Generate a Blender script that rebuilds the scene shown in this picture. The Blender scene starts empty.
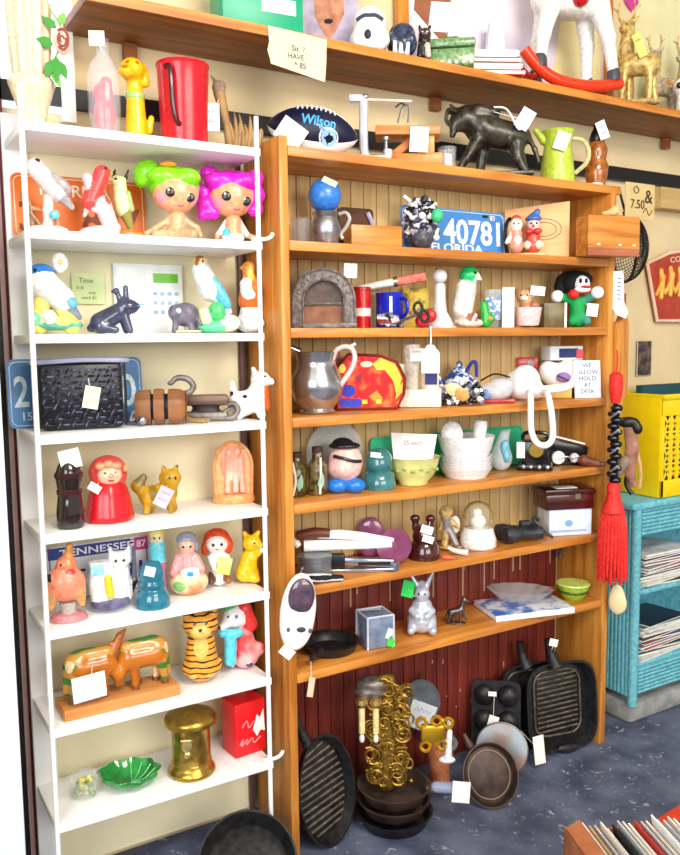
import bpy, bmesh, math, random
import numpy as np
from mathutils import Matrix, Vector, Euler

random.seed(7)
SC = bpy.context.scene
COL = SC.collection
PI = math.pi
# ---------------------------------------------------------------- camera
F = 828.8
YAW, PITCH, ROLL, CAMZ = .543, .104, .012, 1.26
_cy, _sy, _cp, _sp = math.cos(YAW), math.sin(YAW), math.cos(PITCH), math.sin(PITCH)
FW = np.array([_sy*_cp, _cy*_cp, -_sp])
_r0 = np.array([_cy, -_sy, 0.0]); _d0 = -np.cross(_r0, FW)
RT = math.cos(ROLL)*_r0 + math.sin(ROLL)*_d0
DN = -math.sin(ROLL)*_r0 + math.cos(ROLL)*_d0
cam = bpy.data.objects.new('camera', bpy.data.cameras.new('camera'))
COL.objects.link(cam)
cam.data.sensor_fit = 'HORIZONTAL'; cam.data.sensor_width = 36; cam.data.lens = F/680*36
m = Matrix.Identity(4)
for i in range(3):
    m[i][0] = RT[i]; m[i][1] = -DN[i]; m[i][2] = -FW[i]
m[2][3] = CAMZ
cam.matrix_world = m
cam.data.clip_start = .02
SC.camera = cam

def XU(u, Y, Z):
    """where a sight line at image column u meets the line of depth Y and height Z"""
    k = (u-340)/F; w = RT - k*FW
    return -(w[1]*Y + w[2]*(Z-CAMZ))/w[0]
def atY(u, v, Y):
    k = FW + RT*(u-340)/F + DN*(v-427.5)/F
    t = Y/k[1]; return (k[0]*t, Y, CAMZ+k[2]*t)
def atZ(u, v, Z):
    k = FW + RT*(u-340)/F + DN*(v-427.5)/F
    t = (Z-CAMZ)/k[2]; return (k[0]*t, k[1]*t, Z)

# ---------------------------------------------------------------- materials
_M = {}
def lin(c):
    c = c/255.0
    return c/12.92 if c <= .04045 else ((c+.055)/1.055)**2.4
def mat(name, rgb, rough=.5, metal=0.0, var=.12, scale=25.0, trans=0.0, coat=0.0, rgb2=None, alpha=1.0, emit=0.0, bump=0.0, kind='noise', ior=1.45, contrast=None):
    if name in _M: return _M[name]
    M = bpy.data.materials.new(name); M.use_nodes = True
    nt = M.node_tree; b = nt.nodes['Principled BSDF']
    c = [lin(x) for x in rgb]
    if rgb2 is None:
        a1 = [max(0, x*(1-var)) for x in c]; a2 = [min(1, x*(1+var)) for x in c]
    else:
        a1 = c; a2 = [lin(x) for x in rgb2]
    tc = nt.nodes.new('ShaderNodeTexCoord')
    if kind == 'noise':
        t = nt.nodes.new('ShaderNodeTexNoise'); t.inputs['Scale'].default_value = scale; t.inputs['Detail'].default_value = 4
        nt.links.new(tc.outputs['Object'], t.inputs['Vector']); fac = t.outputs['Fac']
        lo, hi = contrast or (.3, .7)
    elif kind == 'grain':          # wood grain along local X
        mp = nt.nodes.new('ShaderNodeMapping'); mp.inputs['Scale'].default_value = (1.2, 14, 14)
        nt.links.new(tc.outputs['Object'], mp.inputs['Vector'])
        t = nt.nodes.new('ShaderNodeTexNoise'); t.inputs['Scale'].default_value = scale; t.inputs['Detail'].default_value = 6; t.inputs['Distortion'].default_value = .6
        nt.links.new(mp.outputs['Vector'], t.inputs['Vector']); fac = t.outputs['Fac']
        lo, hi = contrast or (.32, .68)
    elif kind == 'grainz':
        mp = nt.nodes.new('ShaderNodeMapping'); mp.inputs['Scale'].default_value = (14, 14, 1.2)
        nt.links.new(tc.outputs['Object'], mp.inputs['Vector'])
        t = nt.nodes.new('ShaderNodeTexNoise'); t.inputs['Scale'].default_value = scale; t.inputs['Detail'].default_value = 6; t.inputs['Distortion'].default_value = .6
        nt.links.new(mp.outputs['Vector'], t.inputs['Vector']); fac = t.outputs['Fac']
        lo, hi = contrast or (.32, .68)
    elif kind == 'wave':
        t = nt.nodes.new('ShaderNodeTexWave'); t.inputs['Scale'].default_value = scale; t.inputs['Distortion'].default_value = 3.5; t.inputs['Detail'].default_value = 2; t.bands_direction = 'Z'
        nt.links.new(tc.outputs['Object'], t.inputs['Vector']); fac = t.outputs['Fac']
        lo, hi = contrast or (.3, .5)
    elif kind == 'voronoi':
        t = nt.nodes.new('ShaderNodeTexVoronoi'); t.inputs['Scale'].default_value = scale
        nt.links.new(tc.outputs['Object'], t.inputs['Vector']); fac = t.outputs['Distance']
        lo, hi = contrast or (.2, .6)
    r = nt.nodes.new('ShaderNodeValToRGB')
    r.color_ramp.elements[0].position = lo; r.color_ramp.elements[1].position = hi
    r.color_ramp.elements[0].color = (*a1, 1); r.color_ramp.elements[1].color = (*a2, 1)
    nt.links.new(fac, r.inputs['Fac']); nt.links.new(r.outputs['Color'], b.inputs['Base Color'])
    b.inputs['Roughness'].default_value = rough; b.inputs['Metallic'].default_value = metal
    b.inputs['Transmission Weight'].default_value = trans; b.inputs['IOR'].default_value = ior
    b.inputs['Coat Weight'].default_value = coat; b.inputs['Coat Roughness'].default_value = .08
    b.inputs['Alpha'].default_value = alpha
    if emit:
        nt.links.new(r.outputs['Color'], b.inputs['Emission Color']); b.inputs['Emission Strength'].default_value = emit
    if bump:
        bp = nt.nodes.new('ShaderNodeBump'); bp.inputs['Strength'].default_value = bump; bp.inputs['Distance'].default_value = .004
        nt.links.new(fac, bp.inputs['Height']); nt.links.new(bp.outputs['Normal'], b.inputs['Normal'])
    _M[name] = M
    return M
def gl(rgb, rough=.3, var=.22):                    # glazed ceramic
    return mat('glaze %d %d %d' % tuple(rgb), rgb, rough=rough, var=var, coat=.25, scale=110)
def fl(rgb, rough=.6, var=.08):                    # flat paint, card, plastic
    return mat('matte %d %d %d' % tuple(rgb), rgb, rough=rough, var=var, scale=30)
def me(rgb, rough=.3, var=.15):
    return mat('metal %d %d %d' % tuple(rgb), rgb, rough=rough, metal=.9, var=var, scale=30)
def gs(rgb, rough=.08):                            # glass
    return mat('glass %d %d %d' % tuple(rgb), rgb, rough=rough, var=.03, alpha=.16, coat=.6)

# ---------------------------------------------------------------- shapes: lists of (verts, faces, material)
def ident(v): return v
def R3(rot):
    return np.array(Euler(rot, 'XYZ').to_matrix())
def xf(shapes, loc=(0,0,0), rot=(0,0,0), sc=1.0):
    if isinstance(shapes, tuple): shapes = [shapes]
    A = R3(rot)*1.0; s = np.array([sc]*3 if np.isscalar(sc) else sc); L = np.array(loc)
    return [((np.asarray(v)*s) @ A.T + L, f, m) + tuple(x) for v, f, m, *x in shapes]
def box(c, s, m, bev=0.0, rot=(0,0,0)):
    x, y, z = [d/2 for d in s]
    if bev > 0:
        bm = bmesh.new(); bmesh.ops.create_cube(bm, size=1.0)
        for v in bm.verts: v.co = (v.co[0]*s[0], v.co[1]*s[1], v.co[2]*s[2])
        bmesh.ops.bevel(bm, geom=bm.edges[:], offset=min(bev, min(s)*.45), segments=2, affect='EDGES', profile=.5)
        bm.verts.index_update()
        V = np.array([v.co[:] for v in bm.verts]); Fs = [[v.index for v in f.verts] for f in bm.faces]; bm.free()
    else:
        V = np.array([(-x,-y,-z),(x,-y,-z),(x,y,-z),(-x,y,-z),(-x,-y,z),(x,-y,z),(x,y,z),(-x,y,z)], float)
        Fs = [[0,3,2,1],[4,5,6,7],[0,1,5,4],[1,2,6,5],[2,3,7,6],[3,0,4,7]]
    return (V @ R3(rot).T + np.array(c), Fs, m)
def lathe(prof, m, n=28, at=(0,0,0), rot=(0,0,0), flute=0.0, nf=16, sq=(1,1)):
    V, Fs = [], []
    P = list(prof)
    for r, z in P:
        for k in range(n):
            a = 2*PI*k/n; rr = max(r, 1e-4)*(1+flute*math.cos(nf*a))
            V.append((rr*math.cos(a)*sq[0], rr*math.sin(a)*sq[1], z))
    for i in range(len(P)-1):
        for k in range(n):
            k2 = (k+1) % n
            Fs.append([i*n+k, i*n+k2, (i+1)*n+k2, (i+1)*n+k])
    if P[0][0] > 1e-3: Fs.append(list(range(n))[::-1])
    if P[-1][0] > 1e-3: Fs.append([(len(P)-1)*n+k for k in range(n)])
    return (np.array(V) @ R3(rot).T + np.array(at), Fs, m)
def cyl(r, z0, z1, m, n=24, at=(0,0,0), rot=(0,0,0), bev=0.0):
    if bev: return lathe([(r-bev,z0),(r,z0+bev),(r,z1-bev),(r-bev,z1)], m, n, at, rot)
    return lathe([(r,z0),(r,z1)], m, n, at, rot)
def cup(outer, m, t=1.2, n=28, at=(0,0,0), rot=(0,0,0), **k):
    """open vessel: the outer profile and an inner one t inside it"""
    inner = [(max(r-t, .01), max(z, outer[0][1]+t)) for r, z in outer][::-1]
    return lathe(list(outer)+inner+[(.001, outer[0][1]+t)], m, n, at, rot, **k)
def ell(c, r, m, n=14, rot=(0,0,0)):
    V, Fs = [], []
    nu = n*2
    for i in range(1, n):
        t = PI*i/n
        for k in range(nu):
            a = 2*PI*k/nu; V.append((r[0]*math.sin(t)*math.cos(a), r[1]*math.sin(t)*math.sin(a), r[2]*math.cos(t)))
    for i in range(n-2):
        for k in range(nu):
            k2 = (k+1) % nu; Fs.append([i*nu+k, (i+1)*nu+k, (i+1)*nu+k2, i*nu+k2])
    T = len(V); V.append((0,0,r[2])); V.append((0,0,-r[2]))
    for k in range(nu):
        k2 = (k+1) % nu
        Fs.append([T, k, k2]); Fs.append([T+1, (n-2)*nu+k2, (n-2)*nu+k])
    return (np.array(V) @ R3(rot).T + np.array(c), Fs, m)
def sph(c, r, m, n=10): return ell(c, (r,r,r), m, n)
def smooth_path(P, n=6, closed=False):
    P = [np.array(p, float) for p in P]; out = []
    N = len(P)
    for i in range(N if closed else N-1):
        p0 = P[(i-1) % N] if (closed or i > 0) else P[i]
        p1 = P[i]; p2 = P[(i+1) % N]
        p3 = P[(i+2) % N] if (closed or i+2 < N) else p2
        for k in range(n):
            t = k/n
            out.append(.5*((2*p1)+(-p0+p2)*t+(2*p0-5*p1+4*p2-p3)*t*t+(-p0+3*p1-3*p2+p3)*t**3))
    if not closed: out.append(P[-1])
    return out
def tube(P, r, m, n=8, closed=False, sm=5, flat=None):
    """round bar along a path; r a number or one radius per given point"""
    P0 = [np.array(p, float) for p in P]
    rr = list(r) if hasattr(r, '__len__') else [r]*len(P0)
    if sm and len(P0) > 2:
        Q = smooth_path(P0, sm, closed)
        t = np.linspace(0, len(P0)-(0 if closed else 1), len(Q), endpoint=not closed)
        rr2 = [float(np.interp(x, range(len(rr)+(1 if closed else 0)), rr+([rr[0]] if closed else []))) for x in t]
    else: Q, rr2 = P0, rr
    N = len(Q); V, Fs = [], []
    up = None
    for i in range(N):
        a = Q[(i-1) % N] if (closed or i > 0) else Q[i]; b = Q[(i+1) % N] if (closed or i < N-1) else Q[i]
        d = b-a; d = d/(np.linalg.norm(d)+1e-9)
        if up is None:
            up = np.array([0,0,1.0]) if abs(d[2]) < .9 else np.array([1.0,0,0])
        s = np.cross(d, up); s /= (np.linalg.norm(s)+1e-9); up = np.cross(s, d)
        fx = flat if flat else 1.0
        for k in range(n):
            q = 2*PI*k/n; V.append(Q[i]+rr2[i]*(math.cos(q)*s*fx+math.sin(q)*up))
    for i in range(N if closed else N-1):
        j = (i+1) % N
        for k in range(n):
            k2 = (k+1) % n; Fs.append([i*n+k, i*n+k2, j*n+k2, j*n+k])
    if not closed: Fs.append(list(range(n))[::-1]); Fs.append([(N-1)*n+k for k in range(n)])
    return (np.array(V), Fs, m)
def prism(O, d, m, at=(0,0,0), rot=(0,0,0)):
    """outline in x,z pushed d along y (front face at y=0)"""
    n = len(O)
    A = sum(O[i][0]*O[(i+1) % n][1]-O[(i+1) % n][0]*O[i][1] for i in range(n))
    if A < 0: O = O[::-1]
    V = [(x,0,z) for x, z in O]+[(x,d,z) for x, z in O]
    Fs = [list(range(n)), [n+i for i in range(n)][::-1]]+[[(i+1) % n, i, n+i, n+(i+1) % n] for i in range(n)]
    return (np.array(V, float) @ R3(rot).T + np.array(at), Fs, m)
def rrect(w, h, r, cx=0, cz=0, n=4):
    O = []
    for (sx, sz, a0) in ((1,1,0),(-1,1,PI/2),(-1,-1,PI),(1,-1,1.5*PI)):
        for k in range(n+1):
            a = a0+PI/2*k/n; O.append((cx+sx*(w/2-r)+r*math.cos(a), cz+sz*(h/2-r)+r*math.sin(a)))
    return O
def oval(w, h, cx=0, cz=0, n=28): return [(cx+w/2*math.cos(2*PI*k/n), cz+h/2*math.sin(2*PI*k/n)) for k in range(n)]
_TX = {}
def txt(s, size, m, at=(0,0,0), rot=(0,0,0), ex=.06, bold=0.0, wid=None):
    """lettering facing -y, centred on at; size is the height of a capital"""
    key = (s, bold)
    if key not in _TX:
        cu = bpy.data.curves.new('lettering', 'FONT'); cu.body = s; cu.align_x = 'CENTER'; cu.size = 1.4; cu.offset = bold; cu.extrude = .5*ex; cu.resolution_u = 3
        o = bpy.data.objects.new('lettering', cu); COL.objects.link(o)
        dg = bpy.context.evaluated_depsgraph_get(); me_ = o.evaluated_get(dg).to_mesh()
        V = np.array([v.co[:] for v in me_.vertices]) if len(me_.vertices) else np.zeros((0,3))
        Fs = [list(p.vertices) for p in me_.polygons]
        o.evaluated_get(dg).to_mesh_clear(); bpy.data.objects.remove(o); bpy.data.curves.remove(cu)
        V = np.stack([V[:,0], -V[:,2], V[:,1]], 1)
        mn, mx = V.min(0), V.max(0); V[:,0] -= (mn[0]+mx[0])/2; V[:,2] -= .5
        _TX[key] = (V, Fs)
    V, Fs = _TX[key]
    S = np.array([size, size, size])
    if wid: S[0] = wid/(V[:,0].max()-V[:,0].min())
    return ((V*S) @ R3(rot).T + np.array(at), Fs, m)

# ---- soft organic bodies: distance field of blended ellipsoids and tapering limbs, surfaced
def E(c, r, m=None, rot=None, paint=False): return ('e', np.array(c, float), np.array([r]*3 if np.isscalar(r) else r, float), m, None if rot is None else R3(rot), paint)
def C(a, b, ra, rb, m=None, paint=False): return ('c', np.array(a, float), np.array(b, float), m, (ra, rb), paint)
def _sd(p, P):
    if p[0] == 'e':
        q = P-p[1]
        if p[4] is not None: q = q @ p[4]
        k0 = np.linalg.norm(q/p[2], axis=-1); k1 = np.linalg.norm(q/(p[2]**2), axis=-1)+1e-9
        return k0*(k0-1)/k1
    a, b = p[1], p[2]; ba = b-a
    h = np.clip(((P-a) @ ba)/(ba @ ba+1e-9), 0, 1)
    return np.linalg.norm(P-a-h[..., None]*ba, axis=-1)-(p[4][0]+(p[4][1]-p[4][0])*h)
def blob(prims, k=2.0, vox=1.1, m=None):
    solid = [p for p in prims if not p[5]]
    lo = np.min([(p[1]-p[2].max() if p[0] == 'e' else np.minimum(p[1], p[2])-max(p[4])) for p in solid], 0)-2*vox-k*.3
    hi = np.max([(p[1]+p[2].max() if p[0] == 'e' else np.maximum(p[1], p[2])+max(p[4])) for p in solid], 0)+2*vox+k*.3
    n = np.ceil((hi-lo)/vox).astype(int)+1
    ax = [lo[i]+vox*np.arange(n[i]) for i in range(3)]
    G = np.stack(np.meshgrid(*ax, indexing='ij'), -1)
    D = None
    for p in solid:
        d = _sd(p, G)
        if D is None: D = d
        else:
            h = np.clip(.5+.5*(D-d)/k, 0, 1); D = D+(d-D)*h-k*h*(1-h)
    S = D < 0
    cn = [(i,j,l) for i in (0,1) for j in (0,1) for l in (0,1)]
    def sub(A, c): return A[c[0]:A.shape[0]-1+c[0], c[1]:A.shape[1]-1+c[1], c[2]:A.shape[2]-1+c[2]]
    cnt = sum(sub(S, c).astype(int) for c in cn)
    act = (cnt > 0) & (cnt < 8)
    idx = -np.ones(act.shape, int); ii = np.argwhere(act); idx[act] = np.arange(len(ii))
    acc = np.zeros((len(ii), 3)); num = np.zeros(len(ii))
    for a in range(8):
        for b in range(a+1, 8):
            if sum(abs(cn[a][q]-cn[b][q]) for q in range(3)) != 1: continue
            da = sub(D, cn[a])[act]; db = sub(D, cn[b])[act]
            cr = (da < 0) != (db < 0); t = np.where(cr, da/(da-db+1e-12), 0)
            pa = np.array(cn[a], float); pb = np.array(cn[b], float)
            acc[cr] += (pa+t[:,None]*(pb-pa))[cr]; num[cr] += 1
    V = lo+vox*(ii+acc/np.maximum(num, 1)[:,None])
    Fs = []
    for d in range(3):
        u, v = (d+1) % 3, (d+2) % 3
        A = S.take(range(S.shape[d]-1), d); B = S.take(range(1, S.shape[d]), d)
        e = np.argwhere(A != B)
        for x in (u, v): e = e[(e[:,x] > 0) & (e[:,x] < S.shape[x]-1)]
        def at(du, dv):
            q = e.copy(); q[:,u] += du; q[:,v] += dv; return idx[q[:,0], q[:,1], q[:,2]]
        Q = np.stack([at(-1,-1), at(0,-1), at(0,0), at(-1,0)], 1)
        fl_ = ~A[e[:,0], e[:,1], e[:,2]]
        Q[fl_] = Q[fl_][:, ::-1]
        Fs.append(Q)
    Fs = np.concatenate(Fs)
    mats = [m] if m else []
    if m: return (V, Fs.tolist(), m)
    ctr = V[Fs].mean(1)
    best = np.full(len(ctr), 1e9); who = np.zeros(len(ctr), int); ms = []
    for p in solid:
        if p[3] not in ms: ms.append(p[3])
        d = _sd(p, ctr); b = d < best; best[b] = d[b]; who[b] = ms.index(p[3])
    for p in prims:
        if p[5]:
            if p[3] not in ms: ms.append(p[3])
            who[_sd(p, ctr) < 0] = ms.index(p[3])
    return (V, Fs.tolist(), ms, who)

# ---------------------------------------------------------------- objects
def build(name, shapes, s=1.0, parent=None, loc=None, rot=None, label=None, smooth=40, origin=None):
    if isinstance(shapes, tuple): shapes = [shapes]
    V, Fs, MI, MS, off = [], [], [], [], 0
    for sh in shapes:
        v, f, mm = sh[0], sh[1], sh[2]
        if len(v) == 0: continue
        V.append(np.asarray(v, float)); Fs += [[i+off for i in q] for q in f]; off += len(v)
        ms = mm if isinstance(mm, list) else [mm]
        ix = []
        for x in ms:
            if x not in MS: MS.append(x)
            ix.append(MS.index(x))
        MI += [ix[w] for w in sh[3]] if isinstance(mm, list) else [ix[0]]*len(f)
    V = np.concatenate(V)*s
    if origin is not None: V = V-np.array(origin)*s
    me_ = bpy.data.meshes.new(name); me_.from_pydata(V.tolist(), [], Fs)
    for x in MS: me_.materials.append(x)
    me_.polygons.foreach_set('material_index', MI)
    me_.polygons.foreach_set('use_smooth', [True]*len(Fs))
    me_.set_sharp_from_angle(angle=math.radians(smooth))
    me_.update()
    o = bpy.data.objects.new(name, me_); COL.objects.link(o)
    if parent: o.parent = parent
    if origin is not None: o.location = [q*s for q in origin]
    if loc is not None: o.location = loc
    if rot is not None: o.rotation_euler = rot
    if label: o['label'] = label
    return o
def tag_props(o, label, cat, group=None, kind=None):
    if label: o['label'] = label
    if cat: o['category'] = cat
    if group: o['group'] = group
    if kind: o['kind'] = kind
    return o
def struct(name, shapes, smooth=30):
    o = build(name, shapes, smooth=smooth); o['kind'] = 'structure'; return o
THINGS = []
SUBPART = {'eye': ('head','body'), 'mouth': ('head',), 'hair_clip': ('hair',), 'lettering': ('sheet','ball','card','carton','tray','sign'), 'emblem': ('ball',), 'lace': ('ball',),
    'bolt_slot': ('sheet',), 'display': ('case',), 'button': ('case','shell'), 'flap': ('case',), 'patch': ('tin','shorts'), 'latch': ('tin',), 'sticker': ('ball','cube','tub'), 'ridge': ('pan',), 'inner_edge': ('pan',),
    'inner_ring': ('pan',), 'boss': ('back_plate',), 'drop': ('candle_tube',), 'candle_cup': ('candle_tube',), 'clasp': ('pouch','lid'), 'header': ('sheet',), 'thorn': ('stem',), 'arm_scroll': ('arm',), 'vent_hole': ('door',),
    'handle_sleeve': ('handle',), 'blossom': ('base',), 'vein': ('bowl',), 'leaf_motif': ('bowl',), 'teeth': ('body',), 'horn': ('body',), 'cuff': ('body',), 'price_patch': ('cube',), 'scribed_oval': ('board',), 'drawing': ('card',), 'stud': ('arch','base')}
class T:
    """one thing: an Empty at its base; shapes are given in units of s metres, x to the right, y away, z up"""
    def __init__(self, name, label, cat, u=None, Y=None, Z=0.0, rz=0.0, s=None, X=None, group=None, wall=False, tilt=0.0, roll=0.0, k=1.0, rest=True):
        if X is None: X = XU(u, Y, Z)
        self.p = (X, Y, Z)
        if s is None: s = (FW[0]*X+FW[1]*Y+FW[2]*(Z+.05-CAMZ))/F
        s *= k; self.s = s; self.parts = []; THINGS.append(self); self.rest = rest
        d = np.array([X, Y, Z-CAMZ]); w_ = d @ FW
        self.u0, self.v0 = 340+F*(d @ RT)/w_, 427.5+F*(d @ DN)/w_
        e = bpy.data.objects.new(name, None); COL.objects.link(e)
        e.empty_display_size = .02
        e.location = self.p
        a = 0 if wall else -math.atan2(X, Y)
        e.rotation_euler = Euler((tilt, roll, a+rz), 'XYZ')
        self.e = e; tag_props(e, label, cat, group)
    def add(self, name, shapes, parent=None, label=None, smooth=40):
        if parent is None and name in SUBPART:
            for o in reversed(self.parts):
                if o.name.split('.')[0] in SUBPART[name]: parent = o; break
        o = build(name, shapes, self.s, parent or self.e, label=label, smooth=smooth)
        if o.parent == self.e: self.parts.append(o)
        return o
    def P(self, u, v, y=0.0):
        """a point of the thing read off the photograph, y deep into the thing"""
        return (u-self.u0, y, self.v0-v)
    def tag(self, at, w=14, h=10, rot=(0,0,0), m=None, lines=2, name='price_tag', string=None):
        """a paper price tag with a line or two of pen strokes; string = point it is tied to"""
        pm = m or fl((250,248,240)); sh = [box((0,0,0), (w, .5, h), pm)]
        for i in range(lines):
            z = h*(.2-.36*i); P = [(-w*.33+w*.66*k/7, -.45, z+(.09*h if k % 2 else -.05*h)) for k in range(8)]
            sh.append(tube(P, .2, PEN, 4, sm=2))
        sh = xf(sh, at, rot)
        o = self.add(name, sh)
        if string is not None: self.add('string', [tube([string, ((string[0]+at[0])/2, (string[1]+at[1])/2-1, (string[2]+at[2])/2-1), at], .35, fl((235,230,220)), 5)], parent=o)
        return o
INK = mat('pen ink', (70,70,110), .7); PEN = mat('faint pen', (96,104,150), .7)
def solo(t):
    """a thing that came out as one mesh needs no Empty"""
    e = t.e; ch = [o for o in bpy.data.objects if o.parent == e]
    if len(ch) == 1 and not any(o.parent == ch[0] for o in bpy.data.objects):
        o = ch[0]; o.parent = None; o.location = e.location; o.rotation_euler = e.rotation_euler
        for k in ('label','category','group','kind'):
            if k in e: o[k] = e[k]
        n = e.name; bpy.data.objects.remove(e); o.name = n; o.data.name = n

def finish():
    """set every thing down on its support and drop the Empty of one-piece things"""
    bpy.context.view_layer.update()
    kids = {}
    for o in bpy.data.objects:
        if o.parent: kids.setdefault(o.parent.name, []).append(o)
    SKIP = ('price_tag','cord','rope','tag_cord','note_card','note','whisker','strip','fringe')
    def meshes(e):
        for c in kids.get(e.name, []):
            if c.name.split('.')[0] in SKIP: continue
            yield c
            yield from meshes(c)
    for t in THINGS:
        if not t.rest: continue
        z = 1e9
        for o in meshes(t.e):
            v = np.empty(len(o.data.vertices)*3); o.data.vertices.foreach_get('co', v); v = v.reshape(-1,3)
            M = np.array(o.matrix_world); z = min(z, (v @ M[2,:3]).min()+M[2,3])
        t.e.location.z += t.p[2]+.0006-z
    for t in THINGS:
        c = kids.get(t.e.name, [])
        if len(c) == 1 and c[0].name not in kids: solo(t)
# ================================================================ the room
CREAM = mat('cream wall paint', (222,202,160), .7, var=.06, scale=6)
CREAM2 = mat('cream panel paint', (236,226,190), .6, var=.05, scale=5)
WHITE = mat('white shelf paint', (246,247,249), .35, var=.02)
ORANGE = mat('honey pine', (172,100,32), .42, rgb2=(222,148,64), kind='grain', scale=3.0, coat=.15)
ORANGEZ = mat('honey pine upright', (176,106,34), .42, rgb2=(224,154,68), kind='grainz', scale=3.0, coat=.15)
PLANK = mat('shade-toned pine plank', (108,62,26), .5, rgb2=(160,96,42), kind='grain', scale=3.0)
TAN = mat('tan beadboard', (206,172,112), .6, rgb2=(226,196,140), kind='grainz', scale=3.0)
RED = mat('oxblood beadboard', (104,36,26), .5, rgb2=(134,54,40), kind='grainz', scale=3.0)
BLACK = mat('black paint', (16,15,17), .5, var=.3)
IRON = mat('cast iron', (24,23,25), .42, metal=.35, rgb2=(52,50,52), scale=60, bump=.15)
IRON2 = mat('rusty cast iron', (46,36,32), .5, metal=.3, rgb2=(92,72,62), scale=25, bump=.2)
def floor_mat():
    M = mat('painted slate floor', (70,78,102), .5, rgb2=(112,120,146), scale=9, contrast=(.35,.7))
    nt = M.node_tree; b = nt.nodes['Principled BSDF']; r = [n for n in nt.nodes if n.type == 'VALTORGB'][0]
    tc = [n for n in nt.nodes if n.type == 'TEX_COORD'][0]
    n2 = nt.nodes.new('ShaderNodeTexNoise'); n2.inputs['Scale'].default_value = 38; n2.inputs['Detail'].default_value = 8; n2.inputs['Distortion'].default_value = 1.5
    nt.links.new(tc.outputs['Object'], n2.inputs['Vector'])
    r2 = nt.nodes.new('ShaderNodeValToRGB'); r2.color_ramp.elements[0].position = .62; r2.color_ramp.elements[1].position = .72
    nt.links.new(n2.outputs['Fac'], r2.inputs['Fac'])
    mx = nt.nodes.new('ShaderNodeMix'); mx.data_type = 'RGBA'
    nt.links.new(r2.outputs['Color'], mx.inputs['Factor']); nt.links.new(r.outputs['Color'], mx.inputs['A']); mx.inputs['B'].default_value = (lin(176),lin(184),lin(200),1)
    nt.links.new(mx.outputs['Result'], b.inputs['Base Color'])
    return M
struct('floor', box((1.2,0,-.05), (9,8,.1), floor_mat()))
struct('wall_back', box((1.5,2.005,1.35), (9,.1,2.7), CREAM))
struct('wall_left', box((-2.95,-1,1.35), (.1,6.1,2.7), fl((225,225,228))))
struct('ceiling', box((1.2,0,2.75), (9,8,.1), fl((225,220,205))))
struct('trim_1', box((1.9,1.945,1.803), (5.2,.02,.042), mat('black band', (18,16,17), .5)))
struct('trim_2', box((3.02,1.93,1.735), (1.16,.05,.07), mat('tan timber rail', (196,166,108), .6, kind='grain', scale=3)))
struct('trim_and_gap_shade', [box((XU(17.5,1.94,1.0),1.943,.95), (.012,.016,1.9), mat('wine trim', (112,48,56), .5)), box(((.15+XU(10,1.94,1.0))/2,1.946,.95), (XU(10,1.94,1.0)-.15,.012,1.9), BLACK), box(((XU(10,1.94,1.0)+XU(15,1.94,1.0))/2,1.944,.95), (XU(15,1.94,1.0)-XU(10,1.94,1.0),.016,1.9), mat('pale pink trim', (206,172,170), .5))])  # wine and pink trim; the black strip paints in the shaded gap
struct('door_1', [box((.015,1.62,.78), (.47,.045,1.56), mat('white door paint', (226,234,244), .4, var=.03), .004)])
struct('window_1', [box((.29,1.949,2.08), (.36,.012,.62), mat('pale window glass', (212,226,246), .2, emit=.9, var=.03)), box((.475,1.945,2.08),(.03,.03,.66), WHITE)])

# ================================================================ white shelving unit
WZ = [1.683,1.481,1.280,1.081,.881,.684,.477,.271]
t = T('white_shelving_unit', 'tall narrow white painted metal shelving unit with eight shelves and cream back', 'shelving unit', X=0, Y=0, s=1, wall=True, rest=False)
for z in WZ:
    t.add('shelf', [box((.575,1.788,z-.009), (.50,.196,.018), WHITE, .002)])
t.add('back_panel', [box((.588,1.8945,.858), (.52,.006,1.62), CREAM2)])
for x, y in ((.327,1.6935),(.817,1.6935)):
    t.add('upright', [tube([(x,y,0),(x,y,1.75)], .0055, WHITE, 8, sm=0)], label='thin white front rod')
xa_, xb_ = XU(19,1.878,1.0), XU(43,1.878,1.0)
for x, wd in (((xa_+xb_)/2,xb_-xa_),(.857,.012)):
    t.add('upright', [box((x,1.8845,.87), (wd,.012,1.74), WHITE if x < .5 else mat('plum gap shade', (88,58,62), .5), .002)])  # right strip: shaded gap beside the back panel put into a plum colour
for z in (1.481,.271):
    t.add('hook', [tube([(.80,1.695,z+.006),(.83,1.690,z+.006),(.845,1.689,z+.012),(.850,1.689,z+.020)], .0045, WHITE, 8)])
# ================================================================ wooden shelving unit
OZ = [1.70,1.49,1.291,1.082,.877,.673,.463]
t = T('wooden_shelving_unit', 'wide honey pine shelving unit with beadboard back and seven shelves', 'shelving unit', X=0, Y=0, s=1, wall=True, rest=False)
t.add('side_panel', [box((.886,1.795,.86), (.022,.19,1.72), ORANGEZ, .002)])
t.add('side_panel', [box((1.968,1.795,.845), (.024,.19,1.69), ORANGEZ, .002)])
for i, z in enumerate(OZ):
    x1 = 2.0 if i == 0 else 1.955
    t.add('shelf', [box(((.898+x1)/2,1.795,z-.0115), (x1-.898,.188,.023), ORANGE, .002)])
sh = []
rn = random.Random(3)
n = 26
for k in range(n):
    w = 1.056/n; x = .899+w*(k+.5)
    sh.append(box((x,1.897,1.18), (w-.0025,.012,1.01), TAN, .002))
t.add('back_panel', sh+[box((1.427,1.905,1.18), (1.06,.004,1.01), mat('groove brown',(120,92,60),.8))], label='tan beadboard')
sh = []
for k in range(n):
    w = 1.056/n; x = .899+w*(k+.5)
    sh.append(box((x,1.897,.338), (w-.002,.012,.675), RED, .002))
sh.append(box((1.427,1.905,.338), (1.06,.004,.675), mat('groove oxblood',(60,20,16),.8)))
DRIP = mat('cream paint drips', (196,160,130), .6)
for k in range(15):
    x = .93+rn.random()*1.0; l = .06+.11*rn.random()
    sh.append(box((x,1.8905,.65-l/2), (.0045,.002,l), DRIP))
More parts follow.
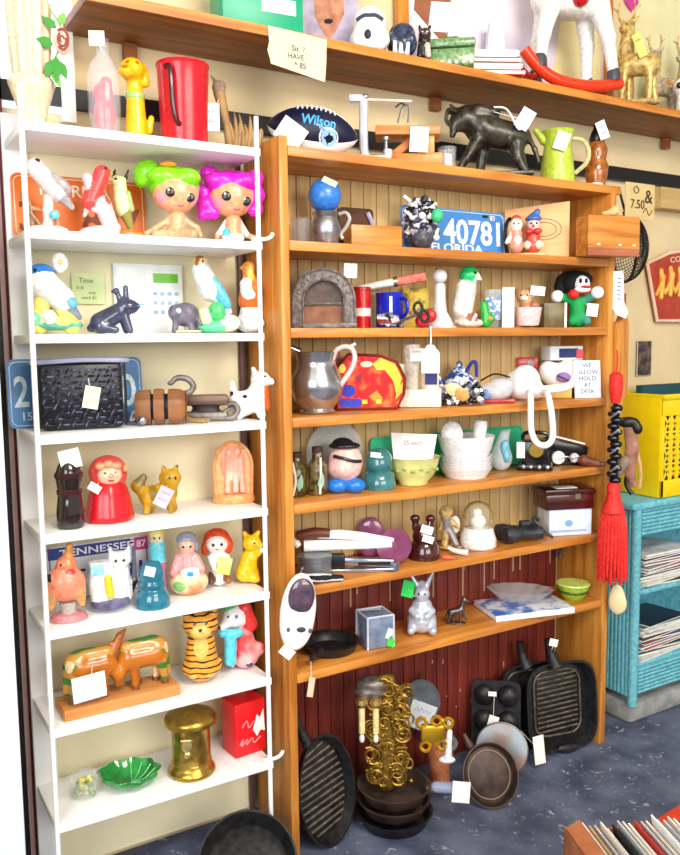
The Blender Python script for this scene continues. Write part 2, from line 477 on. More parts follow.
for k in range(26):
    x = .93+rn.random()*1.0; z = .1+rn.random()*.33
    sh.append(box((x,1.8905,z), (.003,.002,.004+.01*rn.random()), DRIP))
t.add('back_panel', sh, label='oxblood painted beadboard with cream paint drips')
# jagged plank at the right side
z0, z1 = atY(625,470,1.70)[2], atY(625,290,1.70)[2]
xa, xb = XU(614,1.70,1.3), XU(633,1.70,1.3)
tp = T('broken_plank', 'short splintered pine plank fixed upright on the outer side of the wooden unit', 'plank', X=1.982+.025, Y=1.69, Z=0, s=1, wall=True, rest=False)
tp.add('plank', [prism([(-.024,1.02),(-.012,1.05),(.0,1.035),(.012,1.075),(.028,1.09),(.028,1.30),(.016,1.33),(.012,1.39),(.006,1.33),(-.006,1.31),(-.024,1.30)], .022, ORANGEZ)])
# long plank shelf on the wall
t = T('wall_plank_shelf', 'long shade-toned pine plank shelf on the wall above both shelving units', 'shelf', X=0, Y=0, s=1, wall=True, rest=False)
t.add('plank', [box((1.97,1.846,1.953), (3.0,.206,.020), PLANK, .002)])
t.add('edge', [box((1.97,1.740,1.953), (3.0,.006,.021), ORANGE)], label='front edge painted a lit orange')  # lit edge and shaded plank body put into two wood colours
for x in (.62,1.5,2.5):
    t.add('bracket', [box((x,1.94,1.925), (.03,.018,.034), PLANK)])
PZ = 1.9637
# ================================================================ light
w = bpy.data.worlds.new('world'); SC.world = w; w.use_nodes = True
w.node_tree.nodes['Background'].inputs['Color'].default_value = (1,.95,.88,1)
w.node_tree.nodes['Background'].inputs['Strength'].default_value = .44
def area(name, loc, target, size, power, color):
    l = bpy.data.lights.new(name, 'AREA'); l.energy = power; l.color = color; l.shape = 'RECTANGLE'; l.size, l.size_y = size
    o = bpy.data.objects.new(name, l); COL.objects.link(o); o.location = loc
    o.rotation_euler = (Vector(target)-Vector(loc)).to_track_quat('-Z', 'Y').to_euler(); return o
area('shop_window_daylight', (-1.6,-.6,1.75), (.9,1.8,1.0), (1.6,1.5), 42, (.93,.97,1.0))
area('ceiling_lamp', (.9,-.3,2.6), (1.2,1.8,.9), (1.2,.6), 36, (1,.93,.82))
area('front_fill_light', (1.0,-2.4,1.9), (1.4,1.9,.9), (2.4,1.2), 46, (1,.96,.88))  # unseen fill lamp added in front to lighten the shelf bays
SC.view_settings.view_transform = 'Standard'; SC.view_settings.look = 'None'; SC.view_settings.gamma = 1.0
SC.view_settings.exposure = 0.74
SC.view_settings.use_curve_mapping = False
# ================================================================ things on the white unit
SKIN = gl((240,168,126)); WH = gl((246,244,238)); TAGM = fl((250,248,240))
def leaf(a, b, w, m, y=0):
    a = np.array(a); b = np.array(b); d = (b-a); n_ = np.array([-d[2], 0, d[0]]); n_ = n_/np.linalg.norm(n_)*w/2
    P = [a, a+d*.3+n_*.9, a+d*.6+n_*.8, b, a+d*.6-n_*.8, a+d*.3-n_*.9]; c = a+d*.5+np.array([0,-1.2,0])
    V = P+[c, a+d*.5+np.array([0,1.0,0])]
    return (np.array(V), [[6,i,(i+1) % 6] for i in range(6)]+[[7,(i+1) % 6,i] for i in range(6)], m)
# --- top shelf
t = T('fluted_vase', 'tall cream fluted vase with a rose spray on the top white shelf', 'vase', 34, 1.775, WZ[0]); p = t.P
CR = gl((222,206,174))
t.add('body', [cup([(14,0),(14.5,3),(11.5,6),(15,22),(21,40),(23,46),(20.5,50),(18,53)], CR, 1.5), cup([(17,50),(19,70),(20,96),(21,124)], CR, 1.5, n=96, flute=.05, nf=12)], smooth=60)
GR = fl((52,140,44)); GR2 = fl((120,176,78))
t.add('stem', [tube([(14,-14,62),(24,-16,70),(30,-15,96),(20,-10,116)], 1.0, GR2)])
for a, b, w in (((22,-17,80),(6,-19,84),12),((26,-16,96),(12,-18,106),10),((28,-15,100),(34,-18,112),9),((20,-17,66),(14,-19,48),10),((24,-17,70),(24,-20,44),11),((26,-16,66),(33,-18,48),10),((18,-16,58),(28,-18,38),8)):
    t.add('leaf', [leaf(a, b, w, GR if w > 9 else GR2)])
t.add('rose', [ell((30,-19,84), (8,5,13), fl((232,196,176)))]+[tube([(30+(2+k)*math.cos(a), -23.5-.3*k, 84+(3+1.7*k)*math.sin(a)) for a in [k+q*.9 for q in range(6)]], 1.1, fl((150,72,62)), 6) for k in range(0,6,2)])
t = T('glass_shaker', 'clear glass cocktail shaker with a pink red figure showing inside', 'bottle', 106, 1.79, WZ[0]); p = t.P
t.add('glass', [cup([(11,0),(14,3),(16,30),(16,62),(13,74),(7,82),(6,92)], gs((236,232,240)), 1.2)])
t.add('cap', [cyl(6.5,90,99, gs((214,214,226), .2), bev=1)])
t.add('filling', [blob([E((0,0,9),(9,9,8)), E((0,0,26),(11,10,16)), E((-1,0,46),(10,9,11)), E((2,0,56),(6,6,7))], 3, 1.4, mat('pink glass', (214,44,70), .2, var=.25, scale=60))])
t.tag((-5,-8,96), 15, 14, (.1,0,-.15), string=(0,-6,84))
t = T('yellow_dog_figurine', 'golden yellow long-necked seated dog figurine with a pale green collar', 'figurine', 137, 1.785, WZ[0]); p = t.P
YE = gl((246,180,18)); YD = gl((170,104,10))
t.add('body', [blob([C((0,0,0),(0,0,34),11,8.5,YE), C((0,0,34),(-1,0,54),7.5,8,YE), E((-2,-4,60),(12,12,11),YE), E((-7,-12,55),(8,8,6),YE), C((8,0,64),(10,2,50),4,5,YE), C((12,4,4),(15,4,16),4,3,YE), E((-9,-19,58),(3,3,2.4),YD,paint=True), E((-6,-14,64),2.2,YD,paint=True), E((3,-14,64),2.2,YD,paint=True)], 3, 1.2)])
t.add('collar', [lathe([(8,32),(9.6,33),(9.6,37),(8,38)], gl((150,190,120)))])
t = T('red_pitcher', 'tall glossy red enamel pitcher with a dark handle', 'pitcher', 185, 1.79, WZ[0]); p = t.P
RD = gl((206,14,34))
t.add('body', [cup([(22,0),(23,2),(23,8),(24,40),(25.5,78),(26.5,80),(26,82)], RD, 1.6, n=40)])
t.add('handle', [tube([(-16,-21,74),(-12,-27,72),(-11,-29,60),(-10,-28,36),(-7,-25,22),(-4,-22,20)], 2.6, gl((70,10,22)))])
t.add('base_ring', [lathe([(22,0),(23.6,1),(23.6,4),(22,5)], gl((150,8,26)))])
t = T('carved_bird', 'brown weathered carved ornament with upright feather blades, white tag tied on', 'ornament', 243, 1.80, WZ[0]); p = t.P
BR = mat('weathered brown', (104,74,40), .6, rgb2=(190,150,98), scale=14)
sh = [blob([E((0,0,4),(17,8,4)), C((-12,0,4),(-16,0,34),5,3), C((-16,0,34),(-22,0,62),4,6)], 2, 1.3, BR)]
for k in range(9):
    x = -12+k*3.4; sh.append(tube([(x,2-k % 2*3,3),(x+3,1,18+3*(k % 3)),(x-1+k % 3*2,0,36+9*(k % 2)-k)], [2.6,2.8,.5], BR, 7))
t.add('body', sh)
t.add('head', [blob([E((-22,-2,66),(7,5,7)), C((-22,-2,66),(-14,-2,74),3,1), C((-24,-2,70),(-30,-2,78),2.4,.8)], 2, 1.2, mat('pale weathered', (196,178,160), .7, rgb2=(120,92,70), scale=20))])
t.tag((-30,-9,36), 16, 27, (0,0,.1), string=(-22,-4,56), m=fl((224,232,246)))
# --- second shelf
def plate(name, label, t_u, Y, Z, u1, col, ink, top=None, num=None, bot=None, h=.15, rz=0, tilt=-.06, x0=None, hole=True, nsz=.062):
    X0 = x0 if x0 is not None else XU(t_u, Y, Z+.07); X1 = XU(u1, Y, Z+.07); W = X1-X0
    t = T(name, label, 'license plate', X=(X0+X1)/2, Y=Y, Z=Z, s=1, wall=True, tilt=tilt, rz=rz)
    t.add('sheet', [prism(rrect(W, h, .016, 0, h/2), .0014, col), tube([(x,-.0008,z) for x, z in rrect(W-.012, h-.012, .014, 0, h/2)], .0011, ink, 5, closed=True, sm=0)])
    sh = []
    if top: sh.append(txt(top, .016, ink, (0,-.0015,h-.027), ex=.001/.016, bold=.01))
    if num: sh.append(txt(num, nsz, ink, (0,-.0015,h*.50), ex=.02, wid=W*.86, bold=.02))
    if bot: sh.append(txt(bot, .017, ink, (0,-.0015,.022), ex=.05, wid=W*.62, bold=.01))
    if sh: t.add('lettering', sh)
    for sx in (-1,1):
        for z in (h-.013,.012): t.add('bolt_slot', [prism(rrect(.02,.007,.003, sx*W*.3, z), .001, BLACK, (0,-.0011,0))])
    return t
t = plate('license_plate', 'orange license plate leaning behind the birds on the second white shelf', 12, 1.865, WZ[1], 146, mat('orange plate', (226,112,20), .4, var=.15, scale=20), gl((250,226,190)), top=None, num=None, bot=None, h=.138)
t.add('lettering', [txt('FLORIDA', .026, gl((250,226,190)), (-.01,-.0016,.108), ex=.04, wid=.15, bold=.02)]); t.add('lettering', [txt('31  827', .06, mat('plate brown', (120,52,16), .5), (.0,-.0016,.05), ex=.02, wid=.26, bold=.02)])
t = T('bird_figurine', 'pale pink bird figurine with grey wing perched on a twiggy base with a blue blossom', 'figurine', 48, 1.775, WZ[1]); p = t.P
PK = gl((240,214,212)); GW = gl((168,158,162)); OR = gl((214,110,50)); BK = gl((24,20,22))
t.add('body', [blob([E((-8,0,66),(7,6,7),PK), C((-8,0,62),(10,0,42),9,11,PK), C((10,0,42),(24,0,26),9,3,GW), E((14,-6,48),(13,5,6),GW,rot=(0,.7,0)), C((-13,0,67),(-18,0,66),2.4,.6,GW), E((-6,-6,70),2.6,BK,paint=True)], 3, 1.1)])
t.add('base', [blob([E((0,0,3),(20,9,4),WH), C((-14,0,2),(-16,0,30),3,2,gl((150,110,80))), C((-14,0,24),(8,0,18),2.4,2,gl((190,120,80))), C((8,0,18),(12,0,2),2.4,3,gl((190,120,80))), C((-16,-2,20),(-4,-2,3),2,2,gl((150,110,80))), C((0,0,3),(2,0,34),5,5,PK)], 2, 1.1)])
t.add('blossom', [ell((7,-8,17), (5,3,4.5), gl((90,196,220))), sph((7,-11,17), 1.6, gl((240,230,120)))])
t = T('coral_bird_figurine', 'coral red and pink bird figurine on a pale pink base', 'figurine', 100, 1.77, WZ[1]); p = t.P
CO = gl((238,70,66)); PP = gl((246,196,200))
t.add('body', [blob([C((-8,0,34),(4,0,60),9,8,CO), E((5,0,64),(7,7,6),CO), C((-4,-3,26),(-10,-3,56),3,5,PP), C((4,0,30),(10,0,14),9,8,PP), C((-8,0,34),(-14,0,20),4,2,PP), C((11,0,63),(15,0,61),2,.6,gl((240,190,60))), E((8,-6,66),1.8,BK,paint=True), E((10,-6,40),(4,5,9),gl((210,60,80)),paint=True)], 3, 1.1)])
t.add('base', [blob([E((2,0,5),(18,10,6)), E((-12,0,4),(8,7,4)), E((12,-2,9),(9,7,6))], 2, 1.1, PP)])
t = T('crested_bird_figurine', 'cream green crested bird figurine beside the coral bird', 'figurine', 124, 1.80, WZ[1], k=.97); p = t.P
CG = gl((226,222,164))
t.add('body', [blob([C((0,0,30),(-2,0,52),8,7,CG), E((-3,0,58),(7.5,6.5,6.5),CG), C((2,0,28),(8,0,10),7,3,gl((150,140,70))), C((-8,0,64),(-6,0,70),2,1,BK), C((4,0,62),(7,0,70),2,1,BK), C((6,-3,46),(10,-3,30),3,2,gl((150,170,90))), E((-6,-6,60),1.6,BK,paint=True)], 2.5, 1.1)])
t.add('base', [blob([E((2,0,5),(13,8,6)), E((14,-1,4),(8,6,4))], 2, 1.1, gl((220,130,60)))])
def doll(name, label, u, Y, hair, hair2, und, sit):
    t = T(name, label, 'doll', u, Y, WZ[1]); hx = 0
    tilt = .1 if sit else .0
    t.add('head', [blob([E((hx+2,0,47),(23,19,21),SKIN), E((hx-12,-12,39),(6,7,6),gl((250,160,170)),paint=True), E((hx+20,-10,37),(5,7,5),gl((250,160,170)),paint=True)], 2, 1.2)], smooth=180)
    hs = [E((hx+1,3,53),(25,20,20)), E((hx+14,-9,60),(13,9,9)), E((hx-10,-8,61),(15,9,9))]
    sh = [blob(hs, 3, 1.3, hair)]
    t.add('hair', sh, smooth=180)
    if sit:
        t.add('bun', [blob([E((-24,4,66),(14,12,13)), E((-30,4,59),(8,8,8))], 4, 1.3, hair)], smooth=180)
        t.add('hair_clip', [ell((-4,-9,72),(8,4,3), gl((250,150,30))), ell((22,-12,60),(4,3,3), gl((250,150,30)))])
    else:
        t.add('curl', [blob([E((-20,-2,68),(9,8,8)), E((-26,-2,50),(8,7,8)), E((-24,-4,38),(9,8,9)), E((-18,-4,30),(8,7,7)), E((-27,-4,28),(6,6,6))], 3, 1.3, hair)], smooth=180)
        t.add('curl', [blob([E((26,-2,64),(8,7,9)), E((28,-2,48),(7,7,9)), E((25,-2,34),(8,7,8))], 3, 1.3, hair)], smooth=180)
        t.add('hair_clip', [ell((-18,-10,60),(5,3,3), gl((190,200,250)))])
    for x, z in ((hx-3,44),(hx+16,40)):
        y = -19*math.sqrt(max(.05, 1-((x-2)/23)**2-((z-47)/21)**2))
        t.add('eye', [ell((x,y,z), (4.6,1.6,4.6), BK), sph((x-1.5,y-1.6,z+1.8), 1.3, gl((240,240,250)))])
    t.add('mouth', [tube([(hx+4,-18.2,32),(hx+7,-18.4,30.5),(hx+10,-17.8,32)], .7, gl((190,70,70)), 6)])
    S2 = SKIN
    bod = [C((3,1,28),(3,0,22),4,5,S2), C((3,0,22),(2,0,8),8,9.5,S2)]
    if sit:
        bod += [C((-4,0,21),(-19,-5,10),3.4,2.8,S2), C((-19,-5,10),(-27,-11,5),2.8,2.6,S2), C((9,0,21),(22,-2,12),3.4,2.8,S2), C((22,-2,12),(25,-5,4),2.8,2.6,S2), C((-2,0,6),(18,-20,4.2),6,4,S2), C((6,0,6),(-18,-14,4.2),6,4,S2)]
    else:
        bod += [C((-4,0,21),(-13,-2,8),3.2,2.6,WH), C((9,0,21),(17,-2,8),3.2,2.6,WH), C((-13,-2,8),(-14,-4,3),2.6,2.6,S2), C((17,-2,8),(30,-4,4),2.6,2.6,S2)]
    t.add('body', [blob(bod, 2.2, 1.1)], smooth=180)
    t.add('shorts', [blob([E((2,-1,6),(11,10.2,6))]+([] if sit else [C((-3,-2,5),(-4,-14,4.5),5.5,4.5), C((7,-2,5),(9,-14,4.5),5.5,4.5)]), 2, 1.1, und)], smooth=180)
    return t
doll('green_haired_doll', 'seated doll with bright green bun hair and orange shorts', 175, 1.775, gl((128,214,24)), None, gl((246,150,100)), True)
t = doll('magenta_haired_doll', 'doll with curly magenta hair and white shorts', 231, 1.790, gl((226,34,200)), None, gl((240,246,250)), False)
t.add('patch', [ell((-4,-14,8), (4,4,6), gl((70,196,216)))])
# --- third shelf
t = T('blue_bird_figurine', 'large blue headed bird figurine on a leafy multicoloured base', 'figurine', 57, 1.775, WZ[2]); p = t.P
BL = gl((40,120,206)); GN = gl((96,178,150)); YL = gl((244,220,110))
t.add('body', [blob([E((-12,0,56),(12,9,9),BL), C((-10,0,44),(6,0,30),15,13,WH), C((6,0,30),(22,0,12),10,3,gl((130,140,160))), C((4,-6,36),(16,-6,26),5,4,OR), E((12,-6,28),(10,6,5),gl((110,180,220)),rot=(0,.5,0)), C((-21,0,54),(-26,0,50),2.6,.8,YL), E((-18,-8,58),2.2,BK,paint=True), E((-2,-9,40),(7,7,8),PK,paint=True)], 3, 1.1)])
t.add('base', [blob([E((0,0,4),(26,12,5),GN), C((-16,0,4),(-12,0,30),9,8,YL), C((14,0,4),(4,0,20),9,6,YL), E((-20,-6,10),(6,6,7),gl((120,200,160))), E((6,-9,8),(8,5,5),gl((220,220,120))), E((-6,-9,12),(7,5,7),WH)], 2.4, 1.2)])
t.add('blossom', [ell((6,0,66), (8,5,10), WH), sph((6,-5,66), 2.4, YL)])
t.add('branch', [tube([(-4,4,20),(-2,5,48),(4,2,62)], 2.0, gl((190,170,130)))])
t = T('green_note_card', 'pale green handwritten note taped to the white unit back panel', 'note', X=(XU(72,1.887,1.36)+XU(105,1.887,1.36))/2, Y=1.886, Z=0, s=1, wall=True, rest=False)
w_ = XU(105,1.887,1.36)-XU(72,1.887,1.36); z1, z0 = atY(88,273,1.886)[2], atY(88,304,1.886)[2]
NG = fl((214,228,170)); INKG = fl((110,130,90))
t.add('card', [box((0,0,(z0+z1)/2), (w_,.001,z1-z0), NG)])
t.add('lettering', [txt('Time', .011, INKG, (-.005,-.001,z1-.016)), txt('it is', .008, INKG, (-.018,-.001,z1-.031)), txt('only', .007, INKG, (.008,-.001,z1-.043)), txt('work $1', .007, INKG, (0,-.001,z1-.054))])
t = T('alarm_keypad', 'white wall keypad with green display and rows of buttons', 'keypad', X=(XU(114,1.88,1.36)+XU(183,1.88,1.36))/2, Y=1.882, Z=WZ[2]+.0, s=1, wall=True)
w_ = XU(183,1.88,1.36)-XU(114,1.88,1.36); z1, z0 = atY(150,264,1.878)[2]-WZ[2], atY(150,315,1.878)[2]-WZ[2]
t.add('case', [box((0,0,z1/2+.0), (w_,.010,z1), fl((236,240,240), .4), .003)])
t.add('flap', [box((-w_*.27,-.0062,z1/2+.008), (w_*.4,.002,z1*.8), fl((244,248,250), .35), .0008)])
t.add('display', [box((w_*.24,-.0058,z1*.80), (w_*.36,.002,.021), mat('green display', (98,178,30), .25, var=.1))])
for r_ in range(3):
    for c_ in range(4):
        t.add('button', [box((w_*(.08+.105*c_),-.006,z1*.58-r_*.021), (.009,.003,.008), fl((150,184,204)), .0008)])
t = T('dark_rabbit_figurine', 'blue black glazed crouching rabbit figurine with upright ears', 'figurine', 114, 1.77, WZ[2]); p = t.P
DB = mat('blue black glaze', (44,46,68), .2, rgb2=(74,78,108), scale=30, coat=.5)
t.add('body', [blob([C((-12,0,10),(4,0,20),11,9,DB), E((14,-2,26),(11,8,8),DB), C((20,-2,25),(25,-2,27),4,2,DB), C((8,0,30),(4,0,42),3,2.4,DB), C((13,0,31),(13,0,45),3,2.6,DB), C((4,0,42),(0,0,41),2.2,1.6,DB), C((10,-4,20),(16,-6,2),5,3,DB), C((-12,-6,6),(2,-8,3),6,3.4,DB), E((-22,0,5),(4,4,4),DB), C((8,4,18),(12,5,2),4,3,DB), E((17,-8,29),1.5,BK,paint=True)], 2.5, 1.1)])
t.add('whisker', [tube([(23,-5,26),(27,-6,28),(31,-6,28)], .6, gl((110,180,230)), 5)])
t = T('grey_hedgehog_figurine', 'small slate grey round animal figurine with short legs', 'figurine', 186, 1.77, WZ[2]); p = t.P
SG = mat('slate glaze', (84,78,94), .35, rgb2=(120,112,130), scale=60, bump=.4)
t.add('body', [blob([E((0,0,18),(14,11,12),SG), E((-10,-4,20),(7,7,8),SG), C((-9,-5,12),(-11,-6,2),3.4,3,SG), C((5,-5,12),(6,-6,2),3.4,3,SG), C((8,4,10),(11,5,2),3,3,SG), E((-6,-10,22),2.4,gl((206,212,230)),paint=True), C((12,-3,14),(15,-4,8),2.4,2,SG)], 2.5, 1.1)])
t.add('base', [lathe([(15,0),(16,1),(15,2.4)], gl((210,196,170)), sq=(1,.7))])
t = T('parakeet_figurine', 'pale blue parakeet figurine leaning on a green leafy base', 'figurine', 212, 1.785, WZ[2], k=.95); p = t.P
PB = gl((96,186,222)); GB = gl((96,206,150))
t.add('body', [blob([E((-10,0,72),(8,8,8),gl((248,214,160))), C((-9,0,64),(0,0,44),10,12,gl((232,242,248))), C((4,0,46),(16,0,22),9,5,gl((224,238,246))), E((9,-6,42),(6,5,20),PB,rot=(0,-.55,0)), C((16,0,22),(26,0,6),4,1.5,gl((150,130,140))), C((-12,-5,74),(-14,-9,71),3,1,gl((180,96,30))), E((-11,-4,79),(5,5,3),gl((176,90,24)),paint=True), E((-7,-8,74),1.6,BK,paint=True)], 3, 1.1)])
t.add('base', [blob([E((-2,0,6),(22,11,7),GB), E((6,-6,22),(9,7,10),gl((76,190,110))), E((-8,-4,16),(9,8,10),gl((230,240,180))), E((18,-1,10),(12,8,9),gl((240,236,206)))], 3, 1.2)])
t = T('orange_hen_figurine', 'white and orange perched hen figurine beside the right rod of the white unit', 'figurine', 250, 1.80, WZ[2]); p = t.P
OG = gl((244,140,60))
t.add('body', [blob([C((2,0,40),(0,0,56),10,6,OG), E((0,0,63),(6,6,6),OG), C((2,0,40),(0,0,30),11,11,gl((246,110,40))), C((-3,-6,46),(0,-6,36),6,7,WH), E((2,-6,56),(3,4,9),gl((250,206,90)),paint=True), C((-5,0,63),(-9,0,62),2,.6,gl((240,200,80)))], 3, 1.1)])
t.add('base', [blob([E((0,0,8),(15,11,9)), C((0,0,10),(0,0,26),12,8), C((-10,0,10),(-16,0,4),4,2)], 2.5, 1.2, gl((238,232,240)))])
# --- fourth shelf
t = plate('license_plate', 'blue license plate starting with 2 standing behind the black woven purse', 8, 1.860, WZ[3], 143, mat('blue plate', (70,128,186), .4, var=.12, scale=15), gl((196,220,240)), h=.148)
W_ = .30
t.add('lettering', [txt('2', .066, gl((206,228,244)), (-.118,-.0016,.08), ex=.02, wid=.030, bold=.02)]); t.add('lettering', [txt('15', .018, gl((196,220,240)), (-.108,-.0016,.026), ex=.05, bold=.02)]); t.add('lettering', [txt('40', .072, gl((206,228,244)), (.09,-.0016,.075), ex=.02, wid=.08, bold=.02)])
t = T('woven_purse', 'large black woven leather purse with a pale yellow tag', 'purse', 83, 1.775, WZ[3], rz=.1); p = t.P
BW = mat('black woven leather', (12,12,20), .35, var=.4)
sh = [box((0,2,34), (80,24,66), BW, 6)]
for r_ in range(10):
    for c_ in range(12):
        x = -36+c_*6.5+(3.2 if r_ % 2 else 0); z = 7+r_*5.9
        if x > 37: continue
        sh.append(xf([tube([(-2.8,0,-1.6),(0,-1.9,0),(2.8,0,1.6)], 1.0, mat('purse strap leather', (22,22,38), .3, rgb2=(120,122,156), scale=90, contrast=(.45,.7)), 5, sm=3)], (x,-10.2,z), (0,.5*(1 if (r_+c_) % 2 else -1),0))[0])  # pale mottling in the strap colour stands in for highlights on the weave
t.add('body', sh)
t.add('rim', [tube([(-41,-6,68),(0,-7,70),(41,-6,69),(41,8,69),(0,10,70),(-41,8,68)], 2.6, fl((176,178,206), .4), 8, closed=True, sm=3)])
t.add('zipper', [tube([(-38,1,69),(0,1,71),(38,1,70)], 1.6, BW, 6)])
for x in (-41,41): t.add('piping', [tube([(x,-9,4),(x+.5,-10,34),(x,-9,66)], 1.5, BW, 6)])
t.tag((8,-14,33), 15, 22, (0,.2,0), m=fl((248,240,190)), string=(6,-12,52))
t = T('pulley_block', 'round wooden pulley block with iron hook lying on its side', 'pulley', 160, 1.765, WZ[3], rz=-.05); p = t.P
WD = mat('aged block wood', (92,54,30), .5, rgb2=(164,108,66), kind='grain', scale=2, bump=.1)
IR = me((120,116,116), .45); RST = mat('dull iron', (92,84,80), .5, metal=.5, rgb2=(150,142,136), scale=40)
t.add('cheek', [lathe([(6,-24),(14,-23),(17,-18),(17.5,-10),(17.5,-8)], WD, 28, (0,0,17.6), (0,PI/2,0))])
t.add('cheek', [lathe([(17.5,-5),(18,0),(17.5,5)], WD, 28, (0,0,18), (0,PI/2,0))])
t.add('cheek', [lathe([(17.5,9),(17.8,14),(17,22),(14,26)], WD, 28, (0,0,17.8), (0,PI/2,0))])
t.add('sheave', [lathe([(13,-9),(13,10)], BLACK, 24, (0,0,17.8), (0,PI/2,0))])
t.add('face_plate', [lathe([(6,26),(14,26.2),(15.5,27)], mat('dark end grain', (120,76,40), .5, rgb2=(176,120,70), scale=18), 24, (0,0,17.8), (0,PI/2,0))])
t.add('hook', [tube([(24,3,30),(31,3,32),(34,3,38),(28,3,45),(18,3,46),(12,3,41),(9,3,42)], [3.2,3.2,3.2,3.2,3,2.6,1.2], RST, 10)])
t.add('becket', [tube([(-24,-3,8),(-28,-3,6),(-27,-3,12),(-23,-3,14)], 2.2, me((190,190,200)), 8, closed=True), sph((-16,-14,6), 4.5, me((170,170,176)))])
t = T('oval_pulley', 'smaller oval pulley with wooden cheek and rusty hook tied with frayed rope', 'pulley', 206, 1.775, WZ[3], rz=-.08); p = t.P
t.add('cheek', [box((0,2,22), (47,17,11), mat('grey wood', (96,72,62), .55, rgb2=(150,120,104), kind='grain', scale=2), 4.5)])
t.add('cheek', [box((0,-1,6.5), (45,16,9), RST, 4)])
t.add('sheave', [lathe([(15,-3),(13,0),(15,3)], mat('dark iron', (40,36,36), .5), 20, (0,1,14), (0,0,0), sq=(1,.5))])
t.add('hook', [tube([(22,0,16),(28,-1,18),(32,-2,12),(28,-4,5),(21,-5,4),(19,-5,10),(26,-4,14)], [3,3,3,3,2.6,2,1.2], RST, 10)])
t.add('rope', [tube([(-22,-3,14),(-26,-6,12),(-16,-9,4),(-6,-14,3.4),(4,-20,3)], 2, mat('frayed rope', (176,140,92), .8, var=.3, scale=90), 7), tube([(-22,-3,12),(-20,-10,4),(-10,-16,3),(0,-23,3)], 1.6, mat('frayed rope', (0,0,0)), 7)])
t = T('spotted_dog_figurine', 'white dog figurine with black spots and orange bib', 'figurine', 249, 1.765, WZ[3], k=.88); p = t.P
sp = [E(c, 3.2, BK, paint=True) for c in ((-14,-8,20),(-4,-10,24),(6,-9,17),(-10,-9,8),(14,-8,24),(-19,-3,28))]
t.add('body', [blob([C((-8,0,16),(8,0,20),15,13,WH), C((-16,0,22),(-18,0,40),5,3,WH), C((8,0,26),(13,0,38),11,9,WH), E((14,-2,44),(11,9,9),WH), C((20,-4,42),(26,-6,41),6,4,WH), C((8,0,50),(6,0,56),3.6,2.4,WH), C((-10,-6,10),(-11,-8,4),7,5,WH), C((12,-6,10),(14,-9,4),6,5,WH), E((30,-7,42),2,BK,paint=True), E((19,-9,47),1.6,BK,paint=True)]+sp, 3, 1.1)])
t.add('bib', [blob([C((17,-6,32),(20,-7,12),6,4)], 1, 1.2, gl((232,96,24)))])
# --- fifth shelf
t = T('dark_bottle', 'small dark brown glass bottle with curved waist and a white tag', 'bottle', 71, 1.74, WZ[4]); p = t.P
DK = mat('dark bottle glass', (26,18,18), .08, rgb2=(48,26,22), coat=.6)
t.add('glass', [lathe([(12,0),(13.5,3),(13.5,16),(12,28),(11,36),(12.6,48),(13,54),(10.5,62),(7,68)], DK, 28)])
t.add('band', [lathe([(13.2,50),(13.9,51),(13.9,55),(12.8,56)], mat('dark bottle band',(60,30,26),.2), 28)]); t.add('band', [lathe([(11.2,33),(12.2,34),(12.4,38),(11.6,39)], mat('dark bottle band',(0,0,0)), 28)])
t.add('base', [lathe([(12.5,-.2),(13.6,2),(13.6,5)], gs((70,120,100)), 28)])
t.add('cap', [cyl(5.5,68,74, BLACK)])
t.tag((2,-8,70), 20, 19, (0,-.2,0), string=(0,-5,60))
t = T('red_hooded_figure', 'figure in a red hooded gown with a peach face', 'figurine', 110, 1.768, WZ[4], rz=.05); p = t.P
RG = gl((214,14,30))
t.add('gown', [lathe([(22,0),(23.5,2),(23,6),(20,24),(16,36),(13,40)], RG, 36, flute=.03, nf=8)], smooth=60)
t.add('hood', [blob([E((0,2,48),(19,16,17)), E((0,2,40),(17,14,8))], 3, 1.2, gl((226,70,66)))])
t.add('face', [blob([E((1,-9,47),(12,9,11),gl((246,190,160))), E((-4,-18,50),1.8,BK,paint=True), E((7,-18,50),1.8,BK,paint=True), E((2,-18,42),(3.2,3,1.6),gl((200,50,50)),paint=True), E((2,-19,47),(2,2.4,2),gl((240,170,140)))], 1.5, 1.0)])
t.add('curl', [blob([E((-8,-13,56),(5,5,4)), E((0,-15,58),(5,4,4)), E((8,-13,56),(5,5,4)), E((16,-8,52),(3,4,4))], 1.5, 1.1, gl((236,150,110)))])
t.tag((-14,-17,36), 12, 8, (0,.6,0), string=(-10,-12,40))
t = T('yellow_cat_figurine', 'mustard yellow standing cat figurine with a pink tag', 'figurine', 160, 1.775, WZ[4]); p = t.P
MY = mat('mustard glaze', (206,160,34), .3, rgb2=(150,110,20), scale=40)
t.add('body', [blob([C((-9,0,17),(7,0,19),11,11,MY), E((11,-3,35),(11,9,9),MY), C((7,0,22),(11,-2,30),9,8,MY), C((6,-3,42),(4,-3,47),3,1.6,MY), C((16,-3,42),(18,-3,47),3,1.6,MY), C((-15,0,20),(-21,0,28),6,6,MY), C((-21,0,28),(-15,0,36),6,4,gl((120,104,60))), E((-6,-8,22),(4,6,9),gl((130,104,30)),paint=True), C((-12,-4,12),(-13,-5,3),4,3.6,MY), C((-8,4,12),(-9,5,3),4,3.6,MY), C((9,-4,12),(11,-5,3),4,3.6,MY), C((12,4,12),(14,4,3),4,3.6,MY), E((10,-11,36),1.5,BK,paint=True), E((16,-11,36),1.5,BK,paint=True), E((6,-3,46),(2,2,2),gl((90,70,30)),paint=True), E((18,-3,46),2,gl((90,70,30)),paint=True)], 2.5, 1.1)])
t.tag((4,-14,18), 14, 20, (0,.5,0), m=fl((246,190,210)), string=(8,-9,30))
t = T('arched_ornament', 'peach arched plaster shrine with a relief and a rounded base', 'ornament', 234, 1.80, WZ[4]); p = t.P
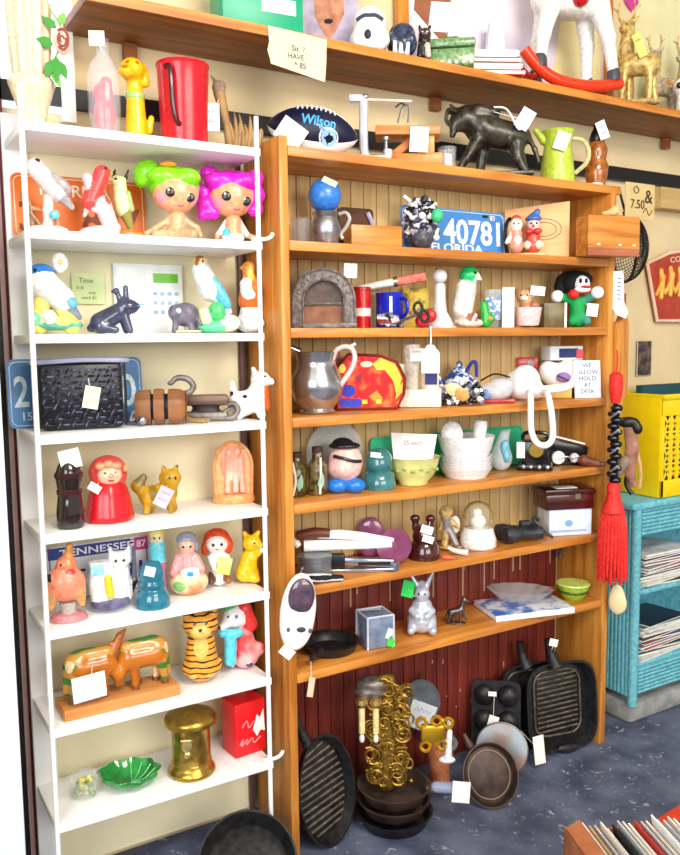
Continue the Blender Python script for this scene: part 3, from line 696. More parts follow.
AP = gl((236,166,116)); AP2 = mat('pink relief', (248,200,180), .4, rgb2=(222,120,90), scale=22, bump=.3)
arch = [(-17,8)]+[(18*math.cos(a), 36+24*math.sin(a)) for a in [PI-PI*k/16 for k in range(17)]]+[(17,8)]
t.add('arch', [prism(arch, 8, AP, (0,-3,0))])
t.add('relief', [blob([E((0,-2,38),(13,4,18)), C((-6,-5,12),(-5,-5,46),3,2), C((2,-5,12),(3,-5,50),3,2.5), C((9,-5,12),(8,-5,42),3,2), E((-4,-6,50),(3,2,4)), E((5,-6,52),(3,2,4))], 1.5, 1.1, AP2)])
t.add('rim', [tube([(x*1.03,-3,z*1.01) for x, z in arch], 1.8, gl((214,150,96)), 8, sm=0)])
t.add('base', [lathe([(20,0),(21,2),(20,7),(17,9)], gl((226,150,90)), 28, sq=(1,.62))])
# --- sixth shelf
t = plate('license_plate', 'white license plate with blue band leaning behind the cat on the sixth white shelf', 48, 1.865, WZ[5], 150, fl((236,236,240), .4), mat('plate navy', (52,66,150), .4), h=.128)
NV = mat('plate navy', (0,0,0)); PW = XU(150,1.872,.75)-XU(48,1.872,.75)
t.add('header', [box((-.02,-.0008,.112), (PW*.80,.001,.026), NV), box((PW*.42,-.0008,.111), (PW*.14,.001,.03), fl((226,50,130)))])
t.add('lettering', [txt('TENNESSEE', .016, fl((240,240,246)), (-.005,-.0022,.112), ex=.05, wid=PW*.72, bold=.02)]); t.add('lettering', [txt('87', .016, fl((240,240,246)), (PW*.42,-.0022,.111), ex=.05, bold=.02)]); t.add('lettering', [txt('4T 8K91', .040, NV, (0,-.0012,.052), ex=.02, wid=PW*.84, bold=.02)])
t = T('plump_bird_figurine', 'plump salmon pink bird figurine on a round rose pink base', 'figurine', 69, 1.745, WZ[5], k=.93); p = t.P
SA = gl((238,142,112)); TN = gl((214,156,96))
t.add('body', [blob([E((-2,0,40),(21,15,20),SA), E((0,0,60),(11,10,11),gl((232,130,90))), C((2,0,66),(4,0,80),5,4,gl((212,140,64))), C((-16,-4,30),(-18,-4,16),7,4,TN), C((12,-4,30),(14,-4,18),7,4,TN), C((-14,-8,44),(-18,-6,50),3,3,BK), E((6,-12,55),(8,5,3.4),gl((220,50,44)),paint=True), E((-6,-9,63),1.6,BK,paint=True)], 3.5, 1.2)])
t.add('post', [lathe([(9,6),(8,12),(9,20)], gl((190,180,170)), 20)])
t.add('base', [lathe([(19,0),(20,2),(17,7),(9,9)], gl((214,130,136)), 28, sq=(1,.75))])
t = T('white_cat_figurine', 'white cat figurine with a blue and yellow jug on a dark violet base', 'figurine', 113, 1.768, WZ[5], k=.93); p = t.P
VI = mat('dark violet glaze', (70,64,96), .3, rgb2=(120,116,150), scale=40)
t.add('body', [blob([C((8,2,8),(8,2,34),13,11,WH), E((9,0,48),(12,10,10),WH), C((1,0,55),(-1,0,61),3.5,1.6,WH), C((17,0,55),(19,0,61),3.5,1.6,WH), E((5,-9,49),1.8,BK,paint=True), E((13,-9,49),1.8,BK,paint=True), E((9,-11,45),1.5,BK,paint=True), C((18,4,10),(24,4,22),4,3,BK), C((24,4,22),(24,2,60),2.6,2,gl((90,90,110)))], 3, 1.1)])
t.add('jug', [lathe([(13,0),(15,8),(16,20),(13,34),(14,42)], WH, 24, (-10,-9,8), sq=(.9,.6)), blob([C((-2,-19,16),(-4,-19,34),4,4)], 1, 1.1, gl((240,210,50))), box((-14,-17,43), (14,3,12), gl((150,210,240)), 1)])
t.add('base', [lathe([(20,0),(21,3),(19,9)], VI, 28, (-2,-4,0), sq=(1,.8))])
t = T('glass_insulator', 'teal glass insulator with a white paper label standing in front of the plate', 'insulator', 153, 1.738, WZ[5], k=.93); p = t.P
TE = mat('teal glass', (28,116,146), .08, rgb2=(50,150,176), trans=.35, coat=.5)
def insul(t, sc, m, tiers=1, at=(0,0,0)):
    pr = [(18.5,0),(19,3),(17,14),(14.5,18),(13.2,19),(13.2,21),(14.8,23),(14.6,26),(13,28),(13,31),(14,33),(12,42),(8.5,48),(0.01,50)]
    if tiers == 2: pr = [(18,0),(18.6,4),(16.5,17),(13,19),(13,20),(15,22),(15,27),(13.6,36),(9,42),(.01,44)]
    t.add('glass', [lathe([(r*sc, z*sc) for r, z in pr], m, 32, at)], smooth=55)
insul(t, 1.0, TE)
t.tag((-2,-12.5,41), 11, 10, (-.35,.3,0), lines=0, name='paper_label')
t = T('clown_figurine', 'small yellow haired figure in blue and pink behind the teal insulator', 'figurine', 159, 1.815, WZ[5], k=.90); p = t.P
t.add('body', [blob([C((0,0,0),(0,0,26),10,9,gl((240,120,170))), C((0,0,28),(0,0,44),9,9,gl((110,210,226))), E((0,0,54),(8,8,8),gl((250,220,180))), E((0,1,60),(9.5,8,6),YL), E((-3,-8,55),1.4,BK,paint=True), E((3,-8,55),1.4,BK,paint=True)], 2.5, 1.2)])
t.add('hat', [lathe([(5,61),(3,65),(.01,68)], gl((250,214,70)), 16)])
t = T('seated_woman_figurine', 'seated figurine with grey hair, pink shawl and a flowered skirt', 'figurine', 189, 1.775, WZ[5], k=.93); p = t.P
FLW = mat('flowered glaze', (238,214,170), .35, rgb2=(226,130,80), scale=16, contrast=(.5,.62)); SHW = gl((230,150,150))
t.add('body', [blob([E((0,-2,14),(21,13,14),FLW), C((0,0,18),(-1,0,42),14,9,SHW), C((-10,-2,40),(-16,-8,26),5,4.4,SHW), C((8,-2,40),(14,-8,28),5,4.4,SHW), E((-1,-1,54),(9,9,9),gl((236,180,150))), E((2,-8,26),(10,8,6),gl((236,234,230))), E((2,-14,26),(4,4,3),gl((70,150,220)),paint=True), E((-10,-12,12),(7,6,6),gl((140,190,110)),paint=True), E((-4,-9,54),1.4,BK,paint=True), E((3,-9,54),1.4,BK,paint=True)], 3, 1.2)])
t.add('hair', [blob([E((-1,2,60),(11,10,8)), E((8,3,52),(4,5,7))], 2, 1.2, gl((150,152,168)))])
t = T('red_haired_girl_figurine', 'red haired girl figurine in white holding a yellow book', 'figurine', 219, 1.80, WZ[5], k=.93); p = t.P
t.add('body', [blob([C((0,0,6),(0,0,26),11,9,WH), C((-8,-3,26),(-4,-10,16),4,3.4,WH), C((9,-3,26),(8,-10,16),4,3.4,WH), E((-1,-1,41),(12,10,11),gl((252,232,220))), C((-6,-5,8),(-8,-12,3),5,3.6,gl((100,60,50))), C((7,-5,8),(10,-12,3),5,3.6,gl((150,90,60))), E((-5,-10,42),1.8,BK,paint=True), E((4,-10,42),1.8,BK,paint=True), E((-1,-11,37),(2,2,1.3),gl((220,60,60)),paint=True)], 2.5, 1.1)])
t.add('hair', [blob([E((-1,3,46),(14,10,11)), E((11,2,38),(5,6,9)), E((-14,2,36),(4,5,8))], 3, 1.2, gl((220,70,30)))])
t.add('book', [box((6,-14,20), (15,3,18), gl((206,220,110)), .8, rot=(-.2,.25,0))])
t = T('yellow_bear_figurine', 'bright yellow kneeling bear figurine at the end of the shelf', 'figurine', 250, 1.785, WZ[5], k=.93); p = t.P
YB = gl((242,192,20))
t.add('body', [blob([C((-4,0,10),(0,0,26),11,9,YB), E((3,-2,42),(10,9,9),YB), C((9,-6,41),(13,-9,40),4,3,YB), C((-3,0,50),(-5,0,53),3,2.4,YB), C((8,0,50),(10,0,53),3,2.4,YB), C((6,-4,28),(14,-9,36),3.6,3,YB), C((-8,-4,8),(6,-8,3.4),6,3.4,YB), C((4,-2,10),(8,-6,3),6,3,gl((214,160,20))), E((6,-10,44),1.3,BK,paint=True), E((15,-11,40),1.6,BK,paint=True)], 2.5, 1.1)])
t.add('cuff', [ell((14,-10,36), (3.4,3,3), WH)])
# --- seventh shelf
t = T('horse_pair_ornament', 'two drip glazed brown and green horses mounted on a wooden plank with a paper card', 'ornament', 119, 1.755, WZ[6], k=.93, rz=.27); p = t.P
HB = mat('amber drip glaze', (206,118,24), .25, rgb2=(160,84,20), scale=16, coat=.5); HG = mat('green drip glaze', (60,120,50), .25, rgb2=(196,140,60), kind='wave', scale=9, coat=.5)
HC = gl((226,196,150))
t.add('plank', [box((0,0,6), (124,42,12), mat('board wood', (190,120,56), .5, rgb2=(214,150,84), kind='grain', scale=2), 1.2)])
def ceramic_horse(fx):
    q = lambda x, y, z: (fx*x, y, z)
    return blob([C(q(40,0,46),q(14,0,46),14,13,HB), E(q(44,0,50),(13,12,14),HG), C(q(38,0,58),q(10,0,58),8,7,HG), C(q(14,0,50),q(4,-1,38),9,7,HB), E(q(0,-2,32),(8,7,9),HB), C(q(2,-3,32),q(-2,-5,22),5,4,gl((150,90,30))), C(q(46,-5,40),q(50,-6,14),7,3.4,HG), C(q(44,6,40),q(44,7,14),6,3.4,HC), C(q(16,-5,40),q(17,-6,14),6,3.4,HB), C(q(18,6,40),q(24,7,14),6,3.4,HB), C(q(54,0,46),q(56,-2,22),3.4,2.4,HG), E(q(52,-8,52),(5,5,6),HC,paint=True)], 3.5, 1.3)
t.add('horse', [ceramic_horse(-1)], smooth=180); t.add('horse', [ceramic_horse(1)], smooth=180)
t.add('mane', [blob([C((-6,0,54),(4,0,72),6,4), C((4,0,72),(10,0,78),4,1.5), C((0,0,64),(-8,0,66),3,1.5)], 2, 1.2, gl((180,100,40)))])
for x, y in ((-50,-6),(-17,-6),(17,-6),(50,-6),(-44,7),(44,7),(-24,7),(24,7)):
    t.add('hoof', [lathe([(4.4,12),(4,15),(3.2,18)], gl((120,66,36)), 14, (x,y,0))])
t.tag((-36,-22,32), 34, 27, (0,-.06,0), lines=3, name='note_card', m=fl((240,246,250)), string=(-30,-14,52))
t = T('tiger_figurine', 'seated orange tiger figurine with black stripes', 'figurine', 202, 1.76, WZ[6], k=.92); p = t.P
TG = mat('tiger stripes', (28,18,12), .4, rgb2=(238,160,52), kind='wave', scale=24, contrast=(.12,.2)); TG2 = gl((244,190,96))
t.add('body', [blob([C((0,0,10),(0,0,36),19,15,TG), E((0,-2,55),(19,14,14),TG), C((-14,0,65),(-15,0,68),5,4,TG), C((14,0,65),(15,0,68),5,4,TG), E((0,-13,50),(11,6,8),TG2), E((0,-12,32),(8,7,14),TG2,paint=True), C((-8,-7,30),(-9,-12,4),5.5,5,TG), C((8,-7,30),(9,-12,4),5.5,5,TG), E((-14,-3,8),(7,10,8),TG), E((14,-3,8),(7,10,8),TG), C((16,4,6),(20,-2,12),3,3,TG), E((-6,-14,60),1.9,BK,paint=True), E((6,-14,60),1.9,BK,paint=True), E((0,-19,54),(2.6,2.4,1.8),BK,paint=True), E((-9,-14,3),(5,5,3),TG2,paint=True), E((9,-14,3),(5,5,3),TG2,paint=True)], 3, 1.2)], smooth=180)
t = T('poodle_figurine', 'white and red dog figurine with green hat and cyan bow', 'figurine', 240, 1.785, WZ[6], k=.93); p = t.P
RF = mat('pink red fur glaze', (222,60,60), .4, rgb2=(246,180,180), scale=20, contrast=(.42,.6)); 
t.add('body', [blob([C((6,0,10),(4,0,30),15,11,RF), E((-4,-2,52),(13,11,12),WH), C((6,0,60),(12,0,42),8,8,gl((226,56,56))), C((-13,-8,48),(-18,-12,45),6,4,WH), C((-8,-6,24),(-10,-10,4),6,5,WH), C((8,-8,12),(10,-12,4),7,4,RF), E((20,2,14),(7,7,8),RF), E((-12,-12,56),2.2,gl((40,80,160)),paint=True), E((-2,-13,56),2.2,gl((40,80,160)),paint=True), E((-21,-14,45),2.4,BK,paint=True), E((-12,-14,2),(4,4,3),gl((40,50,110)),paint=True), E((11,-15,2),(5,4,3),gl((40,50,110)),paint=True)], 3, 1.2)], smooth=180)
t.add('hat', [blob([E((-12,0,66),(12,9,6)), E((-16,0,69),(7,6,5))], 2, 1.2, gl((20,176,90)))])
t.add('bow', [blob([C((-9,-13,36),(-10,-17,10),6.5,6.5), E((-14,-13,38),(8,4,5)), E((-2,-13,38),(7,4,5))], 2, 1.2, gl((90,206,232)))])
# --- bottom shelf
t = T('small_glass_dish', 'small crumpled clear glass dish holding yellow green trinkets', 'dish', 85, 1.77, WZ[7], k=.93); p = t.P
t.add('dish', [cup([(8,0),(12,3),(15,14),(16,26)], gs((226,230,232)), 1.2, flute=.05, nf=9, sq=(1,.8), rot=(.2,0,0))])
rn2 = random.Random(5)
t.add('trinkets', [sph((rn2.uniform(-8,8),rn2.uniform(-6,5),3.6+rn2.uniform(0,18)), rn2.uniform(2.2,3.6), gl(rn2.choice([(210,200,90),(150,160,70),(236,226,190),(120,140,60)])), 6) for k in range(44)])['kind'] = 'stuff'
t = T('green_leaf_bowl', 'emerald green glass leaf shaped bowl', 'bowl', 132, 1.765, WZ[7], k=.93, rz=.1); p = t.P
EM = mat('emerald glass', (10,84,36), .1, rgb2=(52,160,70), coat=.5, scale=30)
V, Fs = [], []
nr, na = 6, 36
for i in range(nr+1):
    for k in range(na):
        a = 2*PI*k/na; q = i/nr; sc = 1+(.07*math.cos(9*a) if i > 3 else 0)+(.22*max(0,math.cos(a-PI*.86))**6 if i > 3 else 0)
        V.append((29*q**.8*sc*math.cos(a), 27*q**.8*sc*math.sin(a), 2.2+15*q**2.4))
for i in range(nr):
    for k in range(na): Fs.append([i*na+k, i*na+(k+1) % na, (i+1)*na+(k+1) % na, (i+1)*na+k])
V2 = [(x*1.03, y*1.04, z-2.0) for x, y, z in V]; o_ = len(V)
F2 = [[q+o_ for q in f][::-1] for f in Fs]+[[nr*na+k, nr*na+(k+1) % na, o_+nr*na+(k+1) % na, o_+nr*na+k] for k in range(na)]
t.add('bowl', [(np.array(V+V2), Fs+F2, EM)], smooth=70)
for a in (0,.5,1.0,-.5,-1,1.5,-1.5): t.add('vein', [tube([(0,0,3.0),(14*math.cos(a),13*math.sin(a),5.4),(25*math.cos(a),23*math.sin(a),14.5)], .8, mat('emerald vein', (110,206,130), .2), 5)])
t = T('brass_canister', 'tall engraved brass canister with a domed lid', 'canister', 192, 1.75, WZ[7], k=.93); p = t.P
BS = mat('engraved brass', (150,116,40), .28, metal=.9, rgb2=(206,170,84), scale=45, bump=.25)
t.add('body', [lathe([(24,0),(25.5,2),(25,5),(22,8),(20.5,10),(20.5,53),(22,55)], BS, 36)], smooth=50)
t.add('lid', [lathe([(23,55),(27.5,56),(28,61),(26,64),(16,68),(5,69.5),(3.4,71.5),(.01,72)], BS, 36)], smooth=50)
t.add('emblem', [blob([E((-4,-19.5,38),(6,2,7)), E((-4,-20,28),(4,2,4)), C((-10,-19,44),(2,-19,44),1.6,1.6)], 1.5, .9, me((220,196,130)))])
t.add('band', [lathe([(20,12),(21.4,13.5),(20,15)], BS, 36)]); t.add('band', [lathe([(20,52),(21.4,54),(20,56)], BS, 36)])
t = T('red_carton', 'bright red carton with white lettering and a torn white patch', 'carton', 244, 1.782, WZ[7], k=.93, rz=.50); p = t.P
RC = fl((222,20,28), .4)
t.add('carton', [box((0,0,29), (36,30,58), RC, .8)])
t.add('lettering', [tube([(-13,-15.4,14),(-9,-15.4,19),(-11,-15.4,12),(-4,-15.4,18),(-5,-15.4,12),(2,-15.4,18),(4,-15.4,12),(12,-15.4,17)], .6, fl((250,150,150)), 6), tube([(-10,-15.4,32),(-4,-15.4,38),(-2,-15.4,30),(4,-15.4,36)], .6, fl((250,150,150)), 6)])
t.add('torn_patch', [prism([(3,26),(8,42),(12,38),(16,46),(17.5,22),(12,24),(8,18)], .5, fl((248,244,244)), (0,-15.4,0))])
# ================================================================ things on the wall plank
t = T('green_tray', 'teal green plastic bin at the far end of the wall plank', 'bin', 257, 1.822, PZ, rz=.35); p = t.P
TL = fl((22,158,118), .35)
t.add('tub', [box((0,0,3), (84,40,6), TL, 1.5), box((0,-19,30), (84,3,52), TL, 1), box((0,19,30), (84,3,52), TL, 1), box((-41,0,30), (3,38,52), TL, 1), box((41,0,30), (3,38,52), TL, 1)])
t.add('rim', [tube([(-43,-21,56),(43,-21,56),(43,21,56),(-43,21,56)], 2.2, TL, 6, closed=True, sm=0)])
t.add('sticker', [box((16,-20.8,26), (36,.6,14), fl((226,236,240)))])
t = T('portrait_print', 'grey violet framed print with a brown face shape', 'print', 326, 1.885, PZ, tilt=-.12); p = t.P
t.add('sheet', [box((0,0,50), (66,2.4,100), mat('grey violet print', (150,140,170), .6, rgb2=(190,180,200), scale=30))])
t.add('face_shape', [prism([(-16,86),(16,86),(17,48),(8,30),(2,22),(-3,26),(-12,44)], .6, mat('brown print ink', (150,84,56), .6, rgb2=(206,150,120), scale=40), (2,-1.6,0)), prism(oval(9,5,3,40), .4, BK, (0,-2.2,0))])
t = T('white_helmet_jar', 'round white ceramic jar with a dark slotted band on the wall plank', 'jar', 370, 1.785, PZ); p = t.P
t.add('body', [blob([E((0,0,14),(20,16,14)), E((0,0,30),(17,15,16)), C((-10,-8,8),(10,-8,8),7,7)], 4, 1.2, WH)], smooth=180)
t.add('slot', [tube([(-13,-12,29),(-6,-15.4,32),(0,-15.8,32),(6,-15.4,32),(13,-12,29)], 1.7, fl((60,66,86)), 6)])
t.add('knob', [ell((-2,-16.5,14), (3.4,2,4.6), fl((30,36,60)))])
t = T('dark_skull_mug', 'dark blue black glazed animal mug beside the white jar', 'mug', 402, 1.780, PZ); p = t.P
DN_ = mat('night glaze', (18,20,34), .25, rgb2=(60,74,110), scale=60, coat=.3)
t.add('body', [blob([E((0,0,16),(15,13,14)), E((0,0,26),(13,12,10)), E((-9,-8,18),(5,5,6)), E((9,-8,18),(5,5,6))], 3, 1.2, DN_)], smooth=180)
t.add('teeth', [blob([C((-7,-12,4),(-7,-13,14),2.4,2), C((-1,-13,4),(-1,-14,11),2.4,2), C((5,-12,3),(6,-13,12),2.4,2)], 2.5, .9, gl((230,232,240)))])
t = T('dark_panther_figurine', 'small black cat like figurine between the dark mug and the green dish', 'figurine', 424, 1.768, PZ, k=.9); p = t.P
t.add('body', [blob([C((0,0,6),(0,0,20),8,7,BK), E((1,-3,27),(7,7,7),gl((60,36,40))), C((-4,0,33),(-5,0,37),2.4,1.4,BK), C((5,0,33),(7,0,37),2.4,1.4,BK), C((-4,-6,14),(-5,-8,3),3,3,BK), C((4,-6,14),(5,-8,3),3,3,gl((210,190,180))), E((-2,-10,28),1.4,gl((230,230,200)),paint=True), E((4,-10,28),1.4,gl((230,230,200)),paint=True)], 2.5, 1.1)])
t = T('green_glass_dish', 'cut green glass covered dish on the wall plank with a white card on top', 'dish', 449, 1.79, PZ); p = t.P
GG = mat('cut green glass', (70,112,64), .15, rgb2=(140,176,120), scale=120, coat=.5, bump=.4)
t.add('base', [box((0,0,9), (50,30,18), GG, 3)])
t.add('lid', [box((0,0,23), (52,32,9), GG, 3), box((0,0,29), (20,14,5), GG, 2)])
for k in range(7): t.add('trim_bead', [sph((-21+k*7,-16,3.4), 2.2, gl((220,232,214)), 6)])
t.tag((-4,-16,46), 30, 29, (-.1,.12,0), lines=0, name='card', m=fl((232,240,250)), string=(-2,-12,31))
t = T('large_framed_picture', 'large orange wood framed picture of pale lavender cloth leaning on the wall', 'picture', X=(XU(398,1.925,2.0)+XU(612,1.925,2.0))/2, Y=1.926, Z=PZ, s=1, wall=True, tilt=-.03)
W_ = XU(612,1.925,2.0)-XU(398,1.925,2.0)
FR = mat('amber frame wood', (176,100,24), .4, rgb2=(222,150,50), kind='grainz', scale=3)
t.add('frame', [box((sx*(W_/2-.018),0,.25), (.036,.02,.5), FR, .003) for sx in (-1,1)]+[box((0,0,.018), (W_-.072,.02,.036), FR, .003), box((0,0,.482), (W_-.072,.02,.036), FR, .003)])
ART = mat('pale lavender print', (214,206,232), .6, rgb2=(238,226,226), scale=9)
t.add('picture', [box((0,.004,.25), (W_-.07,.006,.43), ART), prism([(W_*.18,.036),(W_*.44,.036),(W_*.44,.46),(W_*.26,.46)], .002, mat('pale yellow print', (230,214,150), .6, rgb2=(240,228,180), scale=12), (0,-.0015,0)), prism([(-W_*.43,.2),(-W_*.3,.12),(-W_*.27,.3),(-W_*.4,.42)], .002, mat('russet print', (150,90,60), .6), (0,-.0015,0))])
BKS = [('red_book','thin red book at the bottom of the stack under the lavender cloth',(176,30,26),5,62),('cream_book','cream covered book second in the small stack',(236,228,206),6,56),('red_brown_book','red brown book third in the small stack',(140,46,34),5,54),('white_book','white paperback topmost of the small stack',(240,238,236),7,50)]
z_ = 0
for nm, lb, c_, h_, w__ in BKS:
    t = T(nm, lb, 'book', 488, 1.80, PZ+z_, rz=.25, group='books stacked on the wall plank')
    t.add('cover', [box((0,0,h_/2), (w__,36,h_), fl(c_), .4)]); t.add('pages', [box((2.0,-.6,h_/2), (w__-1,35.6,h_-2), fl((244,238,222)))])
    z_ += h_*t.s+.0008
t = T('lavender_cloth', 'pale lavender cloth bundle draped upright beside the rocking horse', 'cloth', 493, 1.884, PZ, k=.68, rz=.75); p = t.P
V, Fs = [], []
nz, na = 16, 48
for i in range(nz+1):
    q = i/nz
    for k in range(na):
        a = 2*PI*k/na; rr = (23-9*q)*(1+.14*(1-.4*q)*math.sin(7*a+2*q)+.06*math.sin(13*a))
        V.append((rr*math.cos(a)*1.0+6*q, rr*.42*math.sin(a), 98*q))
for i in range(nz):
    for k in range(na): Fs.append([i*na+k, i*na+(k+1) % na, (i+1)*na+(k+1) % na, (i+1)*na+k])
Fs.append([k for k in range(na)][::-1]); Fs.append([nz*na+k for k in range(na)])
t.add('cloth', [(np.array(V), Fs, mat('lavender cloth', (204,206,236), .8, rgb2=(232,232,250), scale=14))], smooth=80)
t = T('rocking_horse', 'white rocking horse toy with red saddle on red rockers', 'rocking horse', 569, 1.790, PZ, rz=.55, k=1.08); p = t.P
RR = gl((226,56,22)); HW = gl((240,238,230)); HF = mat('hoof grey', (70,70,78), .4)
t.add('body', [blob([C((-22,0,84),(20,0,86),17,17,HW), C((-22,0,92),(-40,0,122),12,9,HW), C((-40,0,124),(-56,0,116),9,6,HW), C((-24,-9,78),(-34,-12,48),10,6,HW), C((-34,-12,48),(-38,-13,22),6,5,HW), C((-20,9,78),(-26,12,48),10,6,HW), C((-26,12,48),(-28,13,14),6,5,HW), C((22,-9,82),(32,-12,50),11,6.5,HW), C((32,-12,50),(38,-13,18),6,5,HW), C((20,9,82),(26,12,48),10,6,HW), C((26,12,48),(26,13,14),6,5,HW), E((-4,-2,72),(16,12,6),gl((206,200,188)))], 4, 1.5)], smooth=180)
t.add('saddle', [blob([E((0,0,98),(15,14,8)), C((-2,-15,92),(0,-17,80),9,8)], 3, 1.4, gl((196,24,28)))], smooth=180)
for x, z, y in ((-38,24,-13),(38,17,-13),(-28,18,13),(27,15,13)): t.add('hoof', [lathe([(6.5,-7),(6.2,0),(5,4)], HF, 16, (x,y,z+1))])
for y in (-13,13):
    t.add('rocker', [tube([(-54,y,32),(-42,y,20),(-24,y,9.5),(0,y,5.4),(24,y,6),(46,y,10)], 5.4, RR, 10)])
for x, z in ((-34,15),(30,8.5)): t.add('crossbar', [tube([(x,-13,z),(x,13,z)], 3, RR, 8)])
def deer(name, label, u, Y, k, c1, c2, tagc=None, rz=0):
    t = T(name, label, 'figurine', u, Y, PZ, k=k, rz=rz)
    A, B = c1, c2
    t.add('body', [blob([C((-8,0,42),(14,0,40),11,11,A), C((-10,0,46),(-8,0,72),8,6,A), C((-8,-1,78),(-12,-6,76),7,4.4,A), C((-10,-5,36),(-13,-6,6),4.4,3,A), C((-6,6,36),(-6,7,6),4.4,3,A), C((14,-5,36),(14,-6,6),5,3,A), C((16,6,36),(20,7,6),5,3,A), C((-4,0,82),(2,0,88),2.4,1.4,A), C((-12,0,82),(-16,0,88),2.4,1.4,A), E((-14,-11,75),1.8,BK,paint=True), E((-9,-8,80),1.4,BK,paint=True), E((6,-11,44),(6,5,6),B,paint=True), E((-8,-7,56),(5,4,8),B,paint=True)], 3, 1.3)], smooth=180)
    t.add('base', [blob([E((2,0,3),(24,12,4))], 1, 1.3, B)])
    for sx in (-1,1): t.add('antler', [tube([(-9+sx*3,0,84),(-9+sx*8,0,92),(-9+sx*7,0,104)], [1.6,1.3,.7], B, 6), tube([(-9+sx*7,0,94),(-9+sx*13,-1,99)], [1.2,.6], B, 6)])
    if tagc: t.tag((4,-13,56), 8, 24, (0,-.35,0), m=tagc, string=(-4,-9,66), lines=1)
    return t
GD = mat('gilt deer', (150,110,40), .4, metal=.3, rgb2=(232,206,130), scale=70); GD2 = mat('gilt deer light', (230,206,140), .4, rgb2=(150,100,40), scale=60)
SV = mat('weathered grey deer', (120,104,80), .5, rgb2=(206,194,166), scale=80)
deer('gilt_deer_figurine', 'gold glazed standing deer figurine with a yellow tag on the wall plank', 634, 1.79, .98, GD, GD2, fl((250,230,110)))
deer('grey_deer_figurine', 'weathered grey antlered deer figurine behind the gold deer', 660, 1.86, .80, SV, GD2, None, .5)
deer('brown_deer_figurine', 'tan antlered deer figurine at the edge of the photo', 690, 1.84, .85, SV, GD, None, -.3)
t = T('pale_poster', 'pale yellow poster with a pink heart behind the deer figurines', 'poster', X=XU(660,1.945,2.1)+.05, Y=1.945, Z=PZ, s=1, wall=True, tilt=-.01)
t.add('sheet', [box((.03,0,.26), (.42,.004,.52), mat('pale poster', (222,214,160), .7, rgb2=(232,226,184), scale=8))])
hx = [(.021*1.6*math.sin(a)**3, .0018*(13*math.cos(a)-5*math.cos(2*a)-2*math.cos(3*a)-math.cos(4*a))) for a in [2*PI*k/28 for k in range(28)]]
hz = atY(633,2,1.94)
t.add('heart', [prism([(x+hz[0]-t.p[0], z+hz[2]-PZ) for x, z in hx], .002, fl((206,60,150)), (0,-.0042,0))])
t = T('white_skull_ornament', 'small white ornament at the end of the wall plank', 'ornament', 684, 1.775, PZ); p = t.P
t.add('body', [blob([E((0,0,20),(11,10,10)), C((0,0,0),(0,0,14),8,7)], 3, 1.2, WH)])
t.add('eye', [ell((-5,-9,20),(3,2,3), BK)])
# paper note taped to the plank edge
nx0, nx1 = XU(266,1.735,1.95), XU(328,1.735,1.95)
zt0, zt1 = atY(297,40,1.735)[2], atY(297,70,1.735)[2]
t = T('paper_note', 'torn cream paper note with pencil writing taped to the wall plank edge', 'note', X=(nx0+nx1)/2, Y=1.7335, Z=0, s=1, wall=True, rest=False, roll=.0)
hh = .105; zc = 1.915
t.add('sheet', [prism([(-.076,1.963),(.076,1.958),(.074,1.905),(.07,1.862),(.0,1.872),(-.07,1.882),(-.072,1.892),(-.078,1.91),(-.073,1.93)], .0012, fl((232,216,176)))])
t.add('lettering', [txt('Sit  ?', .013, INK, (.0,-.001,1.925)), txt('HAVE', .012, INK, (-.006,-.001,1.907)), txt('* 85', .013, INK, (.004,-.001,1.889))])
# ================================================================ on top of the wooden unit
T0 = OZ[0]
t = T('football', 'navy and white leather football with blue emblem and a white card', 'football', 313, 1.79, T0, k=1.0); p = t.P
FN = mat('navy ball leather', (14,16,48), .4, var=.3, scale=120, bump=.2); FW_ = mat('white ball leather', (240,240,244), .4, var=.05, scale=120, bump=.2)
V, Fs, wh_ = [], [], []
nu, nv = 40, 32
tz = .10
for i in range(nu+1):
    q = -1+2*i/nu; r_ = 24.5*(1-abs(q)**2.1)**.72 if abs(q) < 1 else .05
    for k in range(nv):
        a = 2*PI*k/nv; V.append((46*q, r_*math.sin(a), 25+r_*math.cos(a)))
ms_ = [FN, FW_]; who = []
for i in range(nu):
    for k in range(nv):
        Fs.append([i*nv+k, i*nv+(k+1) % nv, (i+1)*nv+(k+1) % nv, (i+1)*nv+k])
        am = 2*PI*(k+.5)/nv
        zz = math.cos(am); fy = math.sin(am)
        who.append(1 if (zz > .80 or (zz < -.62) or fy > .75) else 0)
A_ = R3((0,.16,0))
ball = (((np.array(V)-np.array((0,0,25))) @ A_.T)+np.array((0,0,25)), Fs, ms_, np.array(who))
bl = t.add('ball', [ball], smooth=60)
def onball(x, z, out=.6):
    """point on the front of the ball"""
    q = x/46; r_ = 24.5*(1-abs(q)**2.1)**.72; zz = z
    return (x, -math.sqrt(max(r_*r_-zz*zz, 0))-out, 25+zz)
lace = []
for k in range(9):
    x = -18+k*4.6
    r_ = 24.5*(1-abs(x/46)**2.1)**.72
    P_ = [(x+2.2*q, -r_*math.sin(a)-.3*0, 25+r_*math.cos(a)+.5) for q, a in ((0,.50),(.25,.66),(.5,.80))]
    lace.append(xf([tube(P_, 1.0, FW_, 6, sm=3)], (0,0,0))[0])
def rb(sh): return [((v-np.array((0,0,25))) @ A_.T+np.array((0,0,25)), f, m_) for v, f, m_ in sh]
for l_ in lace: t.add('lace', rb([l_]))
def wrapb(sh, out=.5):
    v, f, m_ = sh; v = v.copy()
    for q in v:
        w_ = onball(q[0], q[2], out-q[1]*0); q[1] = w_[1]-(q[1] < 0)*.3; q[2] = 25+q[2]
    return (v, f, m_)
t.add('lettering', rb([wrapb(txt('Wilson', 9.5, fl((70,170,240)), (5,0,6), bold=.03, wid=34))]))
cb = fl((150,190,244))
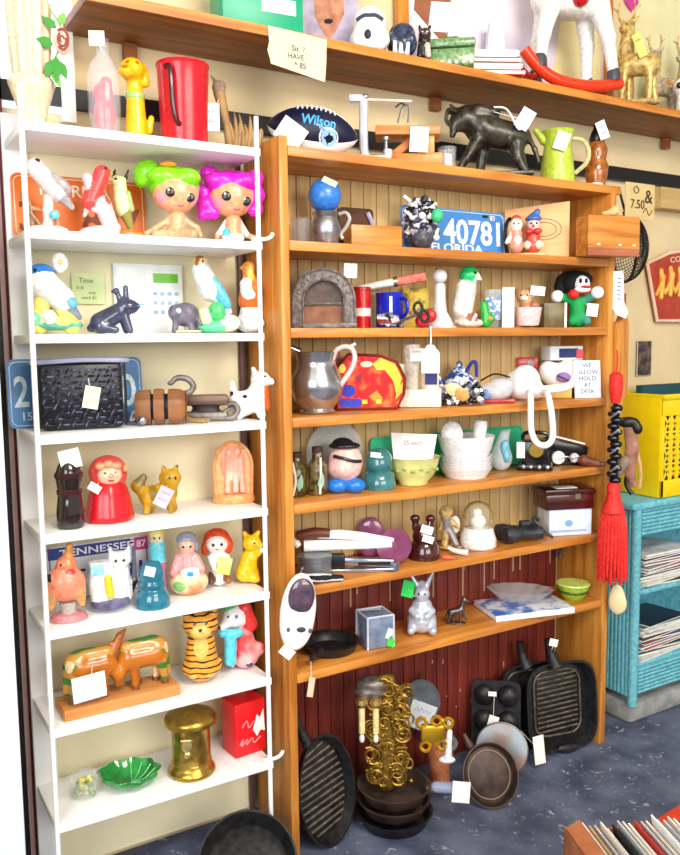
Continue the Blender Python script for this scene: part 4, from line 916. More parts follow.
t.add('emblem', rb([wrapb(prism(oval(19,19,17,-8), .5, fl((240,240,248))), .4), wrapb(prism([(3,2),(14,0),(20,-4),(10,-15)], .5, fl((240,240,248))), .4), wrapb(prism(oval(15,15,17.4,-8.4), .5, cb), .8), wrapb(prism([(6,.6),(14,-1.6),(12,-11)], .5, cb), .8), wrapb(prism([(17,-3),(19,-8),(23,-9),(18,-11),(17,-15),(15,-10),(12,-9),(16,-7)], .5, fl((20,26,70))), 1.2)]))
t.tag((-21,-24.5,18), 27, 22, (0.12,.62,0.1), name='price_card')
t = T('bar_clamp', 'grey metal C clamp standing upright beside the football', 'clamp', 372, 1.785, T0); p = t.P
GC = mat('grey clamp paint', (176,184,202), .4, rgb2=(204,210,222), scale=40)
t.add('frame', [tube([(16,0,13),(15,0,5),(6,0,3.6),(-4,0,5),(-8,0,14),(-8,0,52),(-8,0,60),(-12,0,63),(-22,0,63)], 4.4, GC, 8)])
t.add('screw', [tube([(14,0,6),(14,0,24)], 1.8, me((150,150,156)), 8, sm=0), cyl(4,22,25, me((150,150,156)), 16, (14,0,0))])
t.add('slide_bar', [tube([(-24,0,63),(40,-4,58)], 1.3, fl((220,206,196)), 6, sm=0)], label='thin pale rod'); t.add('knob', [sph((-6,-1,64), 3.2, me((190,190,200)))])
t = T('wooden_block_stool', 'small orange wooden stool with a slanted brace and a white tag', 'stool', 408, 1.79, T0); p = t.P
t.add('top', [box((0,0,34), (64,34,9), ORANGE, 1, rot=(0,.03,0))])
t.add('base', [box((8,0,6), (52,32,12), ORANGE, 1)])
t.add('brace', [box((-2,-6,21), (34,10,8), mat('red pine', (170,80,30), .4, rgb2=(206,120,50), kind='grain', scale=3), .8, rot=(0,-.65,0))])
t.add('upright', [box((18,0,21), (16,28,19), ORANGEZ, .8)])
t.tag((11,-19,24), 18, 24, (0,.06,0), m=fl((240,242,252)), string=(8,-15,40))
t = T('spring_clip', 'small wire clip lying on the wooden stool', 'clip', 404, 1.785, T0+.112, s=.0026); p = t.P
t.add('wire', [tube([(-6,0,1),(-2,0,14),(2,0,18),(5,0,14),(4,0,1)], 1.2, me((180,180,176)), 6)]); t.add('loop', [tube([(-8,0,16),(-3,2,20),(2,0,17)], 1.0, me((110,110,110)), 6)])
t = T('glass_tumbler', 'clear glass tumbler with a white inside standing next to the iron beast', 'tumbler', 447, 1.80, T0); p = t.P
t.add('glass', [cup([(7,0),(8.5,2),(9.5,26)], gs((232,236,238)), 1.0)]); t.add('paper', [cyl(5,2,19, fl((246,246,246)))])
t = T('iron_beast', 'large black cast iron horned beast figure charging on a plinth with a white tag', 'figurine', 492, 1.785, T0, rz=.1); p = t.P
IB = mat('black bronze', (20,18,18), .3, metal=.4, rgb2=(84,78,66), scale=50, bump=.3)
t.add('body', [blob([C((-10,0,46),(22,0,38),15,14), C((-12,0,50),(-26,-3,58),15,12), E((-32,-6,54),(11,9,10)), C((-34,-6,62),(-42,-6,70),3,1.4), C((-38,-8,50),(-40,-10,40),5,3), C((-16,-7,34),(-26,-9,18),7,4), C((-26,-9,18),(-36,-10,3),4,3.4), C((-8,7,34),(-12,8,4),7,4), C((22,-8,30),(24,-9,16),8,5), C((24,-9,16),(32,-10,3),5,4), C((24,8,30),(34,9,4),8,4), C((34,0,42),(42,0,26),3,2), C((42,0,26),(46,0,14),2,3), E((-14,-8,64),(9,6,6)), E((-4,-4,62),(12,8,6))], 4, 1.4, IB)], smooth=180)
for y in (-11,-1): t.add('horn', [tube([(-36,y,62),(-44,y-1,64),(-46,y-1,56),(-42,y-1,50)], [2.4,2,1.6,.8], IB, 8)])
t.add('plinth', [box((2,0,2), (76,28,4), IB, 1)])
t.tag((30,-15,52), 14, 20, (0,.55,0), m=fl((226,232,248)), string=(0,-14,60)); t.add('tag_cord', [tube([(-4,-6,66),(12,-15,62),(24,-16,42),(30,-15,52)], 1.0, fl((244,244,244)), 6)])
t = T('lime_pitcher', 'lime green enamel pitcher with a cream handle and white tag', 'pitcher', 557, 1.785, T0); p = t.P
LG = gl((182,206,66))
t.add('body', [cup([(17,0),(18,2),(16,20),(13.5,38),(14,48),(17,53)], LG, 1.3)])
t.add('spout', [blob([C((-13,-3,44),(-21,-5,54),4.5,3)], 1, 1.1, LG)])
t.add('handle', [tube([(14,3,46),(24,4,44),(30,4,34),(28,4,22),(17,3,12)], 2.2, gl((206,196,140)), 8)])
t.tag((4,-17,40), 13, 17, (0,.35,0), string=(0,-15,50))
t = T('amber_bottle', 'brown amber figural bottle with a black neck and white tag', 'bottle', 596, 1.785, T0); p = t.P
t.add('body', [lathe([(8,0),(9,2),(9.5,8),(11,14),(11.5,24),(9,30),(10,35),(10.5,40),(8,46),(6,48)], mat('amber glass', (120,60,14), .15, rgb2=(190,110,40), scale=40, coat=.5), 28)])
t.add('neck', [lathe([(7,47),(8,50),(6,56),(4,60),(3,66)], BK, 20)]); t.add('foot', [blob([E((0,-6,4),(7,5,4))], 1, 1, WH)])
t.tag((5,-11,56), 9, 18, (0,-.35,0), string=(0,-6,62))
# ================================================================ second wooden shelf (licence plate row)
T1 = OZ[1]
t = T('clear_mug', 'clear grey glass mug in the corner behind the pewter mug', 'mug', 302, 1.83, T1); p = t.P
t.add('glass', [cup([(10,0),(11,2),(11.5,28)], gs((196,196,200)), 1.2)]); t.add('handle', [tube([(-10,-4,24),(-16,-6,20),(-16,-6,10),(-10,-4,6)], 1.6, gs((196,196,200)), 8)])
t = T('pewter_mug', 'bulbous pewter mug with a curled handle and a blue ball in its mouth', 'mug', 326, 1.775, T1); p = t.P
PEW = mat('pewter', (120,120,126), .35, metal=.85, rgb2=(176,176,180), scale=40)
t.add('body', [cup([(13,0),(14,2),(12,4),(14,10),(15.5,16),(13,24),(11.5,28),(14,33)], PEW, 1.2)])
t.add('handle', [tube([(13,2,31),(20,3,33),(24,3,27),(20,3,18),(15,2,12),(17,2,7)], 2.0, mat('pale pewter', (190,184,176), .35, metal=.6), 8)])
t = T('blue_ball', 'sky blue round ball resting in the pewter mug with a cream sticker', 'ball', 325, 1.775, T1+.0785); p = t.P
t.add('ball', [ell((0,0,16.5), (16.5,16.5,17), gl((54,124,214)), 20)]); t.add('sticker', [box((5,-11.6,28), (15,.6,9), fl((244,238,200)), rot=(-.75,.45,0))])
t = T('brown_plaque', 'dark brown plaque with pale scroll edge leaning at the back', 'plaque', 358, 1.868, T1, tilt=-.06, rz=.55); p = t.P
t.add('board', [prism(rrect(40,44,4,0,22), 3, mat('walnut', (70,40,26), .4, rgb2=(96,58,38), kind='grain', scale=3))]); t.add('scroll', [tube([(18,-2,4),(13,-2,16),(18,-2,26),(12,-2,40)], 2.4, gl((176,180,206)), 7)])
t = T('pine_block', 'plain orange pine block lying between the pewter mug and the blue plate', 'block', 373, 1.80, T1, rz=.45); p = t.P
t.add('block', [box((0,0,11.5), (56,20,23), ORANGE, .8)])
t = plate('license_plate', 'blue license plate reading 40781 standing behind the beaded bundle', 402, 1.815, T1, 506, mat('sky blue plate', (70,136,206), .35, var=.1, scale=15), gl((224,236,246)), None, None, None, h=.125, x0=XU(402,1.815,T1+.07))
PW = XU(506,1.815,T1+.07)-XU(402,1.815,T1+.07)
PWH = gl((236,242,248))
t.add('lettering', [txt('40781', .066, PWH, (PW*.16,-.0016,.066), ex=.03, wid=PW*.56, bold=.03)]); t.add('lettering', [txt('FLORIDA', .021, PWH, (.005,-.0016,.020), ex=.05, wid=PW*.50, bold=.03)]); t.add('lettering', [txt('83', .014, PWH, (PW*.37,-.0016,.109), ex=.05, bold=.02)])
t = T('bead_bundle', 'jumble of black and white beads and trinkets in front of the blue plate', 'beads', 421, 1.765, T1); p = t.P
rn = random.Random(11); sh = []
for k in range(170):
    a = rn.random()*2*PI; z = rn.random()**.9*38; r_ = rn.random()**.5*(20-.18*z)
    c_ = rn.choice([BK,BK,WH,WH,WH,gl((150,150,170)),gl((50,56,90))])
    if rn.random() < .5: sh.append(sph((r_*math.cos(a), r_*.7*math.sin(a), 3+z), rn.uniform(2.2,4.2), c_, 6))
    else: sh.append(tube([(r_*math.cos(a), r_*.7*math.sin(a), 3+z),(r_*math.cos(a)+rn.uniform(-9,9), r_*.7*math.sin(a)-2, 3+z+rn.uniform(-7,7))], 1.8, c_, 6, sm=0))
t.add('beads', sh)['kind'] = 'stuff'
t.add('core', [blob([C((0,0,3),(-3,0,26),12,8), E((10,0,10),(9,7,8))], 3, 1.5, mat('dark bead mass', (30,30,40), .4, rgb2=(90,90,104), scale=90, bump=.5))])
t.add('green_bead', [ell((16,-10,24), (6,5,7), gl((60,196,130)))])
t = T('black_oval_ring', 'black oval hoop standing at the edge of the blue plate', 'hoop', 510, 1.80, T1, rz=.9); p = t.P
t.add('hoop', [tube([(8*math.cos(a),0,19+18*math.sin(a)) for a in [2*PI*k/14 for k in range(14)]], 1.9, BLACK, 8, closed=True)])
t = T('pale_clown_figurine', 'pale pink and white clown figurine on the oval stand', 'figurine', 516, 1.772, T1+.0085); p = t.P
t.add('body', [blob([C((0,0,4),(0,0,16),7,6,gl((226,150,130))), E((0,-1,25),(6.4,6,6.4),gl((246,226,214))), C((-5,-2,16),(-9,-4,8),2.4,2.2,gl((240,220,206))), E((0,0,31),(5,4,4),gl((206,90,70))), E((2,-6,10),(4,4,4),gl((246,236,226)),paint=True), E((-2,-6,26),1.2,BK,paint=True), E((2,-6,26),1.2,BK,paint=True)], 2, 1.0)])
t = T('blue_hat_clown_figurine', 'clown figurine with blue hat and red bow on the oval stand', 'figurine', 533, 1.772, T1+.0085); p = t.P
t.add('body', [blob([C((0,0,4),(0,0,14),8,7,gl((214,80,60))), E((0,-1,25),(6.4,6,6.4),gl((240,210,196))), E((-6,-4,5),(5,5,4),gl((240,226,206))), E((6,-4,5),(5,5,4),gl((240,226,206))), E((-2,-6,26),1.2,BK,paint=True), E((3,-6,26),1.2,BK,paint=True), E((0,-7,23),(1.6,1.6,1.6),gl((210,40,40)),paint=True)], 2, 1.0)])
t.add('hat', [blob([E((0,0,31),(8.5,8,3)), C((0,0,32),(4,0,38),5.4,3)], 2, 1.0, gl((70,116,190)))]); t.add('bow', [ell((-4,-8,18),(4.4,2.4,3), gl((214,40,36))), ell((4,-8,18),(4.4,2.4,3), gl((214,40,36)))])
t = T('oval_stand', 'flat cream oval stand carrying the two clown figurines', 'stand', 525, 1.772, T1); p = t.P
t.add('stand', [lathe([(21,0),(22,1.4),(21,2.8),(18,3.0)], gl((232,214,150)), 32, sq=(1,.6))])
# wooden plaque and long box at the end
t = T('pine_plaque', 'pale pine plaque with a scribed oval leaning behind the clown figurines', 'plaque', X=1.765, Y=1.803, Z=T1, s=1, wall=True, tilt=0, rz=-.60)
pw = .186
PALE = mat('pale pine', (226,166,106), .5, rgb2=(240,192,134), kind='grain', scale=2.5)
t.add('board', [prism([(-pw/2,0),(pw/2,0),(pw/2,.164),(-pw/2,.142)], .012, PALE)])
for rx, rz_ in ((.05,.030),(.036,.020)): t.add('scribed_oval', [tube([(.02+rx*math.cos(a),-.0006,.085+rz_*math.sin(a)) for a in [2*PI*k/24 for k in range(24)]], .0011, mat('scribed line', (130,96,90), .6), 5, closed=True, sm=2)])
t = T('pine_drawer_box', 'honey pine box with a reddish lower edge jutting past the end of the unit', 'box', X=1.905, Y=1.667, Z=T1, s=1, wall=True, rz=-.16)
t.add('front', [box((0,-.026,.066), (.180,.010,.090), ORANGE, .001)]); t.add('lower_rail', [box((0,-.026,.0105), (.180,.010,.021), mat('reddish pine', (150,82,56), .5, rgb2=(184,110,80), kind='grain', scale=3))])
t.add('body', [box((0,.002,.055), (.178,.046,.108), ORANGE, .001)])
for x in (-.055,.02,.07): t.add('knob', [ell((x,-.032,.030), (.006,.004,.004), fl((244,226,190)))])
t = T('tan_shells', 'small heap of tan crumbs on top of the pine box', 'shell', X=1.92, Y=1.662, Z=T1+.1125, s=.003, wall=True); p = t.P
t.add('shell', [blob([E((0,0,4),(7,6,4)), E((8,1,3),(5,5,3)), E((-9,0,2.6),(5,4,2.6)), E((2,-1,8),(4,4,3))], 2, 1.1, mat('tan crumb', (206,160,96), .7, rgb2=(236,206,150), scale=90))])
# ================================================================ third wooden shelf
T2 = OZ[2]
t = T('iron_arch_clock', 'dark grey iron mantel arch with a brown centre panel and a white tag', 'ornament', 324, 1.765, T2); p = t.P
AI = mat('arch iron', (74,66,64), .5, metal=.3, rgb2=(140,130,126), scale=90, bump=.5)
def arcp(r, z0, n=18, x=0): return [(x+r*math.cos(PI-PI*k/n), z0+r*math.sin(PI-PI*k/n)) for k in range(n+1)]
out = [(-31,5)]+arcp(31, 27)+[(31,5)]; inn = [(20,5)]+arcp(20, 27)[::-1]+[(-20,5)]
t.add('arch', [prism(out+inn, 18, AI, (0,-9,0))])
t.add('moulding', [tube([(x,-9,z) for x, z in [(-31,5)]+arcp(30.5,27)+[(31,5)]], 1.6, AI, 6, sm=0)]); t.add('moulding', [tube([(x,-9,z) for x, z in [(-20.5,5)]+arcp(20.5,27)+[(20.5,5)]], 1.4, AI, 6, sm=0)])
t.add('door', [prism([(-20,5)]+arcp(20,27)+[(20,5)], 4, mat('rust panel', (112,64,40), .5, rgb2=(150,96,66), scale=40), (0,-3,0))])
t.add('crossbar', [tube([(-20,-5,24),(20,-5,24)], 1.4, AI, 6, sm=0)])
t.add('upper_panel', [prism([(-19,25)]+arcp(19,27)+[(19,25)], 1.2, mat('dark brown panel', (52,40,36), .5, rgb2=(96,74,62), scale=50), (0,-4,0))])  # upper half of the centre panel coloured darker
t.add('base', [box((0,0,2.5), (66,22,5), AI, 1)])
for k in range(9):
    a = PI*(.1+.1*k); t.add('stud', [sph((25.5*math.cos(a),-9,27+25.5*math.sin(a)), 1.5, me((170,160,150)), 6)])
t.tag((27,-6,56), 13, 14, (0,.05,0), m=fl((220,220,232)), string=(24,-4,48))
t = T('glass_dome', 'hazy clear glass dome standing behind the iron arch', 'dome', 303, 1.855, T2); p = t.P
t.add('dome', [lathe([(11,0),(12,4),(13,40),(11,52),(6,58),(.01,60)], gs((196,200,210), .2))])
t = T('red_tin', 'red tin with white band wedged behind the arch', 'tin', 362, 1.83, T2); p = t.P
t.add('tin', [cyl(9,0,40, gl((206,24,28)), bev=1)]); t.add('band', [cyl(9.3,12,20, gl((240,226,220)))]); t.add('lid', [cyl(9.4,37,41, gl((170,14,22)), bev=.6)])
t = T('cream_box', 'narrow cream box between the red tin and blue mug', 'box', 376, 1.862, T2); p = t.P
t.add('box', [box((0,0,18), (12,9,36), fl((232,216,160)), .6)])
t = T('blue_mug', 'deep cobalt blue enamel mug with a white highlight stripe', 'mug', 390, 1.805, T2); p = t.P
CB = gl((20,36,176))
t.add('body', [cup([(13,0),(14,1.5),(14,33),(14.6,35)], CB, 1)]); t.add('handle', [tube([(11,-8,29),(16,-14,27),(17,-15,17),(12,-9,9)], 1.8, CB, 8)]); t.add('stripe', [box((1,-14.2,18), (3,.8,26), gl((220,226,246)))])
t = T('bone_knife', 'white bladed letter opener with a pink red handle laid across the mug', 'knife', 388, 1.80, T2+.097, rz=.05, roll=-.16); p = t.P
t.add('blade', [tube([(-42,0,3),(-20,0,3),(8,0,3)], [.8,3.6,4.4], gl((238,232,224)), 10, sm=3)]); t.add('handle', [box((23,0,3), (32,7,9), mat('pink red handle', (196,70,60), .4, rgb2=(226,130,110), scale=60), 2)]); t.add('bolster', [cyl(5,-2,2, me((190,180,160)), 14, (8,0,3), (0,PI/2,0))])
t = T('black_scissors', 'black handled scissors leaning in front of the blue mug', 'scissors', 408, 1.742, T2); p = t.P
t.add('blade', [tube([(-8,0,2),(12,0,20)], [2.2,1], me((190,190,196)), 6, sm=0)])
for dx in (0,9): t.add('handle', [tube([(10+dx*.7+4*math.cos(a),-1,20-dx*.9+5.5*math.sin(a)) for a in [2*PI*k/10 for k in range(10)]], 1.5, BLACK, 7, closed=True)])
t.add('blade', [tube([(-12,-1,6),(12,-1,14)], [2.2,1], me((120,120,126)), 6, sm=0)])
t = T('trinket_pile', 'small jumble of dark and red trinkets before the blue mug', 'trinkets', 388, 1.735, T2); p = t.P
rn = random.Random(21)
t.add('trinket', [tube([(rn.uniform(-11,11),rn.uniform(-4,4),2+rn.uniform(0,12)) for q in range(3)], rn.uniform(1.2,2.2), gl(rn.choice([(30,26,30),(150,40,40),(160,150,170),(60,60,80),(220,210,220)])), 6, sm=3) for k in range(14)])['kind'] = 'stuff'
t = T('red_pouch', 'small red heart shaped pouch', 'pouch', 425, 1.748, T2); p = t.P
t.add('pouch', [blob([E((-3,0,7),(7,5,7)), E((5,0,12),(7,5,7),rot=(0,.6,0))], 2, 1, gl((206,40,50)))]); t.add('clasp', [tube([(-2,-3,15),(4,-3,19),(9,-2,19)], 1, me((214,190,120)), 6)])
t = T('yellow_patterned_box', 'yellow patterned box at the back behind the red pouch', 'box', 416, 1.858, T2); p = t.P
t.add('box', [box((0,0,20), (26,10,40), mat('yellow print', (226,196,70), .5, rgb2=(140,120,40), scale=45, contrast=(.5,.6)), .6)])
t = T('glass_decanter', 'frosted glass decanter with a ball stopper', 'decanter', 440, 1.775, T2); p = t.P
FG = mat('frosted glass', (232,236,242), .25, alpha=.75, var=.05)
t.add('body', [lathe([(13,0),(14,3),(11,9),(7,16),(5.5,28),(5.5,42),(4,44)], FG, 24)]); t.add('stopper', [sph((0,0,51), 7.2, FG, 12)]); t.add('foot', [lathe([(15,0),(15,1.6),(12,2.6)], FG, 24, flute=.06, nf=8)])
t = T('green_headed_parrot', 'white parrot figurine with a bright green head', 'figurine', 466, 1.785, T2, k=.96); p = t.P
GH = gl((24,196,110)); PW_ = gl((236,234,226))
t.add('body', [blob([C((-4,0,18),(0,0,40),11,11,PW_), E((3,-1,53),(10,9,10),GH), C((-6,0,18),(-10,2,4),7,3,PW_), C((5,-6,40),(-4,-8,14),5,2.4,gl((220,220,216))), C((11,-4,52),(15,-6,48),3.4,1.2,gl((240,226,190))), E((9,-8,55),1.8,BK,paint=True), E((11,-5,49),(4,4,4),gl((244,240,230)),paint=True)], 3, 1.1)])
t.add('base', [blob([E((4,0,4),(15,9,5)), C((6,-6,4),(10,-8,12),3,2)], 2, 1.1, gl((226,214,206)))])
for x in (2,8): t.add('leg', [tube([(x,-6,16),(x+2,-8,9),(x+3,-9,6)], 1.4, gl((206,90,80)), 6)])
t = T('green_leaf_toy', 'green leaf shaped toy bird at the foot of the parrot', 'toy', 486, 1.750, T2); p = t.P
t.add('body', [blob([C((0,0,6),(-2,0,24),5,4), E((4,-1,10),(5,4,5))], 2, 1, gl((40,170,60)))]); t.add('beak', [ell((4,-4,10),(3,2,2), gl((240,150,60)))])
for i, (u_, c1, c2) in enumerate(((492,(110,150,210),(236,240,244)),(500,(226,214,70),(90,180,90)))):
    t = T('printed_tumbler', ('clear tumbler printed in blue and white','clear tumbler printed in yellow and green')[i], 'tumbler', u_, 1.80+.052*i, T2, group='printed tumblers'); p = t.P
    t.add('glass', [cup([(7,0),(7.5,2),(9,38)], gs((226,234,236)), .9)]); t.add('print', [lathe([(7.9,8),(9.15,30)], mat('print %d' % i, c1, .4, rgb2=c2, scale=90, contrast=(.48,.55)), 24)])
t = T('white_tile', 'plain white tile box standing upright next to the bear cup', 'box', 508, 1.775, T2); p = t.P
t.add('box', [box((0,0,20), (12,10,40), fl((250,250,250)), .8)])
t = T('bear_cup', 'pink and white cup holding a small brown bear with a white tag', 'cup', 527, 1.785, T2); p = t.P
t.add('cup', [cup([(11,0),(12,1.5),(14.5,18)], gl((240,210,216)), 1)]); t.add('band', [lathe([(11.9,2),(12.6,7)], gl((236,130,150)), 28)])
t.add('bear', [blob([C((-1,0,8),(0,0,18),10,8,gl((196,140,100))), E((-3,-1,29),(8,7,7.4),gl((216,170,130))), E((-10,0,34),(3,2.4,3),gl((170,110,80))), E((3,0,35),(3,2.4,3),gl((170,110,80))), E((-3,-7,27),(3.4,3,2.6),gl((246,226,206))), E((7,-6,20),(5,4,4),gl((180,110,80))), E((-6,-7,30),1.2,BK,paint=True), E((0,-7,30),1.2,BK,paint=True)], 2, 1)])
t.tag((10,-7,34), 14, 9, (0,.12,0), string=(4,-6,28))
t = T('olive_photo_cube', 'olive brown photo cube with a dull metal edge', 'cube', 552, 1.80, T2, rz=.3); p = t.P
t.add('cube', [box((0,0,12), (22,18,24), mat('olive photo', (120,110,60), .3, rgb2=(90,66,46), scale=30), .6)]); t.add('edge', [box((10.6,-8.8,12), (2,1.6,24.4), me((190,186,180)))])
t = T('green_suited_toy', 'plush clown toy in a green suit with white gloves and red bow tie', 'toy', 578, 1.765, T2, k=.89); p = t.P
GS_ = fl((20,160,80), .7); PLW = fl((240,240,244), .8); PLB = fl((14,14,18), .8)
t.add('body', [blob([C((0,0,8),(-1,0,24),10,9,GS_), C((-6,0,28),(-19,-3,32),5,5,GS_), C((7,0,28),(17,-5,33),5,5,mat('teal suit',(60,150,130),.7)), C((-4,-3,8),(-6,-8,5),6,5,GS_), C((5,-3,8),(9,-8,5),6,5,mat('teal suit',(0,0,0)))], 2.5, 1.1)], smooth=180)
t.add('head', [blob([E((-4,2,48),(14,11,13),PLB), E((4,-6,46),(8,7,9),PLW), E((4,-11,40),(9,4,4),PLW)], 2, 1.1)], smooth=180)
t.add('hair', [blob([E((-5,4,52),(20,7,10)), E((-20,3,44),(7,6,9))], 3, 1.2, PLB)], smooth=180)
t.add('mouth', [ell((7,-13,42),(6,2.4,2), fl((200,30,40)))]); 
for x in (2,8): t.add('eye', [ell((x,-12.6,49),(1.6,1,2.8), PLB)])
t.add('bow_tie', [ell((-5,-11,35),(6,4,5.5), fl((220,30,36)))])
for x, z, y in ((-23,33,-5),(20,36,-8)): t.add('glove', [blob([E((x,y,z),(7,5,7))], 1, 1.1, PLW)], smooth=180)
t.tag((15,-9,17), 12, 14, (0,.12,0), string=(8,-7,24))
t = T('hang_tag', 'long white hang tag on a cord dangling from the third wooden shelf edge', 'tag', X=XU(431,1.694,1.2), Y=1.696, Z=T2-.115, s=.00255, rest=False); p = t.P
t.add('card', [prism([(-9,0),(9,0),(9,20),(3,28),(-3,28),(-9,20)], .6, fl((250,250,250)))]); t.add('cord', [tube([(0,0,27),(.4,0,36),(0,0,46)], .8, fl((246,246,246)), 6, sm=3)])
# ================================================================ fourth wooden shelf
T3 = OZ[3]
t = T('pewter_pitcher', 'bulging pewter water pitcher with a large pale ring handle', 'pitcher', 317, 1.785, T3, k=.97); p = t.P
SIL = mat('bright pewter', (150,152,160), .22, metal=.9, rgb2=(206,206,210), scale=18)
t.add('body', [cup([(17,0),(19,2),(17,5),(24,14),(28,26),(27,36),(21,47),(20,54),(24,63)], SIL, 1.5)], smooth=60)
t.add('lip', [blob([C((-18,-6,64),(-26,-9,68),4,2.6)], 1, 1.1, SIL)])
t.add('handle', [tube([(17,-9,56),(20,-13,64),(28,-14,68),(36,-14,66),(39,-14,57),(36,-13,46),(28,-12,34),(24,-9,28)], 2.6, mat('pale handle', (226,214,210), .3, metal=.2), 8), tube([(30,-14,67),(36,-15,69),(40,-15,71)], 1.8, mat('pale handle', (0,0,0)), 7)])
t = T('red_lunchbox', 'red tin lunchbox with yellow flame patch and blue blotches', 'lunchbox', 370, 1.80, T3, rz=.08); p = t.P
LB = mat('red lunchbox tin', (212,20,28), .3, rgb2=(240,120,60), scale=34, contrast=(.5,.68))
oct_ = [(-33,0),(26,0),(33,14),(34,30),(26,46),(10,52),(-22,54),(-33,40)]
t.add('tin', [prism(oct_, 20, LB, (0,-10,0))])
t.add('rim', [tube([(x,-9.5,z) for x, z in oct_], 1.6, mat('lunchbox edge', (120,40,30), .3), 6, closed=True, sm=0)]); 
YP = fl((246,206,60), .35); BP = fl((50,60,190), .35)
t.add('patch', [prism([(2,44),(10,50),(24,44),(31,30),(26,12),(22,28),(14,38),(6,38)], .7, YP, (0,-10.6,0))])
t.add('patch', [prism(oval(14,12,-22,18), .7, BP, (0,-10.6,0))]); t.add('patch', [prism(rrect(22,8,3,-20,6), .7, BP, (0,-10.6,0))]); t.add('patch', [prism(oval(7,9,-28,40), .7, fl((246,220,90), .35), (0,-10.6,0))]); t.add('patch', [prism(oval(12,6,-4,44), .7, fl((250,206,190), .35), (0,-10.6,0))])
t.add('patch', [prism([(-2,12),(6,18),(12,10),(8,4)], .7, fl((240,150,50), .35), (0,-10.6,0))]); t.add('patch', [prism([(24,8),(31,16),(32,26),(27,20)], .7, fl((250,190,70), .35), (0,-10.6,0))]); t.add('patch', [prism([(-16,30),(-8,36),(-10,26)], .7, fl((150,30,60), .35), (0,-10.6,0))])
for x in (-6,8): t.add('latch', [box((x,-10.6,7), (5,1.2,4), YP)])
t = T('ivory_desk_set', 'ivory plastic desk set with two upright holders and dark blue lettering patch', 'desk set', 420, 1.785, T3); p = t.P
IV = gl((240,232,212))
t.add('base', [box((0,0,9), (42,26,18), IV, 2)]); t.add('holder', [lathe([(6,18),(6.4,30),(7.5,46),(9,56),(8,62),(.01,65)], IV, 24, (-8,0,0), sq=(1,.8))]); t.add('holder', [cyl(9,18,38, IV, 24, (10,0,0), bev=1)])
t.add('cap', [cyl(7,38,44, IV, 24, (10,0,0), bev=1)]); t.add('label', [box((11,-9.2,28), (12,1,11), fl((50,50,120)))]); t.tag((-3,-11,52), 13, 13, (0,0,0), lines=1, string=(-7,-8,60)); t.add('side_knob', [cyl(6,18,44, IV, 20, (-20,3,-1))])
t = T('blue_white_teapot', 'blue and white patterned teapot behind a row of beads', 'teapot', 459, 1.830, T3, k=.86); p = t.P
BWP = mat('blue white china', (40,76,160), .25, rgb2=(220,230,246), scale=60, contrast=(.5,.56), coat=.4)
t.add('body', [lathe([(14,0),(17,4),(20,14),(19,26),(13,34),(9,36)], BWP, 32)], smooth=60); t.add('lid', [lathe([(10,36),(9,40),(4,43),(3,47),(.01,49)], BWP, 24)]); t.add('handle', [tube([(8,-6,36),(14,-8,46),(19,-8,46),(20,-6,30)], 2.2, gl((40,60,140)), 8)]); t.add('spout', [blob([C((-16,-4,14),(-26,-6,34),4.5,2.6)], 1, 1.1, BWP)])
t = T('bead_tray', 'heap of black and white beads with two cream discs', 'beads', 462, 1.750, T3); p = t.P
rn = random.Random(31); sh = []
for k in range(110):
    c_ = rn.choice([BK,BK,WH,WH,gl((120,120,140))]); sh.append(sph((rn.uniform(-22,20),rn.uniform(-6,6),2.4+rn.random()**1.5*20), rn.uniform(1.8,3.2), c_, 6))
t.add('beads', sh)['kind'] = 'stuff'
for x, z, c_ in ((-9,16,(240,226,170)),(0,11,(214,170,100))): t.add('disc', [ell((x,-8.5-.2*x,z), (7.5,2.0,7), gl(c_), rot=(.3,.5,0))])
t = T('glass_relish_dish', 'clear plastic wrapped glass dish on a red rimmed tray', 'dish', 496, 1.772, T3, k=.84); p = t.P
t.add('tray', [box((0,0,2), (44,30,4), gl((176,36,40)), 1)])
CP = mat('clear wrap', (214,222,236), .12, alpha=.55, rgb2=(240,244,248), scale=60, bump=.5)
t.add('wrap', [blob([E((-2,0,13),(21,13,11)), E((6,0,20),(15,11,10)), E((-14,-2,10),(9,9,7))], 3, 1.3, CP)], smooth=180); t.add('rim', [tube([(-18,-8,26),(-2,-9,34),(16,-8,30)], 1.2, BLACK, 6)]); t.add('blue_patch', [ell((-12,-11,10),(7,2.4,6), gl((110,140,200)))])
t = T('white_corded_appliance', 'white plastic appliance with a thick white cord looping over the shelf edge', 'appliance', 527, 1.765, T3+.003, rest=True); p = t.P
PLS = fl((250,250,250), .35)
t.add('body', [blob([E((-2,0,16),(15,13,17)), C((-8,0,10),(8,0,8),11,9), E((-14,2,14),(8,8,12))], 3, 1.2, PLS)], smooth=180)
t.add('arm', [tube([(8,-2,7),(24,-4,9),(40,-4,12),(46,-2,22),(46,2,36)], [5,4.6,4,3.6,3], PLS, 10)])
t.add('cord', [tube([(2,-13,7),(3,-36,5),(3.5,-45,-4),(4,-46,-26),(9,-46,-39),(18,-46,-42),(24,-46,-34),(23,-46,-14),(21,-44,-2),(19,-34,6),(16,-10,7)], 3.0, PLS, 10)])
t = T('red_toy_camera', 'tiny red and silver toy camera at the back', 'toy camera', 527, 1.862, T3); p = t.P
t.add('body', [box((0,0,34), (20,6,12), gl((200,50,40)), 1)]); t.add('stand', [box((0,0,14),(14,6,28), fl((200,190,160)))]); t.add('lens', [cyl(4,-5,0, me((190,190,196)), 16, (4,-3,34), (PI/2,0,0))])
t = T('yellow_wrap_packet', 'mustard yellow packet lying under the white paper pack', 'packet', 556, 1.80, T3); p = t.P
t.add('packet', [box((0,0,5), (30,20,10), mat('mustard packet', (226,190,90), .5), 1)])
